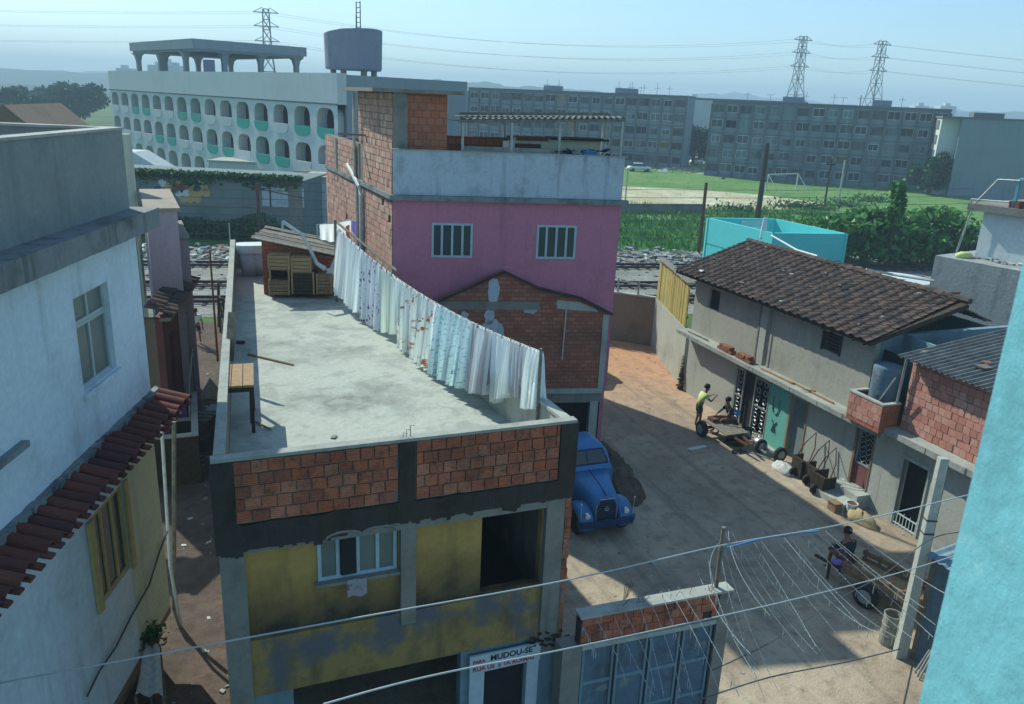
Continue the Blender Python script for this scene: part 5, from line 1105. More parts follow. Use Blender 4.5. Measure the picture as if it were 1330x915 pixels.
# table at the left parapet
Tb = thing('work_table', 'rough dark-legged table with pale plank top against the left parapet', 'table', tfloor(318, 560), R(18)); hT = 1.0
p0 = at(297, 508, 6.15)
b = MB()
for k in range(3): b.box(-.36+.19*k, -.36+.19*k+.175, -.15, 1.05, .86, .90)
b.build('tabletop', M['wood_light'], Tb)
for x, y in ((-.3, -.08), (.15, -.08), (-.3, .98), (.15, .98)): b = MB(); b.beam((x, y, 0), (x, y, .86), .06); b.build('leg', M['wood_dark'], Tb)
b = MB(); b.box(-.33, .18, -.1, -.06, .76, .86); b.beam((.12, -.02, .15), (.12, .95, .75), .04); b.build('apron', M['wood_dark'], Tb)
b = MB(); b.beam((0, 0, 0), (.05, .25, .95), .2, .03); single(b, 'leaning_board', M['wood_grey'], 'narrow grey board standing on the table edge by the left parapet', 'board', loc=tfloor(300, 500)+Vector((0, 0, .5)))
def stick(u0, v0, u1, v1, rr, label, mat, z=5.28, name='stick'):
    b = MB(); b.tube([at(u0, v0, z), at(u1, v1, z)], rr, 5); return single(b, name, mat, label, 'stick')
stick(322, 460, 381, 474, .022, 'long thin brown stick lying across the terrace shadow edge', M['wood_light']); stick(332, 548, 352, 558, .015, 'short brown stick near the table legs on the terrace', M['wood'])
b = MB(); bit(b, 0, 0, 0, .1, random.Random(4), .2); single(b, 'stone', M['concrete'], 'small pale stone on the terrace floor near the front edge', 'stone', loc=tfloor(433, 568))
b = MB(); b.box(-.12, .12, -.05, .05, 0, .05); single(b, 'wood_block', M['wood_dark'], 'tiny dark block of wood in the terrace shade', 'block', loc=tfloor(311, 446))
# laundry line along the right parapet
_f, _n = Vector((-5.08, 22.3, 0)), Vector((.48, 12.7, 0))
def zon(u, v, P): d = ray(u, v); return H+d.z/math.hypot(d.x, d.y)*math.hypot(P.x, P.y)
Lf, Ln = Vector((_f.x, _f.y, zon(439, 293, _f))), Vector((_n.x, _n.y, zon(707, 457, _n)))
def lp(t): p = lerp(Lf, Ln, t); p.z -= .36*4*t*(1-t); return p
lt = thing('laundry_line', 'long sagging clothes line strung on poles along the right terrace parapet', 'clothes line', (Lf.x, Lf.y, 5.26)); o_ = Vector((Lf.x, Lf.y, 5.26))
b = MB(); b.tube([lp(k/30)-o_ for k in range(31)], .012, 5); b.build('rope', M['wire'], lt)
b = MB(); b.tube([Lf-o_+Vector((0, 0, .15)), Vector((0, 0, 0))], .04, 6); b.build('pole', M['wood_grey'], lt)
b = MB(); b.tube([Ln-o_+Vector((0, 0, .05)), Vector((Ln.x, Ln.y, 5.26))-o_], .03, 6); b.build('pole', M['wood_grey'], lt)
b = MB(); q0, q1 = aty(436, 288, 23.2), aty(515, 352, 20.0); b.tube([q0-o_, q1-o_], .035, 6); b.build('stay', M['wood_grey'], lt)
def pegs():
    for k in range(34):
        p = lp(.01+.029*k)-o_; b = MB(); b.box(p.x-.012, p.x+.012, p.y-.012, p.y+.012, p.z-.05, p.z+.03); b.build('peg', M['wood'], lt)
pegs()
def pxof(P): q = Vector(P)-Vector((0, 0, H)); wv = q.dot(vF); return CX+FPX*q.dot(vR)/wv, CY-FPX*q.dot(vU)/wv
def t_of(u):
    lo, hi = -.2, 1.2
    for _ in range(40):
        mid = (lo+hi)/2
        if pxof(lp(mid))[0] < u: lo = mid
        else: hi = mid
    return lo
def hang(u0, u1, vb0, mat, label, name='sheet', cat='sheet', seed=0, nf=4, vb1=None, group='washing on the terrace line'):
    t0, t1 = t_of(u0), t_of(u1); L = lp(t0).z-max(5.34, zon(u0, vb0, lp(t0))); L2 = lp(t1).z-max(5.34, zon(u1, vb1 or vb0, lp(t1))); n = 10*nf; m_ = 12; r = random.Random(seed); ph = r.uniform(0, 6); rows = []
    side = (Ln-Lf).cross(EZ).normalized(); al = (Ln-Lf).normalized(); fr = [r.uniform(.8, 1.3) for _ in range(3)]
    for j in range(m_+1):
        s = j/m_
        for i in range(n+1):
            f = i/n; t = t0+(t1-t0)*(.5+(f-.5)*(1-.05*s)); p = lp(t); A_ = (.03+.11*s**.7)*(1+.3*noise.noise(Vector((f*3, seed, 0)))); w_ = math.sin(f*nf*2*math.pi*fr[0]+ph)+.45*math.sin(f*nf*4.3*math.pi+ph*2+s)
            p = p+side*(A_*w_+.10*s*math.sin(seed))+al*(.04*s*math.sin(f*nf*6.3+1))
            LL = L+(L2-L)*f+.06*noise.noise(Vector((f*5, seed, 9))); p.z = max(5.29, p.z-LL*s+.0); rows.append(p)
    b = MB(); b.smooth = True; b.mesh(rows, [(j*(n+1)+i, j*(n+1)+i+1, (j+1)*(n+1)+i+1, (j+1)*(n+1)+i) for j in range(m_) for i in range(n)])
    me = single(b, name, mat, label, cat, group)
    uvl = me.data.uv_layers[0]
    for p in me.data.polygons:
        for li in p.loop_indices: k = me.data.loops[li].vertex_index; uvl.data[li].uv = ((k % (n+1))/n*(t1-t0)*11.6, (k//(n+1))/m_*L)
    return me
hang(440, 455, 378, M['cl_white'], 'plain white sheet at the far end of the line beside the shed', seed=1, nf=3, vb1=392)
hang(454, 472, 392, M['cl_white'], 'plain white sheet second from the far pole', seed=2, nf=4, vb1=408)
hang(470, 494, 430, M['cl_purple'], 'white sheet with purple flowers hanging lowest on the line', seed=3, nf=4, vb1=437)
hang(493, 515, 437, M['cl_cream'], 'cream white sheet between the purple-flowered one and a short cloth', seed=4, nf=4, vb1=437)
hang(514, 525, 420, M['cl_white'], 'short white cloth before the orange-flowered sheets', seed=5, nf=2, vb1=426)
hang(519, 545, 456, M['cl_orange'], 'white sheet with orange flowers, the farther of two', seed=6, nf=5, vb1=468)
hang(544, 568, 470, M['cl_orange'], 'white sheet with orange flowers touching the teal patterned one', seed=7, nf=5, vb1=482)
hang(567, 612, 484, M['cl_teal'], 'wide pale teal patterned sheet in the middle of the line', seed=8, nf=8, vb1=504)
hang(611, 640, 504, M['cl_stripe'], 'striped white sheet just after the teal patterned one', seed=9, nf=6, vb1=512)
hang(639, 664, 524, M['cl_white'], 'plain white sheet between two striped ones', seed=10, nf=4, vb1=514)
hang(663, 686, 512, M['cl_stripe'], 'striped white sheet second from the near pole', seed=11, nf=5, vb1=522)
hang(685, 705, 531, M['cl_white'], 'narrow white sheet at the near end of the line', seed=12, nf=4, vb1=531)
# second short line with draped sheet and small washing
def drape(pts_top, drops, mat, label, cat='cloth', name='cloth', nf=2, n=16):
    b = MB(); b.smooth = True; rows = []; m_ = 6
    for j in range(m_+1):
        for i in range(n+1):
            f = i/n; p = lerp(pts_top[0], pts_top[1], f); s = j/m_; p = p+Vector((.3, -.9, 0)).normalized()*(.03*math.sin(f*nf*6.28)*s); p.z -= (drops[0]+(drops[1]-drops[0])*f)*s; rows.append(p)
    b.mesh(rows, [(j*(n+1)+i, j*(n+1)+i+1, (j+1)*(n+1)+i+1, (j+1)*(n+1)+i) for j in range(m_) for i in range(n)]); return single(b, name, mat, label, cat, 'washing behind the shed')
y2 = 24.4
drape((aty(415, 292, y2), aty(434, 291, y2)), (.55, .55), M['cl_white'], 'white square cloth hanging by the raw brick side wall'); drape((aty(434, 291, y2), aty(456, 286, y2)), (.7, .45), M['cl_white'], 'white creased cloth hanging next to the small orange one')
drape((aty(449, 294, y2-.1), aty(454, 292, y2-.1)), (.6, .6), M['cl_or'], 'small orange cloth on the short line', n=6); drape((aty(456, 287, y2), aty(463, 288, y2)), (.3, .45), M['cl_blue'], 'small dark blue cloth at the right end of the short line', n=6)
b = MB(); b.tube([aty(412, 292, y2), aty(465, 285, y2)], .01, 4); b.tube([aty(412, 292, y2), aty(412, 292, y2)-Vector((0, 0, 1.9))], .03, 5); single(b, 'short_line', M['wire'], 'short clothes line strung to the raw brick side wall', 'clothes line')
pth = [(367, 288), (392, 305), (402, 322), (411, 342), (423, 350), (430, 345), (438, 325), (442, 312)]; pts = [aty(u, v, 22.6) for u, v in pth]
b = MB(); b.tube(pts[:5], [.05, .05, .05, .06, .08], 7); b.tube([pts[0], aty(367, 302, 22.6)], .03, 5); dr = single(b, 'bent_pipe', M['pvc'], 'bent pale pipe rising over the shed roof', 'pipe')
b = MB(); b.smooth = True; rows = []
for j in range(5):
    for i in range(13):
        f = i/12*3.0; k = min(int(f), 2); q = lerp(pts[4+k], pts[5+k], f-k); q = q+Vector((.06*math.sin(j*2.2+i*.5), -.02*j, -.12*j*(.6+.5*math.sin(i/12*math.pi)))); rows.append(q)
b.mesh(rows, [(j*13+i, j*13+i+1, (j+1)*13+i+1, (j+1)*13+i) for j in range(4) for i in range(12)]); single(b, 'twisted_sheet', M['cl_white'], 'white sheet sagging between the bent pipe and the line pole', 'sheet', 'washing behind the shed')
# ================================================================== blue truck
def arcpts(c, r_, a0, a1, n): return [(c[0]+r_*math.cos(a0+(a1-a0)*k/n), c[1]+r_*math.sin(a0+(a1-a0)*k/n)) for k in range(n+1)]
tk = at(797, 702); tq = at(748, 672)
T = thing('blue_truck', 'blue round-nosed lorry parked under the brick house facing the camera', 'truck', (2.66, 18.95, 0), R(-69)); T.scale = (.86, .86, .84)
# local: x forward, y to its left, z up ; front at x=0
def sec(x, hw, z0, z1, rr, nn=7):
    pts = [(-hw, z0), (hw, z0)]; pts += [(hw-rr+rr*math.cos(a), z1-rr+rr*math.sin(a)) for a in [math.pi/2*k/nn for k in range(nn+1)]]; pts += [(-hw+rr-rr*math.sin(a), z1-rr+rr*math.cos(a)) for a in [math.pi/2*k/nn for k in range(nn+1)]]
    return [Vector((x, y, z)) for y, z in pts]
b = MB(); b.smooth = True; b.loft([sec(.0, .36, .62, 1.22, .20), sec(-.08, .44, .60, 1.38, .24), sec(-.4, .50, .60, 1.50, .26), sec(-.9, .60, .60, 1.60, .28), sec(-1.35, .78, .6, 1.66, .28)]); b.build('hood', M['blue_paint'], T)
b = MB(); b.tube([(-.02, 0, 1.40), (-.5, 0, 1.525), (-1.3, 0, 1.675)], .018, 5); b.build('hood_strip', M['navy'], T)
b = MB(); b.smooth = True; b.loft([sec(-1.33, .86, .6, 1.70, .15), sec(-1.55, .88, .6, 1.95, .3), sec(-1.75, .84, .6, 2.30, .36), sec(-2.1, .80, .6, 2.42, .42), sec(-2.7, .80, .6, 2.40, .42), sec(-2.95, .80, .6, 2.25, .4)]); cab = b.build('cab', M['blue_paint'], T)
b = MB(); P4 = [Vector((-1.46, -.70, 1.80)), Vector((-1.46, .70, 1.80)), Vector((-1.715, .58, 2.20)), Vector((-1.715, -.58, 2.20))]; off = Vector((.05, 0, .02)); b.mesh([p+off for p in P4]+[p-off*1 for p in P4], [(0, 1, 2, 3), (0, 4, 5, 1), (1, 5, 6, 2), (2, 6, 7, 3), (3, 7, 4, 0)]); ws = b.build('windscreen', M['glass'], cab)
b = MB()
for a, c in ((0, 1), (1, 2), (2, 3), (3, 0)): b.beam(P4[a]+off, P4[c]+off, .04, .04)
b.beam((P4[0]+P4[1])/2+off, (P4[2]+P4[3])/2+off, .03, .03); b.build('windscreen_rim', M['navy'], ws)
for s in (-1, 1):
    b = MB(); b.box(-2.6, -1.75, s*.80-.02, s*.80+.02, 1.70, 2.12); b.build('side_window', M['glass'], cab)
    b = MB(); b.box(-2.7, -1.55, s*.86-.03, s*.86+.02, .65, 1.66); b.build('door', M['blue_paint'], cab)
b = MB(); b.mesh([Vector((.03, y, z)) for y, z in ((-.30, .58), (.30, .58), (.34, 1.05), (.22, 1.27), (-.22, 1.27), (-.34, 1.05))]+[Vector((-.05, y, z)) for y, z in ((-.30, .58), (.30, .58), (.34, 1.05), (.22, 1.27), (-.22, 1.27), (-.34, 1.05))], [(0, 1, 2, 3, 4, 5)]+[((k+1) % 6, k, 6+k, 6+(k+1) % 6) for k in range(6)]); g = b.build('grille', M['navy'], T)
b = MB()
for k in range(7): b.box(.03, .05, -.29, .29, .64+k*.08, .66+k*.08)
b.build('grille_bars', M['iron'], g)
b = MB(); b.tube([(.035, -.35, .58), (.035, -.36, 1.05), (.03, -.24, 1.31), (.03, .24, 1.31), (.035, .36, 1.05), (.035, .35, .58)], .022, 6); b.build('grille_surround', M['galv'], g)
b = MB(); b.tube([(.06, .075*math.cos(t), 1.0+.075*math.sin(t)) for t in [2*math.pi*k/16 for k in range(17)]], .012, 5)
for a in (90, 210, 330): b.tube([(.06, 0, 1.0), (.06, .075*math.cos(R(a)), 1.0+.075*math.sin(R(a)))], .008, 4)
b.build('emblem', M['chrome'], g)
for s in (-1, 1):
    b = MB(); b.smooth = True; rings = []
    for k in range(13):
        a = math.pi*(-.05+1.1*k/12); cx = -.42; x = cx+.56*math.cos(a); z = .46+.54*math.sin(a)
        rings.append([Vector((x, s*.42, z-.05)), Vector((x+.03*math.cos(a), s*.5, z+.06*math.sin(a))), Vector((x+.04*math.cos(a), s*.75, z+.08*math.sin(a))), Vector((x, s*.93, z-.02)), Vector((x-.05*math.cos(a), s*.92, z-.10*math.sin(a)-.02)), Vector((x-.05*math.cos(a), s*.45, z-.12*math.sin(a)-.02))])
    b.loft(rings); fd = b.build('fender', M['blue_paint'], T)
    b = MB(); b.lathe([(0.02, .0), (.10, .0), (.115, -.05), (.09, -.2)], (.12, s*.66, .84), 14, 'x'); b.build('lamp_shell', M['chrome'], fd)
    b = MB(); b.lathe([(0.001, .02), (.06, .014), (.092, .0)], (.13, s*.66, .84), 14, 'x'); b.build('headlight', M['lampglass'], fd)
    b = MB(); b.tube([(.10, s*.88, .55), (.12, s*.90, 1.28)], .009, 5); b.lathe([(.0, -.03), (.028, -.02), (.034, 0), (.028, .02), (0, .03)], (.12, s*.90, 1.30), 8); b.build('marker_rod', M['white_plastic'], T)
    for x in (-.42, -4.3):
        b = MB(); b.lathe([(.18, -.12), (.38, -.13), (.45, -.09), (.46, 0), (.45, .09), (.38, .13), (.18, .12)], (x, s*.74, .46), 22, 'y'); wl = b.build('wheel', M['rubber'], T)
        b = MB(); b.lathe([(.02, -.1), (.2, -.1), (.22, .1), (.02, .1)], (x, s*.74, .46), 12, 'y'); b.build('hub', M['galv'], wl)
b = MB(); b.loft([[Vector((x+.0, y, .50)), Vector((x+.10, y, .50)), Vector((x+.10, y, .68)), Vector((x, y, .68))] for x, y in ((.02, -.98), (.14, -.85), (.20, -.4), (.2, .4), (.14, .85), (.02, .98))]); b.build('bumper', M['navy'], T)
b = MB(); b.box(-5.2, -.3, -.35, .35, .42, .60); b.build('chassis', M['iron'], T)
b = MB(); b.box(-5.6, -3.1, -.98, .98, .92, 1.0)
for s in (-1, 1):
    for k in range(3): b.box(-5.6, -3.1, s*.98-.02, s*.98+.02, 1.02+k*.19, 1.18+k*.19)
for k in range(3): b.box(-3.14, -3.10, -.98, .98, 1.02+k*.19, 1.18+k*.19)
b.build('load_bed', M['wood_grey'], T)
T2 = dup(T, (3.0, 31.2, 0), R(-71), 'second old lorry almost hidden behind the brick house corner, only its tyre and fender showing')
# ================================================================== carts, axles, hand trucks in the yard
def wheel(T, x, y, z, rr=.30, w_=.09, axis='x', name='wheel'):
    b = MB(); b.lathe([(rr*.5, -w_*.9), (rr*.86, -w_), (rr*.98, -w_*.6), (rr, 0), (rr*.98, w_*.6), (rr*.86, w_), (rr*.5, w_*.9)], (x, y, z), 20, axis); t = b.build('wheel', M['rubber'], T)
    b = MB(); b.lathe([(.03, -w_*1.05), (rr*.3, -w_*1.1), (rr*.56, -w_*.98), (rr*.56, w_*.98), (rr*.3, w_*1.1), (.03, w_*1.05)], (x, y, z), 12, axis); b.build('rim', M['galv'], t); return t
c0 = at(918, 568)
Hc = thing('trailer_cart', 'low flat two-wheeled cart where the yellow-shirted boy stands', 'cart', (c0.x+.38, c0.y+.25, 0), R(Q.rz))
b = MB()
for k in range(5): b.box(-.22, 1.2, -.45+.18*k, -.45+.18*k+.165, .50, .54)
b.build('deck', M['wood_grey'], Hc)
b = MB(); b.beam((-.2, -.3, .45), (1.9, -.1, .42), .07); b.beam((-.2, .3, .45), (1.9, .1, .42), .07); b.beam((0, -.6, .32), (0, .6, .32), .08); b.box(-.2, .15, -.3, .3, .54, .66); b.build('frame', M['rust'], Hc)
wheel(Hc, 0, -.62, .30, axis='y'); wheel(Hc, 0, .62, .30, axis='y')
c1 = at(967, 575)
Ax = thing('old_axle', 'discarded car axle with worn wheels lying in front of the iron gate', 'axle', (c1.x, c1.y+.1, 0), R(Q.rz+4))
b = MB(); b.tube([(0, 0, .28), (1.7, 0, .26)], .06, 8); b.lathe([(.05, -.12), (.17, -.08), (.17, .08), (.05, .12)], (.75, 0, .27), 12, 'x'); b.beam((.3, -.2, .2), (1.4, -.25, .2), .05); b.build('axle_tube', M['galv'], Ax)
wheel(Ax, 0, 0, .29, .29, .09, 'x'); wheel(Ax, 1.75, 0, .26, .26, .08, 'x'); wheel(Ax, .95, -.1, .25, .24, .07, 'x')
b = MB(); b.tube([(.26*math.cos(t), .26*math.sin(t), .07) for t in [2*math.pi*k/20 for k in range(21)]], .075, 8); q = at(958, 572); single(b, 'tyre', M['rubber'], 'loose tyre lying flat by the discarded axle', 'tyre', loc=(q.x-.2, q.y-.35, 0))
b = MB(); b.beam((0, 0, .04), (1.3, -.5, .04), .07, .05); q = at(964, 586); single(b, 'iron_bar', M['galv'], 'pale metal bar on the ground beside the axle', 'bar', loc=(q.x, q.y, 0), rz=R(-20))
b = MB(); r = random.Random(6)
for k in range(9): bit(b, r.gauss(0, .1), r.gauss(0, .1), .02+.05*k/9, .09, r, .8)
q = at(958, 588); single(b, 'scrap_heap', M['iron'], 'little heap of dark scrap near the metal bar', 'scrap', loc=(q.x, q.y, 0))
b = MB(); b.box(0, .75, 0, .16, .02, .06); q = at(896, 587); single(b, 'white_plank', M['white'], 'short white plank lying alone on the shaded earth', 'plank', loc=(q.x, q.y, 0), rz=R(28))
def handtruck(loc, rz, label, seed):
    t = thing('hand_truck', label, 'hand truck', loc, rz, 'hand trucks leaning on the house wall'); r = random.Random(seed)
    b = MB(); b.tube([(-.28, -.1, .5), (-.22, .12, 1.0), (0.0, .28, 1.42), (.22, .12, 1.0), (.28, -.1, .5)], .018, 6); b.build('handle', M['rust'], t)
    b = MB()
    for k in range(6): b.box(-.28+.1*k, -.21+.1*k, -.25-.02*k, -.2, .08, .62)
    b.box(-.3, .3, -.2, .18, .08, .14); b.box(-.3, -.26, -.2, .18, .1, .6); b.box(.26, .3, -.2, .18, .1, .6); b.build('box', M['wood_dark'], t)
    b = MB(); b.lathe([(.05, -.04), (.15, -.04), (.16, 0), (.15, .04), (.05, .04)], (.0, -.36, .17), 14, 'x'); b.build('wheel', M['rubber'], t); return t
q = Q.W(7.75, -.42, 0); handtruck(q, R(Q.rz), 'hand truck nearest the white sack', 1)
handtruck(Q.W(8.35, -.42, 0), R(Q.rz), 'middle hand truck with the tall bent handle', 2)
handtruck(Q.W(8.9, -.62, 0), R(Q.rz+5), 'hand truck nearest the steps with a dark slatted box', 3)
def lump(rx, ry, h, mat, label, cat, loc, seed, name):
    b = MB(); b.smooth = True; n, m_ = 20, 9; rings = []
    for j in range(m_+1):
        a = math.pi/2*j/m_; rings.append([Vector((rx*math.cos(a)*math.cos(t)*(1+.28*noise.noise(Vector((math.cos(t)*1.6, math.sin(t)*1.6, seed+a)))), ry*math.cos(a)*math.sin(t)*(1+.28*noise.noise(Vector((math.cos(t)*1.6, math.sin(t)*1.6, seed+3+a)))), h*math.sin(a)*(1+.35*noise.noise(Vector((math.cos(t)*2.2, math.sin(t)*2.2, seed+a*2)))))) for t in [2*math.pi*k/n for k in range(n)]])
    b.loft(rings); return single(b, name, mat, label, cat, loc=loc, rz=R(Q.rz))
lump(.5, .26, .28, M['sack_white'], 'white rumpled sack lying before the hand trucks', 'sack', Q.W(7.35, -.85, 0), 1, 'rumpled_sack')
lump(.58, .3, .26, M['sack'], 'tan sack lying below the open dark doorway', 'sack', Q.W(10.65, -.75, 0), 4, 'tan_sack')
b = MB(); b.lathe([(.13, 0), (.17, .32), (.15, .32), (.12, .05)], n=14); o = single(b, 'bucket', M['white_plastic'], 'white bucket of reddish stuff standing beside the steps', 'bucket', loc=Q.W(10.22, -.72, 0)); b = MB(); b.lathe([(.01, .30), (.145, .29)], n=12); b.build('contents', M['rust'], o)
b = MB(); b.box(-.15, .15, -.12, .12, 0, .26); b.box(-.17, .17, -.14, .14, .26, .29); single(b, 'small_box', M['wood'], 'small brown box between the steps and the bucket', 'box', loc=Q.W(9.98, -1.12, 0), rz=R(Q.rz))
# handcart with the seated man
h0 = at(1110, 768)
HC = thing('handcart', 'wooden two-wheeled handcart with open slatted bed in the shade', 'handcart', (8.62, 17.0, 0), R(-52))
b = MB()
for k in range(5): b.box(-.2, 1.75, -.42+.17*k, -.42+.17*k+.16, .52, .55)
b.build('floor_boards', M['wood_light'], HC)
for s in (-1, 1):
    b = MB(); b.box(-.2, 1.75, s*.46-.02, s*.46+.02, .52, .62); b.box(-.2, 1.75, s*.46-.02, s*.46+.02, .68, .80)
    for k in range(6): b.box(-.15+.36*k, -.10+.36*k, s*.46-.035, s*.46+.035, .5, .84)
    b.build('side_rack', M['wood'], HC)
b = MB(); b.box(1.75, 1.79, -.48, .48, .52, .8); b.build('tail_board', M['wood'], HC)
b = MB(); b.beam((-1.0, -.3, .50), (1.8, -.38, .46), .06); b.beam((-1.0, .3, .50), (1.8, .38, .46), .06); b.beam((.55, -.58, .32), (.55, .58, .32), .07); b.box(-.55, -.22, -.4, .4, .5, .56); b.beam((-.6, -.28, 0.02), (-.6, -.28, .5), .05); b.beam((-.6, .28, .02), (-.6, .28, .5), .05); b.build('frame', M['wood_dark'], HC)
wheel(HC, .55, -.60, .31, .31, .08, 'y'); wheel(HC, .55, .60, .31, .31, .08, 'y')
# ================================================================== people
def person(label, loc, rz, J, shirt, shorts, hair='hair', long_sleeve=False, scale=1.0, trousers=False, cap=None):
    """J: joint positions (local x right, y forward, z up)"""
    T = thing('person', label, 'person', loc, rz); V = {k: Vector(v) for k, v in J.items()}
    def skin(name, chain_list, mat, root, sub=1):
        vs, es, rs = [], [], []
        idx = {}
        def gv(p, r_):
            k = tuple(round(c, 4) for c in p)
            if k not in idx: idx[k] = len(vs); vs.append(p); rs.append(r_)
            return idx[k]
        for ch in chain_list:
            prev = None
            for p, r_ in ch:
                i = gv(p, r_)
                if prev is not None: es.append((prev, i))
                prev = i
        me = bpy.data.meshes.new(name); me.from_pydata([tuple(v) for v in vs], es, []); o = bpy.data.objects.new(name, me); COL.objects.link(o)
        md = o.modifiers.new('skin', 'SKIN'); 
        for i, r_ in enumerate(rs): me.skin_vertices[0].data[i].radius = r_ if isinstance(r_, tuple) else (r_, r_)
        me.skin_vertices[0].data[0].use_root = True; sb = o.modifiers.new('sub', 'SUBSURF'); sb.levels = sub; sb.render_levels = sub; md.use_smooth_shade = True
        bpy.context.view_layer.update(); dg = bpy.context.evaluated_depsgraph_get(); m2 = bpy.data.meshes.new_from_object(o.evaluated_get(dg)); bpy.data.objects.remove(o); m2.materials.clear(); m2.materials.append(mat)
        for p in m2.polygons: p.use_smooth = True
        o = bpy.data.objects.new(name, m2); COL.objects.link(o); o.parent = T; return o
    pel, chest, neck, head = V['pelvis'], V['chest'], V['neck'], V['head']; ch = [[(pel, (.13, .10)), (lerp(pel, chest, .5), (.12, .09)), (chest, (.15, .10)), (neck, .05), (head-Vector((0, 0, .06)), (.065, .075)), (head+Vector((0, 0, .06)), (.075, .09))]]
    fing = []
    for s in 'lr':
        sh, el, wr, hip, kn, an = (V[s+k] for k in ('sh', 'el', 'wr', 'hip', 'kn', 'an')); hd = (wr-el).normalized(); side = hd.cross(EZ).normalized(); pm = wr+hd*.07
        ch.append([(chest, (.15, .10)), (sh, .06), (lerp(sh, el, .5), .045), (el, .038), (lerp(el, wr, .4), .036), (wr, .024), (pm, (.034, .018))])
        for k, (o_, L) in enumerate(((-.024, .065), (-.008, .075), (.008, .07), (.022, .055))): ch.append([(pm, (.034, .018)), (pm+side*o_+hd*.02, .009), (pm+side*o_*1.3+hd*(L*.7)-EZ*.008, .008), (pm+side*o_*1.3+hd*L-EZ*.025, .007)])
        ch.append([(wr, .024), (wr+side*.03+hd*.025, .010), (wr+side*.045+hd*.055, .008)])
        ft = (V[s+'toe']-an).normalized(); ch.append([(pel, (.13, .10)), (hip, .085), (lerp(hip, kn, .5), .07), (kn, .052), (lerp(kn, an, .35), .05), (an, .033), (lerp(an, V[s+'toe'], .5), .035), (V[s+'toe'], .026)])
    skin('body', ch, M['skin'], 0)
    tr = [[(lerp(pel, chest, .12), (.145, .115)), (lerp(pel, chest, .5), (.14, .11)), (chest, (.17, .12)), (lerp(chest, neck, .7), (.075, .07))]]
    for s in 'lr':
        sh, el, wr = V[s+'sh'], V[s+'el'], V[s+'wr']; c = [(chest, (.17, .12)), (sh, .078), (lerp(sh, el, .55), .066)]
        if long_sleeve: c += [(el, .055), (lerp(el, wr, .85), .042)]
        tr.append(c)
    skin('shirt', tr, shirt, 0)
    tr = [[(lerp(pel, chest, .18), (.14, .11)), (pel, (.155, .12))]]
    for s in 'lr':
        hip, kn, an = V[s+'hip'], V[s+'kn'], V[s+'an']; c = [(pel, (.155, .12)), (hip, .10), (lerp(hip, kn, .6), .088)]
        if trousers: c += [(kn, .07), (lerp(kn, an, .9), .055)]
        tr.append(c)
    skin('shorts' if not trousers else 'trousers', tr, shorts, 0)
    fw = V.get('face', Vector((0, 1, 0))).normalized(); hc = head+Vector((0, 0, .045))-fw*.02; b = MB(); b.smooth = True; rings = []
    for j in range(8):
        a = math.pi*(j/7)*.62; rings.append([hc+Vector((.098*math.sin(a)*math.cos(t), .115*math.sin(a)*math.sin(t), .115*math.cos(a)))+Vector((0, 0, .01)) for t in [2*math.pi*k/14 for k in range(14)]])
    b.loft(rings); b.build('hair', M[hair] if not cap else cap, T)
    rt = fw.cross(EZ).normalized(); b = MB()
    for s in (-1, 1): b.lathe([(0, -.012), (.012, -.006), (.014, .002), (0, .01)], head+fw*.088+rt*s*.032+EZ*.008, 6); b.lathe([(0, -.03), (.014, -.01), (.012, .02), (0, .03)], head+rt*s*.088-EZ*.0, 6)
    b.lathe([(0, -.02), (.014, -.012), (.01, .02), (0, .03)], head+fw*.1-EZ*.02, 6); b.tube([head+fw*.09+rt*.025-EZ*.06, head+fw*.095-EZ*.062, head+fw*.09-rt*.025-EZ*.06], .006, 5); b.build('face', M['skin'], T)
    return T
stand = dict(pelvis=(0, 0, .88), chest=(0, .10, 1.24), neck=(0, .17, 1.38), head=(0, .24, 1.50), face=(0, 1, -.4), lsh=(-.17, .12, 1.27), rsh=(.17, .12, 1.27), lel=(-.2, .3, 1.08), rel=(.2, .32, 1.06), lwr=(-.12, .5, 1.18), rwr=(.13, .5, 1.20),
    lhip=(-.09, 0, .82), rhip=(.09, 0, .82), lkn=(-.11, .04, .44), rkn=(.13, .02, .44), lan=(-.12, -.02, .07), ran=(.15, -.04, .07), ltoe=(-.12, .13, .03), rtoe=(.17, .11, .03))
q = at(905, 556); person('boy in yellow shirt and dark shorts standing with bent arms at the flat cart', (q.x, q.y, .01), R(-75), stand, M['c_yellow'], M['c_green'])
sit = dict(pelvis=(0, 0, .62), chest=(0, .10, .98), neck=(0, .15, 1.12), head=(0, .20, 1.25), face=(0, 1, -.5), lsh=(-.18, .12, 1.0), rsh=(.18, .12, 1.0), lel=(-.25, .3, .80), rel=(.24, .3, .80), lwr=(-.12, .46, .78), rwr=(.12, .46, .78),
    lhip=(-.1, .03, .60), rhip=(.1, .03, .60), lkn=(-.13, .45, .62), rkn=(.14, .45, .60), lan=(-.13, .50, .16), ran=(.16, .52, .14), ltoe=(-.14, .64, .10), rtoe=(.18, .66, .09))
q = at(951, 566); person('child in dark top with bare legs sitting on the cart end by the gate', (q.x-.12, q.y+.05, .03), R(105), sit, M['c_dark'], M['c_red'])
b = MB(); b.lathe([(.0, -.12), (.09, -.08), (.12, 0), (.09, .08), (0, .12)], n=14); single(b, 'blue_ball', M['c_blue'], 'light blue ball held by the seated child', 'ball', loc=(q.x-.02, q.y-.28, .98))
sit2 = dict(sit); sit2 = {k: tuple(v) for k, v in sit2.items()}
mp_ = HC.matrix_world
o = person('man in dark shirt sitting hunched on the front end of the wooden handcart', Vector((8.62, 17.0, .0))+Matrix.Rotation(R(-52), 3, 'Z')@Vector((-.30, 0, .02)), R(-52+72), sit2, M['c_dark'], M['c_red'], long_sleeve=True)
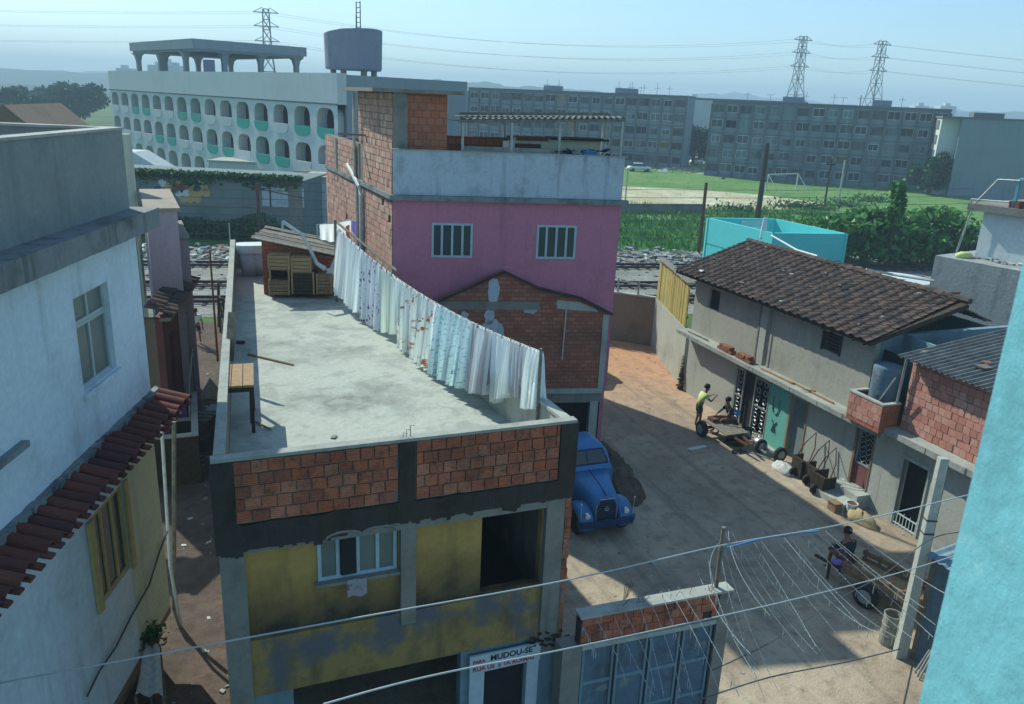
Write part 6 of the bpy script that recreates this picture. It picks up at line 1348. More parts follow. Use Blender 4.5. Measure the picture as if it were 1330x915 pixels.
b = MB(); b.smooth = True; b.loft([[Vector((.16*math.cos(t)*k_, .12*math.sin(t)*k_, z)) for t in [2*math.pi*k/12 for k in range(12)]] for z, k_ in ((0, .8), (.05, 1), (.1, .6))]); single(b, 'purple_cloth', M['c_purple'], 'small purple cloth beside the man on the handcart', 'cloth', loc=Vector((8.62, 17.0, .56))+Matrix.Rotation(R(-52), 3, 'Z')@Vector((-.42, -.3, 0)))
st2 = dict(stand); st2 = {k: (v[0], v[1]*.3, v[2]) for k, v in stand.items()}; st2.update(face=(0, 1, 0), lel=(-.24, 0, 1.0), rel=(.24, 0, 1.0), lwr=(-.26, .08, .78), rwr=(.26, .08, .78), lsh=(-.18, 0, 1.3), rsh=(.18, 0, 1.3), ltoe=(-.12, .13, .03), rtoe=(.17, .11, .03))
q = at(257, 447); person('person in pale blue shirt standing far down the alley near the railway', (q.x, q.y, .01), R(200), st2, M['c_white'], M['c_dark'])
# ================================================================== pole, barrel, tin shack on the lower right
pb = at(1168, 853)
T = thing('concrete_pole', 'tall whitish square concrete utility pole in front of the dark doorway', 'pole', pb, 0)
b = MB(); b.loft([[Vector((sx*w_, sy*w_*.8, z)) for sx, sy in ((-1, -1), (1, -1), (1, 1), (-1, 1))] for z, w_ in ((0, .115), (4.65, .085))]); b.build('shaft', M['concrete_light'], T)
b = MB(); b.tube([(.15, 0, 0), (.115, 0, 4.5)], .02, 6); b.build('conduit', M['iron'], T)
b = MB()
for z in (3.0, 3.3): b.tube([(-.10, -.09, z), (.10, -.09, z), (.10, .09, z), (-.10, .09, z), (-.10, -.09, z)], .015, 5)
b.build('bands', M['iron'], T)
T = thing('oil_drum', 'open rust-stained drum with pale lower half beside the concrete pole', 'drum', at(1158, 840)+Vector((-.05, .1, 0)), 0); T.scale = (.68, .68, .84)
b = MB(); b.lathe([(.27, 0), (.28, .02), (.27, .3), (.285, .31), (.27, .33), (.27, .6), (.285, .61), (.27, .63), (.27, .88), (.285, .9), (.25, .9), (.25, .1), (.02, .1)], n=20); b.build('body', M['tin'], T)
sx0 = at(1183, 862); Sk = Fr(sx0.x+.12, sx0.y+.1, 159.2)
T = thing('tin_shack', 'low shack with bluish sheet roof and dark boarded front beside the pole', 'shack', Sk.o, R(Sk.rz))
hz = Sk.px(1205, 738)[1]; print('shack h', hz)
b = MB(); b.panel((0, 0, 0), EX, EY*.08, 3.4, 0, 2.5, [(.3, 1.1, .1, 2.0), (1.3, 2.2, 1.2, 2.1)]); b.build('front_wall', M['panel_blue'], T)
b = MB(); b.box(.3, 1.1, .2, .25, 0, 2.1); b.box(1.2, 2.3, .2, .25, 1.1, 2.2); b.build('backing', M['dark'], T)
b = MB(); b.box(1.3, 2.2, .06, .12, 1.2, 1.7); b.build('red_panel', M['maroon'], T)
b = MB(); b.panel((0, .08, 0), EY, EX*.08, 1.9, 0, 2.5); b.build('side_wall', M['wood_grey'], T)
b = MB(); corr(b, (-.15, -.2, 2.53), (3.7, 0, 0), (0, 2.4, .35), .2, .02); b.build('sheet_roof', M['wall_blue'], T)
b = MB(); b.beam((-.1, 2.2, 2.92), (3.5, 2.25, 2.95), .25, .06)
for k in range(12): bit(b, .2*k, 2.0+.1*math.sin(k), 2.95, .1, random.Random(k))
b.build('roof_weights', M['rust'], T, kind='stuff')
b = MB(); b.box(-.09, .0, -.04, .05, 0, 2.5); b.build('corner_post', M['wood_grey'], T)
b = MB()
for k in range(9): b.beam((.3+.1*k, -.3-.05*(k % 3), 0), (.4+.08*k, -.15, .6+.15*(k % 4)), .03)
single(b, 'scrap_bars', M['galv'], 'tangle of pale bars leaning at the foot of the tin shack', 'scrap', loc=Sk.o, rz=R(Sk.rz))
# ================================================================== turquoise wall we look past
e = ray(1258, 640); t_ = 2.0/e.y; ex_ = e.x*t_
T = thing('turquoise_house_wall', 'bright turquoise rendered wall edge rising close at the right side', 'wall', (ex_, 2.0, 0), 0)
b = MB(); b.box(0, .5, -3.2, 0, 0, 10.98+.0); b.build('pier', M['turq_wall'], T)
b = MB(); b.box(-.0, .5, -3.2, 0, 10.982, 14); b.build('upper_pier', M['turq_wall'], T)
# ================================================================== turquoise house by the railway
TQ = at(1004, 303, 3.4); TL = at(918, 283, 3.4); TRr = at(1102, 304, 3.4)
T = thing('turquoise_house', 'roofless bright turquoise walled house beyond the tiled roof', 'house', (TQ.x, TQ.y, 0), 0); o_ = Vector((TQ.x, TQ.y, 0))
a = TL-TQ; c = TRr-TQ; a.z = c.z = 0; dn = a+c
b = MB(); wallpoly(b, (0, 0, 0), a, -.2, 0, 3.4); b.build('left_wall', M['turq'], T)
b = MB(); wallpoly(b, c, (0, 0, 0), -.2, 0, 3.4); b.build('front_wall', M['turq'], T)
b = MB(); wallpoly(b, a, dn, -.2, 0, 3.4); wallpoly(b, dn, c, -.2, 0, 3.4); wallpoly(b, a*.5, a*.5+c*.35, .15, 1.4, 3.2); b.build('rear_wall', M['turq'], T)
b = MB(); b.prism([(p.x, p.y) for p in ((0, 0, 0) and (Vector((0, 0, 0)), c, dn, a))], 1.5, 1.6); b.build('floor', M['turq'], T)
q = lerp(a, dn, .62); b = MB(); b.box(-.8, .8, -.28, -.0, 2.5, 3.3, Matrix.Translation((q.x, q.y, 0)) @ Matrix.Rotation(math.atan2(c.y, c.x), 4, 'Z')); b.build('vent_block', M['white'], T)
b = MB(); b.loft([[Vector((.25*k_*math.cos(t), .18*k_*math.sin(t), z)) for t in [2*math.pi*k/10 for k in range(10)]] for z, k_ in ((0, .9), (.5, .8), (1.0, .7), (1.35, .35))]); p = at(997, 300, 3.6); single(b, 'hanging_cloth', M['c_white'], 'white cloth hanging upright at the rear of the turquoise house', 'cloth', loc=(p.x+.2, p.y+1.5, 2.9))
# ================================================================== grey and white house on the right beyond the tiled roof
GW = [at(1215, 332, 6.0), at(1330, 353, 6.0)]; Gf = Fr(GW[0].x, GW[0].y, math.degrees(math.atan2(GW[1].x-GW[0].x, GW[1].y-GW[0].y)))
T = thing('grey_white_house', 'stained grey rendered house with whitewashed upper floor at the right', 'house', Gf.o, R(Gf.rz))
b = MB(); b.box(0, 9, 0, 6, 0, 6.0); b.build('lower_storey', M['grey_stained'], T)
wx0 = Gf.px(1262, 350, 1.2)[0]; wz = Gf.px(1275, 265, 1.2)[1]
b = MB(); b.box(wx0, 9, 1.2, 6, 6.0, wz-.25); b.build('upper_storey', M['white'], T)
b = MB(); b.box(wx0-.5, 9, .9, 6.2, wz-.25, wz); b.build('roof_slab', M['concrete'], T)
b = MB()
for k, x in enumerate((wx0+.9, wx0+1.5)): b.box(x, x+.35, 1.0, 1.4, wz, wz+.25)
b.build('flower_boxes', M['rubble'], T)
b = MB(); b.tube([(wx0-.6, 1.0, 6.0), (wx0-.45, 1.0, wz+.15), (wx0+.9, 1.0, wz+.2)], .035, 6); b.tube([(wx0-.75, 1.3, 6.0), (wx0-.45, 1.3, wz+.15)], .03, 6); b.tube([(wx0-.3, 1.0, wz), (wx0+.35, 1.0, wz+.95), (wx0+1.1, 1.0, wz+.98)], .035, 6); b.build('pipe_frame', M['galv'], T)
b = MB(); b.box(wx0+1.0, wx0+1.1, 1.0, 1.1, wz, wz+.95); b.box(wx0+1.0, 9, 1, 5, wz+1.0, wz+1.06); b.build('roof_awning', M['turq_wall'], T)
b = MB(); 
for k in range(8): bit(b, 1.0+.22*k, 1.0+.2*math.sin(k), 6.0, .16, random.Random(k+50))
single(b, 'roof_rubble', M['litter'], 'small stones and scraps on the ledge of the grey white house', 'rubble', loc=Gf.o, rz=R(Gf.rz))
b = MB(); b.smooth = True; b.loft([[Vector((.32*k_*math.cos(t), .2*k_*math.sin(t), z)) for t in [2*math.pi*k/12 for k in range(12)]] for z, k_ in ((0, .9), (.12, 1), (.22, .5))]); single(b, 'yellow_cloth', M['c_yellow'], 'yellow bundle on the top edge of the grey wall', 'bundle', loc=Gf.W(.75, .6, 6.0))
# round basin and red thing behind the tile roof
bp = at(1170, 352, 4.2)
T = thing('round_basin', 'round grey water tank with a pale lid edge behind the tiled roof', 'tank', (bp.x, bp.y, 0), 0)
b = MB(); b.lathe([(1.25, 0), (1.25, 3.6), (1.15, 3.6)], n=28); b.build('body', M['tank'], T)
b = MB(); b.lathe([(1.38, 3.6), (1.4, 3.85), (.3, 4.0)], n=28); b.build('lid', M['white'], T)
b = MB(); b.lathe([(.35, 0), (.4, 3.0), (.3, 3.9), (.05, 4.0)], n=14); single(b, 'clay_flue', M['rust'], 'reddish clay flue between the round tank and the grey wall', 'flue', loc=(at(1207, 372, 4).x, at(1207, 372, 4).y, 0))
b = MB(); pts = [aty(u, v, yy) for u, v, yy in ((1002, 306, 44), (1035, 325, 36), (1062, 333, 33))]; b.tube(pts, .05, 5); b.tube([aty(1125, 350, 31), aty(1160, 357, 31), aty(1213, 365, 30)], .05, 5); single(b, 'loose_hose', M['pvc'], 'pale hose trailing over the turquoise wall to the tiled roof', 'hose')
# ================================================================== mural wall, ivy, white sheds
m0 = at(183, 224, 4.6); m1 = at(392, 234, 4.6); Mu = Fr(m0.x-6, m0.y, math.degrees(math.atan2(m1.x-m0.x, m1.y-m0.y))); Lm = (m1-m0).length+6
T = thing('mural_building', 'long grey green wall with coloured discs painted on it beyond the railway', 'building', Mu.o, R(Mu.rz))
b = MB(); b.box(0, Lm, 0, 7, 0, 4.5); b.build('wall', M['mural'], T)
b = MB(); b.box(0, Lm-1, -.06, 0, 2.35, 2.5); b.box(Lm-1.0, Lm+.05, -.08, 0, 0, 4.4); b.build('string_course', M['concrete'], T)
b = MB(); xw = Mu.px(340, 250)[0]; b.box(xw, xw+3.2, -.04, 0, 2.55, 4.0); b.build('pale_panel', M['white_dirty'], T)
b = MB(); b.beam((xw-1.4, -.06, 4.0), (xw+3.2, -.06, 3.3), .05); b.box(xw+.6, xw+.7, -.07, -.04, 2.5, 4.2); b.build('battens', M['wood_dark'], T)
cols = {'y': 'c_yel2', 'w': 'c_white', 'd': 'navy', 'r': 'maroon', 'o': 'frame_yellow'}
M['c_yel2'] = plain('mural_yellow', (.42, .36, .10), .8)
grid = [(211, 238, 'w'), (222, 245, 'd'), (233, 237, 'o'), (241, 238, 'o'), (250, 237, 'w'), (260, 237, 'w'), (205, 247, 'd'), (219, 243, 'o'), (237, 243, 'r'), (247, 244, 'o'), (256, 244, 'd'), (266, 244, 'o'), (233, 252, 'w'), (242, 252, 'w'), (250, 251, 'o'), (259, 251, 'o'), (268, 251, 'o'), (219, 258, 'w'), (238, 259, 'o'), (247, 259, 'o'), (256, 259, 'o'), (211, 251, 'd'), (228, 246, 'r')]
byc = {}
for u, v, k in grid: byc.setdefault(k, MB())
for i, (u, v, k) in enumerate(grid):
    x, z = Mu.px(u, v, 0); byc[k].lathe([(.30, -.02-.002*(i % 5)), (.30, .0)], (x, -.005, z), 12, 'y')
for k, b in byc.items():
    b.build('painted_discs', M[cols[k]], T)
def leaves(mb, pts, r, s0, s1):
    for v in pts:
        n = Vector((r.gauss(0, 1), r.gauss(0, 1), r.gauss(.5, 1))).normalized(); a = n.orthogonal().normalized(); a = (Matrix.Rotation(r.uniform(0, 6.28), 3, n) @ a); c = n.cross(a); s = r.uniform(s0, s1); v = Vector(v)
        mb.face([v-a*s, v+c*s*.55, v+a*s, v-c*s*.55])
r = random.Random(33); pts = []
for k in range(5200):
    x = r.uniform(0, Lm); dr = abs(r.gauss(0, .35))*(1+.9*noise.noise(Vector((x*.35, 0, 0)))); 
    pts.append(Mu.W(x, r.uniform(-.35, .6), 4.75-dr+.15*r.random()))
xw0 = Mu.px(330, 270)[0]
for k in range(2600):
    x = r.gauss(Mu.px(290, 280)[0], 2.2) if r.random() < .6 else r.uniform(0, Lm); hh = max(.3, 1.5+1.2*noise.noise(Vector((x*.3, 7, 0)))); pts.append(Mu.W(x, -r.uniform(.0, 1.2), r.random()**1.2*hh))
b = MB(); leaves(b, pts, r, .10, .24); single(b, 'ivy', M['leaf_ivy'], 'dense ivy hanging from the top and foot of the mural wall', 'ivy', kind='stuff')
for i, (u0, v0, u1, y, h_, lab) in enumerate(((392, 226, 434, 66, 4.0, 'tall white shed wall right of the mural wall'), (272, 206, 342, 84, 4.6, 'low white shed in front of the school ground floor'), (385, 220, 432, 72, 4.8, 'white shed with dark opening under its roof by the brick house'))):
    p, q = aty(u0, v0, y), aty(u1, v0+3, y); f = Fr(p.x, p.y, math.degrees(math.atan2(q.x-p.x, q.y-p.y))); L = (q-p).length; t = thing('white_shed', lab, 'shed', f.o, R(f.rz)); zt_ = p.z
    b = MB(); b.box(0, L, 0, 4, 0, zt_-.3); b.build('wall', M['school'], t); b = MB(); b.box(-.2, L+.3, -.2, 4, zt_-.3, zt_-.15); b.build('roof', M['block_fin'] if i == 2 else M['concrete_light'], t)
p = aty(186, 196, 72); q = aty(216, 224, 70)
t = thing('white_tent_roof', 'white sloping sheet roof left of the mural wall', 'roof', (p.x, 70, 0), 0); b = MB(); b.mesh([(-4, 0, p.z), (0, 0, p.z), (q.x-p.x, 0, q.z), (-4, 0, q.z), (-4, 3, p.z), (0, 3, p.z), (q.x-p.x, 3, q.z), (-4, 3, q.z)], [(0, 1, 2, 3), (0, 4, 5, 1), (1, 5, 6, 2), (7, 6, 5, 4)]); b.build('sheet', M['white'], t); b = MB(); b.box(-4, q.x-p.x, .5, 3, 0, q.z-.02); b.build('wall', M['concrete'], t)
# ================================================================== trees and bushes
def tree(name, label, cat, base, crown, n, s0, s1, seed, mat, trunk=.2, clumps=14, group=None):
    """crown: (cx,cy,cz,rx,ry,rz) relative to the base"""
    T = thing(name, label, cat, base, 0, group); r = random.Random(seed); cx, cy, cz, rx, ry, rz_ = crown; cl = []
    for k in range(clumps):
        v = Vector((r.gauss(0, 1), r.gauss(0, 1), r.gauss(0, 1))).normalized()*r.uniform(.45, .95); cl.append((Vector((cx+v.x*rx, cy+v.y*ry, cz+v.z*rz_)), r.uniform(.16, .34) if clumps > 40 else r.uniform(.25, .46)))
    pts = []
    for k in range(n):
        c, q = r.choice(cl); d_ = Vector((r.gauss(0, 1), r.gauss(0, 1), r.gauss(0, 1))).normalized()*(r.random()**.4); p = c+Vector((d_.x*rx*q, d_.y*ry*q, d_.z*rz_*q))
        if p.z > .1: pts.append(p)
    b = MB(); leaves(b, pts, r, s0, s1); b.build('crown', mat, T)
    b = MB(); b.tube([(0, 0, -.1), (cx*.3, cy*.3, cz*.45), (cx*.7, cy*.7, cz*.9)], [trunk, trunk*.75, trunk*.4], 8)
    for c, q in cl[:6]: b.tube([(cx*.3, cy*.3, cz*.5), c], [trunk*.4, trunk*.12], 5)
    b.build('trunk', M['bark'], T); return T
# big broad-leaved bush right of the turquoise house
bb0 = at(1160, 345)
tree('almond_tree', 'large glossy broad-leaved tree spreading behind the round tank', 'tree', (29.5, 62.5, 0), (0, 0, 2.3, 7.2, 3.2, 2.5), 7600, .2, .42, 5, M['leaf'], .25, 60)
p = aty(1168, 255, 60); tree('almond_shoot', 'tall upright leafy shoot rising above the broad-leaved tree', 'tree', (p.x, 60, 0), (0, 0, p.z-.9, .75, .75, 2.1), 900, .16, .34, 6, M['leaf'], .1, 10)
r = random.Random(12)
for i, (u, v, y, w_, h_, lab) in enumerate(((40, 128, 230, 20, 7.5, 'dark spreading tree left of the school, nearest the left edge'), (95, 125, 215, 17, 8, 'dark round tree touching the left end of the school'), (10, 132, 200, 14, 6.5, 'low dark tree cut by the left picture edge'), (903, 180, 165, 6, 6.5, 'dark tree in the gap between the two long apartment blocks'), (1010, 240, 135, 1.2, 1.2, ''), (1212, 218, 122, 5, 5, 'dark leafy tree before the right end of the long block'), (1040, 240, 130, 1, 1, ''))):
    if not lab: continue
    p = aty(u, v, y); tree('dark_tree', lab, 'tree', (p.x, y, 0), (0, 0, max(h_*.55, p.z-h_*.1), w_*.55, w_*.4, h_*.55), 3800 if w_ > 8 else 2600, .35 if w_ > 8 else .22, .8 if w_ > 8 else .5, i+40, M['leaf_far'], .35, 26, 'dark trees')
p = at(1125, 300)
for i, (u, v, y) in enumerate(((1030, 270, 92), (1060, 272, 90), (1100, 268, 94), (1130, 262, 98), (955, 275, 90))):
    p = at(u, v); b = MB(); pts = []; r = random.Random(i+70)
    for k in range(420): a = Vector((r.gauss(0, 1.5), r.gauss(0, 1.2), abs(r.gauss(0, .42)))); pts.append(a)
    leaves(b, pts, r, .10, .26); single(b, 'bush', M['leaf_ivy'], 'scrubby bush on the football field edge, '+('nearest the white goal', 'just right of the goal', 'behind the broad-leaved tree', 'farthest right of the row', 'at the foot of the thick power pole')[i], 'bush', 'bushes along the field edge', loc=(p.x, p.y, 0))
# grass tufts on the bank and the field edge
r = random.Random(99); b = MB()
def tuft(mb, x, y, z, h, r, n=5):
    for k in range(n):
        a = r.uniform(0, 6.28); d_ = Vector((math.cos(a), math.sin(a), 0)); w_ = Vector((-d_.y, d_.x, 0))*h*.13; p = Vector((x, y, z))+d_*r.uniform(0, .12); t_ = p+d_*h*r.uniform(.2, .7)+EZ*h
        mb.face([p-w_, p+w_, t_])
for k in range(9000):
    u = r.uniform(0, 1); y = r.uniform(6.6, 34); x = r.uniform(10, 62); P_ = RZ.W(x, y)
    d_ = noise.noise(Vector((P_.x*.25, P_.y*.25, 0))); tuft(b, P_.x, P_.y, 0, (.35+.5*max(0, d_))*r.uniform(.5, 1.3), r, 4)
single(b, 'tall_grass', M['blade'], 'rank green grass and weeds on the bank beyond the railway', 'grass', kind='stuff')
b = MB()
for k in range(5200): x = r.uniform(10, 110); y = r.uniform(84, 150); tuft(b, x, y, .02, r.uniform(.05, .16), r, 3)
single(b, 'field_grass', M['blade'], 'uneven grass growing over the football field', 'grass', kind='stuff')
b = MB()
for k in range(2200): x = r.uniform(-60, 10); y = r.uniform(66, 110); tuft(b, x, y, .02, r.uniform(.3, .9), r, 4)
single(b, 'scrub_grass', M['blade'], 'scrubby grass between the mural wall and the school', 'grass', kind='stuff')
# low wall at field edge, goal, cars
b = MB(); p, q = at(805, 277), at(915, 277); b.beam((p.x, p.y, .5), (q.x, q.y, .5), .2, 1.0); single(b, 'low_wall', M['concrete'], 'low grey wall between the grass bank and the field', 'wall')
g0, g1 = at(995, 250), at(1048, 247); 
T = thing('football_goal', 'plain white football goal frame standing on the field', 'goal', g0, 0); gd = Vector((g1.x-g0.x, g1.y-g0.y, 0)); gl = gd.normalized()*7.2
b = MB(); b.tube([(0, 0, 0), (0, 0, 2.44), gl+EZ*2.44, gl], .09, 6); b.build('posts', M['white'], T)
b = MB(); bk = Vector((gl.y, -gl.x, 0)).normalized()*2.2; b.tube([gl+EZ*2.44, gl+bk, gl+bk], .06, 5); b.tube([EZ*2.44, bk], .06, 5); b.build('stays', M['white'], T)
def car(label, loc, rz, mat):
    T = thing('parked_car', label, 'car', loc, rz, 'cars parked before the apartment blocks'); b = MB(); b.smooth = True
    b.loft([[Vector((x, y, z)) for y, z in ((-.78, .3), (.78, .3), (.8, h_*.75), (.72, h_), (-.72, h_), (-.8, h_*.75))] for x, h_ in ((-2.05, .62), (-1.9, .85), (-.9, .92), (1.0, .90), (1.9, .78), (2.05, .55))]); bd = b.build('body', mat, T)
    b = MB(); b.loft([[Vector((x, y*w_, z)) for y, z in ((-.74, .88), (.74, .88), (.6, h_), (-.6, h_))] for x, h_, w_ in ((-1.5, .92, 1), (-1.0, 1.38, .95), (.5, 1.40, .95), (1.05, .92, 1))]); b.build('cabin', M['glass'], T)
    b = MB(); b.box(-1.0, .5, -.62, .62, 1.36, 1.43); b.build('roof', mat, T)
    for x in (-1.3, 1.3):
        for s in (-1, 1): b = MB(); b.lathe([(.1, -.08), (.3, -.08), (.3, .08), (.1, .08)], (x, s*.74, .3), 12, 'y'); b.build('wheel', M['rubber'], T)
    return T
q = at(830, 223); car('white car parked by the field just right of the pink house', q, R(8), M['white_car'])
q = at(908, 215); car('pale car parked in the gap between the apartment blocks, the nearer one', q+Vector((0, 3, 0)), R(60), M['white_car']); q = at(913, 208); car('pale car farther back in the gap between the blocks', q, R(75), M['white_car'])
b = MB(); r = random.Random(3)
for k in range(60): bit(b, r.gauss(0, 3), r.gauss(0, 5), 0, r.uniform(.3, .9), r)
q = at(895, 222); single(b, 'rubble_heap', M['litter'], 'brownish rubble heap in the gap between the apartment blocks', 'rubble', kind='stuff', loc=(q.x, q.y, 0))
# ================================================================== poles and pylons
def upole(u0, v0, u1, v1, rr, label, mat, arm=0, name='power_pole'):
    p = at(u1, v1); d_ = ray(u0, v0); z = H+d_.z/math.hypot(d_.x, d_.y)*math.hypot(p.x, p.y)
    T = thing(name, label, 'pole', p, 0, 'poles along the railway and the field'); b = MB(); b.tube([(0, 0, 0), (0, 0, z)], [rr, rr*.75], 7); b.build('shaft', mat, T)
    if arm: b = MB(); b.tube([(-arm, 0, z-.6), (arm, 0, z-.6)], .06, 5); [b.lathe([(.05, 0), (.07, .1), (.03, .2)], (x, 0, z-.55), 6) for x in (-arm*.9, -.3, .3, arm*.9)]; b.build('crossarm', M['iron'], T)
    return p, z
upole(990, 186, 983, 290, .30, 'thick brown pole rising beside the roofless turquoise house', M['bark']); upole(911, 237, 907, 330, .16, 'dark pole left of the turquoise house beside the railway', M['rust'])
upole(334, 238, 338, 318, .14, 'dark steel pole in front of the mural wall', M['rust']); upole(1073, 207, 1070, 272, .12, 'thin lamp pole on the field right of the goal', M['iron'], .5, 'lamp_pole'); upole(1092, 208, 1088, 268, .13, 'thin pale pole just right of the lamp pole on the field', M['concrete_light'])
upole(817, 218, 812, 262, .10, 'thin pale pole beside the right edge of the pink house', M['concrete_light']); upole(208, 150, 211, 222, .12, 'tall thin pole in front of the left part of the school', M['wood_dark']); upole(369, 190, 371, 225, .10, 'short thin pole in front of the right part of the school', M['wood_dark'])
upole(270, 325, 283, 470, .05, 'rusty thin post in the alley beside the terrace wall', M['rust'], 0, 'thin_post'); upole(297, 290, 300, 330, .04, 'pale thin mast at the far left terrace corner', M['pvc'], 0, 'thin_post')
def pylon(u, vtop, y, label, sc=1.0, seen=True):
    p = aty(u, vtop, y); hgt = p.z; T = thing('pylon', label, 'pylon', (p.x, y, 0), R(20), 'lattice power pylons on the skyline'); b = MB(); rr = .16
    lv = [0, hgt*.25, hgt*.45, hgt*.6, hgt*.72, hgt*.82, hgt*.91, hgt]; wd = [5.0, 3.4, 2.2, 1.5, 1.3, 1.2, 1.1, 1.0]
    for i in range(7):
        for sx, sy in ((-1, -1), (1, -1), (1, 1), (-1, 1)):
            b.tube([(sx*wd[i], sy*wd[i], lv[i]), (sx*wd[i+1], sy*wd[i+1], lv[i+1])], rr, 4, False)
        for (a, c) in (((-1, -1), (1, -1)), ((1, -1), (1, 1)), ((1, 1), (-1, 1)), ((-1, 1), (-1, -1))):
            b.tube([(a[0]*wd[i], a[1]*wd[i], lv[i]), (c[0]*wd[i+1], c[1]*wd[i+1], lv[i+1])], rr*.6, 4, False); b.tube([(c[0]*wd[i], c[1]*wd[i], lv[i]), (a[0]*wd[i+1], a[1]*wd[i+1], lv[i+1])], rr*.6, 4, False); b.tube([(a[0]*wd[i+1], a[1]*wd[i+1], lv[i+1]), (c[0]*wd[i+1], c[1]*wd[i+1], lv[i+1])], rr*.6, 4, False)
    b.build('mast', M['pylon'], T)
    for z in (hgt*.72, hgt*.85, hgt*.97):
        a = MB(); a.tube([(-4.2, 0, z), (4.2, 0, z)], rr, 4, False)
        for s in (-1, 1): a.tube([(s*1.1, 0, z+1.6), (s*4.2, 0, z)], rr*.7, 4, False)
        a.build('crossarm', M['pylon'], T)
    return Vector((p.x, y, 0)), hgt
M['pylon'] = plain('pylon_steel', (.16, .17, .18), .7, .3)
pa = pylon(1044, 48, 330, 'left of the two lattice pylons above the right apartment block'); pc = pylon(1147, 54, 330, 'right of the two lattice pylons above the right apartment block'); pd_ = pylon(345, 12, 300, 'lattice pylon seen beside the school roof canopy')
T = thing('transmission_lines', 'faint high voltage lines crossing the whole sky between pylons', 'power lines', (0, 0, 0), 0)
def sagline(p, q, sag, n=24): return [lerp(p, q, k/n)-EZ*(4*sag*(k/n)*(1-k/n)) for k in range(n+1)]
for fz in (.72, .85, .97):
    for s in (-4.2, 4.2):
        off = Vector((math.cos(R(20))*s, math.sin(R(20))*s, 0))
        A1 = pa[0]+off+EZ*pa[1]*fz; B1 = pc[0]+off+EZ*pc[1]*fz; C1 = pd_[0]+off+EZ*pd_[1]*fz; b = MB()
        b.tube(sagline(Vector((-520, 300, 44*fz))+off, C1, 7), .035, 3, False); b.tube(sagline(C1, A1, 6), .035, 3, False); b.tube(sagline(B1, Vector((620, 330, 33*fz)), 7), .035, 3, False); b.tube(sagline(A1, B1, 1.5), .035, 3, False); b.build('conductor', M['pylon'], T)
# railway wires near the mural wall
T = thing('railway_wires', 'sagging thin wires strung along the railway in front of the mural wall', 'wires', RZ.W(0, 7, 0), 0); o_ = RZ.W(0, 7, 0)
for k, z in enumerate((1.4, 2.1, 2.7, 3.2, 3.8, 4.4, 5.0)):
    b = MB(); b.tube([p-o_ for p in sagline(RZ.W(-25, 7+.3*k, z), RZ.W(62, 7+.3*k, z+.3), .7, 30)], .018, 4, False); b.build('wire', M['wire_dark'], T)
# ================================================================== wires in front
def wirepx(pts, ys, rr, label, mat, name='wire', cat='wire', group=None):
    P_ = [aty(u, v, y) for (u, v), y in zip(pts, ys)]
    # smooth
    out = []
    for i in range(len(P_)-1):
        a = P_[max(i-1, 0)]; b_ = P_[i]; c = P_[i+1]; d_ = P_[min(i+2, len(P_)-1)]
        for k in range(8):
            t = k/8; out.append(.5*((2*b_)+(c-a)*t+(2*a-5*b_+4*c-d_)*t*t+(3*b_-a-3*c+d_)*t**3))
    out.append(P_[-1]); b = MB(); b.tube(out, rr, 6); return single(b, name, mat, label, cat, group), out
wl, W1p = wirepx([(-30, 893), (150, 860), (450, 805), (740, 753), (940, 708), (1090, 682), (1250, 645), (1330, 626)], [7.5, 7.8, 8.6, 9.8, 12.3, 13, 13.8, 14.2], .011, 'thick pale wire crossing low over the yellow house and the yard', M['wire'])
wirepx([(420, 915), (560, 878), (760, 838), (1000, 786), (1165, 745), (1262, 715)], [6.0, 6.6, 8.5, 11, 13, 14], .010, 'second pale wire passing over the shop sign', M['wire'])
wirepx([(923, 872), (1000, 835), (1090, 778), (1150, 745), (1210, 700), (1262, 690)], [11.5, 12, 12.8, 13.5, 14.2, 14.5], .010, 'dark sagging wire over the lit lower yard', M['wire_dark'])
wirepx([(900, 912), (1000, 880), (1100, 860), (1170, 843)], [10, 11.5, 13, 14.4], .012, 'lowest dark wire running to the foot of the concrete pole', M['wire_dark'])
wirepx([(940, 713), (1000, 698), (1063, 690)], [12.4, 12.8, 13.0], .018, 'short blue-taped stretch of wire beside the gate wall post', M['c_blue'])
gp = aty(940, 685, 12.45); gq = Vector((gp.x-.06, 12.5, 2.8)); b = MB(); b.tube([gp, aty(930, 765, 12.5)], .04, 7); single(b, 'wire_post', M['wood_grey'], 'short post carrying wires on the end of the gate wall', 'post')
# festival strings with torn scraps
strings = [([(941, 690), (985, 770), (1044, 847)], 'a'), ([(968, 706), (1028, 793), (1090, 880)], 'b'), ([(979, 704), (1022, 775), (1060, 840)], 'c'), ([(1009, 700), (1078, 781), (1141, 822)], 'd'), ([(1026, 698), (1094, 777), (1168, 830)], 'e'), ([(1061, 692), (1152, 773), (1212, 828)], 'f'), ([(1086, 705), (1150, 760), (1215, 812)], 'g'), ([(1104, 688), (1180, 742), (1235, 775)], 'h'),
    ([(940, 700), (925, 760), (985, 870)], 'i'), ([(936, 712), (952, 790), (992, 905)], 'j'), ([(905, 740), (935, 800), (975, 850)], 'k'), ([(880, 762), (925, 835), (960, 905)], 'l'), ([(858, 768), (880, 830), (900, 905)], 'm'), ([(832, 790), (850, 850), (862, 905)], 'n'), ([(797, 800), (825, 860), (850, 905)], 'o'), ([(755, 812), (768, 835), (775, 850)], 'p')]
where = ['first string right of the wire post', 'second string right of the wire post', 'third string right of the wire post', 'string crossing the empty yard left of the handcart', 'string passing just left of the seated man', 'string crossing the seated man', 'string crossing the handcart bed', 'rightmost string reaching the concrete pole', 'string dropping steeply from the wire post', 'string curving down left of the lit corner', 'string over the right end of the gate wall', 'string over the third blue door', 'string over the second blue door', 'string over the first blue door', 'string at the left end of the blue doors', 'shortest string beside the sign wall']
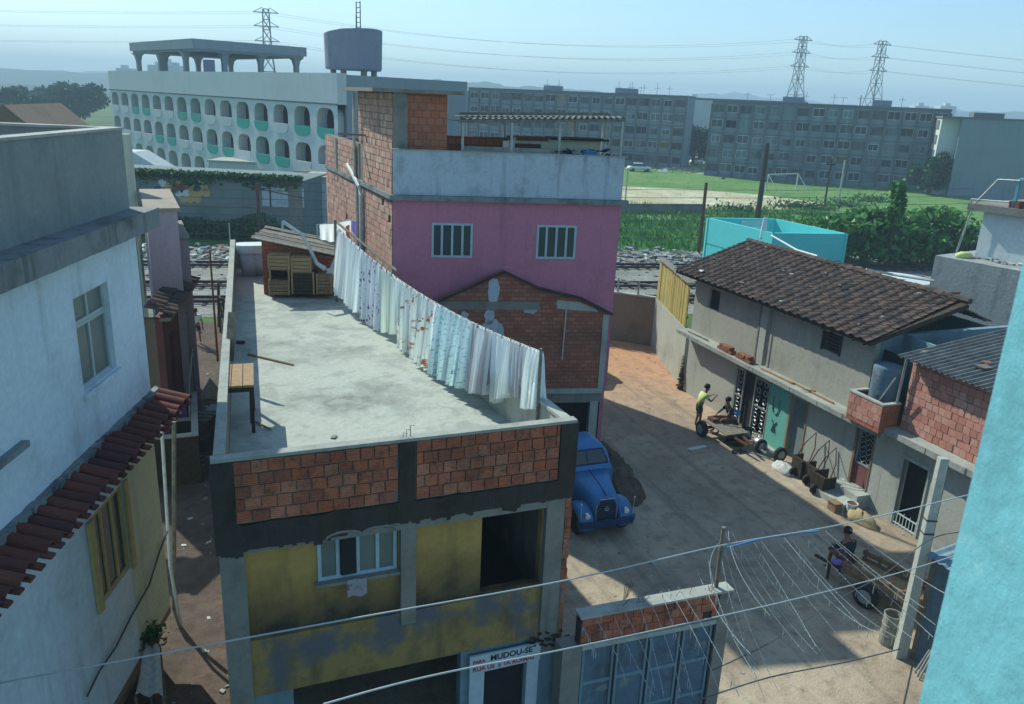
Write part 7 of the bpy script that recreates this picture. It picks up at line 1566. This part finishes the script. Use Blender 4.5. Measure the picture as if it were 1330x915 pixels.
where = ['thin festival string with torn scraps, '+w_ for w_ in where]
extra = [([(950, 690), (1000, 775), (1062, 850)], 'between the first and second strings right of the wire post'), ([(988, 702), (1042, 770), (1110, 850)], 'just right of the third string beyond the wire post'), ([(1018, 698), (1064, 752), (1120, 815)], 'ending in mid yard before the drum'), ([(1043, 694), (1120, 774), (1186, 830)], 'passing under the seated man'), ([(1072, 690), (1135, 742), (1200, 790)], 'above the handcart wheel'), ([(946, 690), (960, 742), (1000, 800)], 'slack and short beside the wire post'), ([(938, 700), (968, 800), (1012, 900)], 'from the wire post to the lit lower ground'), ([(920, 728), (945, 812), (985, 880)], 'across the right corner of the gate wall'), ([(868, 765), (905, 830), (935, 900)], 'between the second and third blue doors'), ([(845, 782), (868, 840), (884, 900)], 'between the first and second blue doors'), ([(812, 796), (838, 850), (850, 895)], 'close to the left blue door mullion'), ([(775, 806), (800, 850), (812, 885)], 'over the left end of the brick lintel')]
for pts, w_ in extra: strings.append((pts, 'z')); where.append('faint thin string '+w_)
r = random.Random(44)
for (pts, k), wh in zip(strings, where):
    y0 = 12.6 if pts[0][0] > 935 else 11.5; y1 = y0-1.6; P0 = aty(*pts[0], y0); Pm = aty(*pts[1], (y0+y1)/2); P1_ = aty(*pts[2], y1); out = []
    for j in range(21): t = j/20; out.append(P0*(2*(t-.5)*(t-1))+Pm*(-4*t*(t-1))+P1_*(2*t*(t-.5)))
    T = thing('bunting_string', wh, 'string', P0, 0, 'torn bunting strings over the yard'); b = MB(); b.tube([p-P0 for p in out], .0048, 4, False); b.build('cord', M['string'], T)
    b = MB(); 
    for j in range(1, 20):
        if r.random() < .75:
            p = out[j]-P0; s = r.uniform(.008, .02); L = r.choice((.02, .03, .05, .12, .2)); b.mesh([p+Vector((-s*.4, 0, 0)), p+Vector((s*.4, 0, 0)), p+Vector((s*.3, .01, -L)), p+Vector((-s*.1, .01, -L)), p+Vector((-s*.4, .004, 0)), p+Vector((s*.4, .004, 0)), p+Vector((s*.3, .014, -L)), p+Vector((-s*.1, .014, -L))], [(0, 1, 2, 3), (7, 6, 5, 4), (0, 4, 5, 1), (1, 5, 6, 2), (2, 6, 7, 3), (3, 7, 4, 0)]) if r.random() < .6 else b.lathe([(0, -.016), (.011, -.006), (.011, .006), (0, .016)], p, 5)
    b.build('scraps', M['string'], T, kind='stuff')
# ================================================================== haze
hm = bpy.data.materials.new('haze'); hm.use_nodes = True; hn = hm.node_tree; hn.nodes.clear(); pv = hn.nodes.new('ShaderNodeVolumePrincipled'); oo = hn.nodes.new('ShaderNodeOutputMaterial'); hn.links.new(pv.outputs[0], oo.inputs['Volume'])
pv.inputs['Density'].default_value = .0009; pv.inputs['Color'].default_value = (.58, .84, 1.0, 1)
b = MB(); b.box(-1600, 2100, -80, 2700, -1.5, 75); hz_ = b.build('haze', hm, kind='stuff')
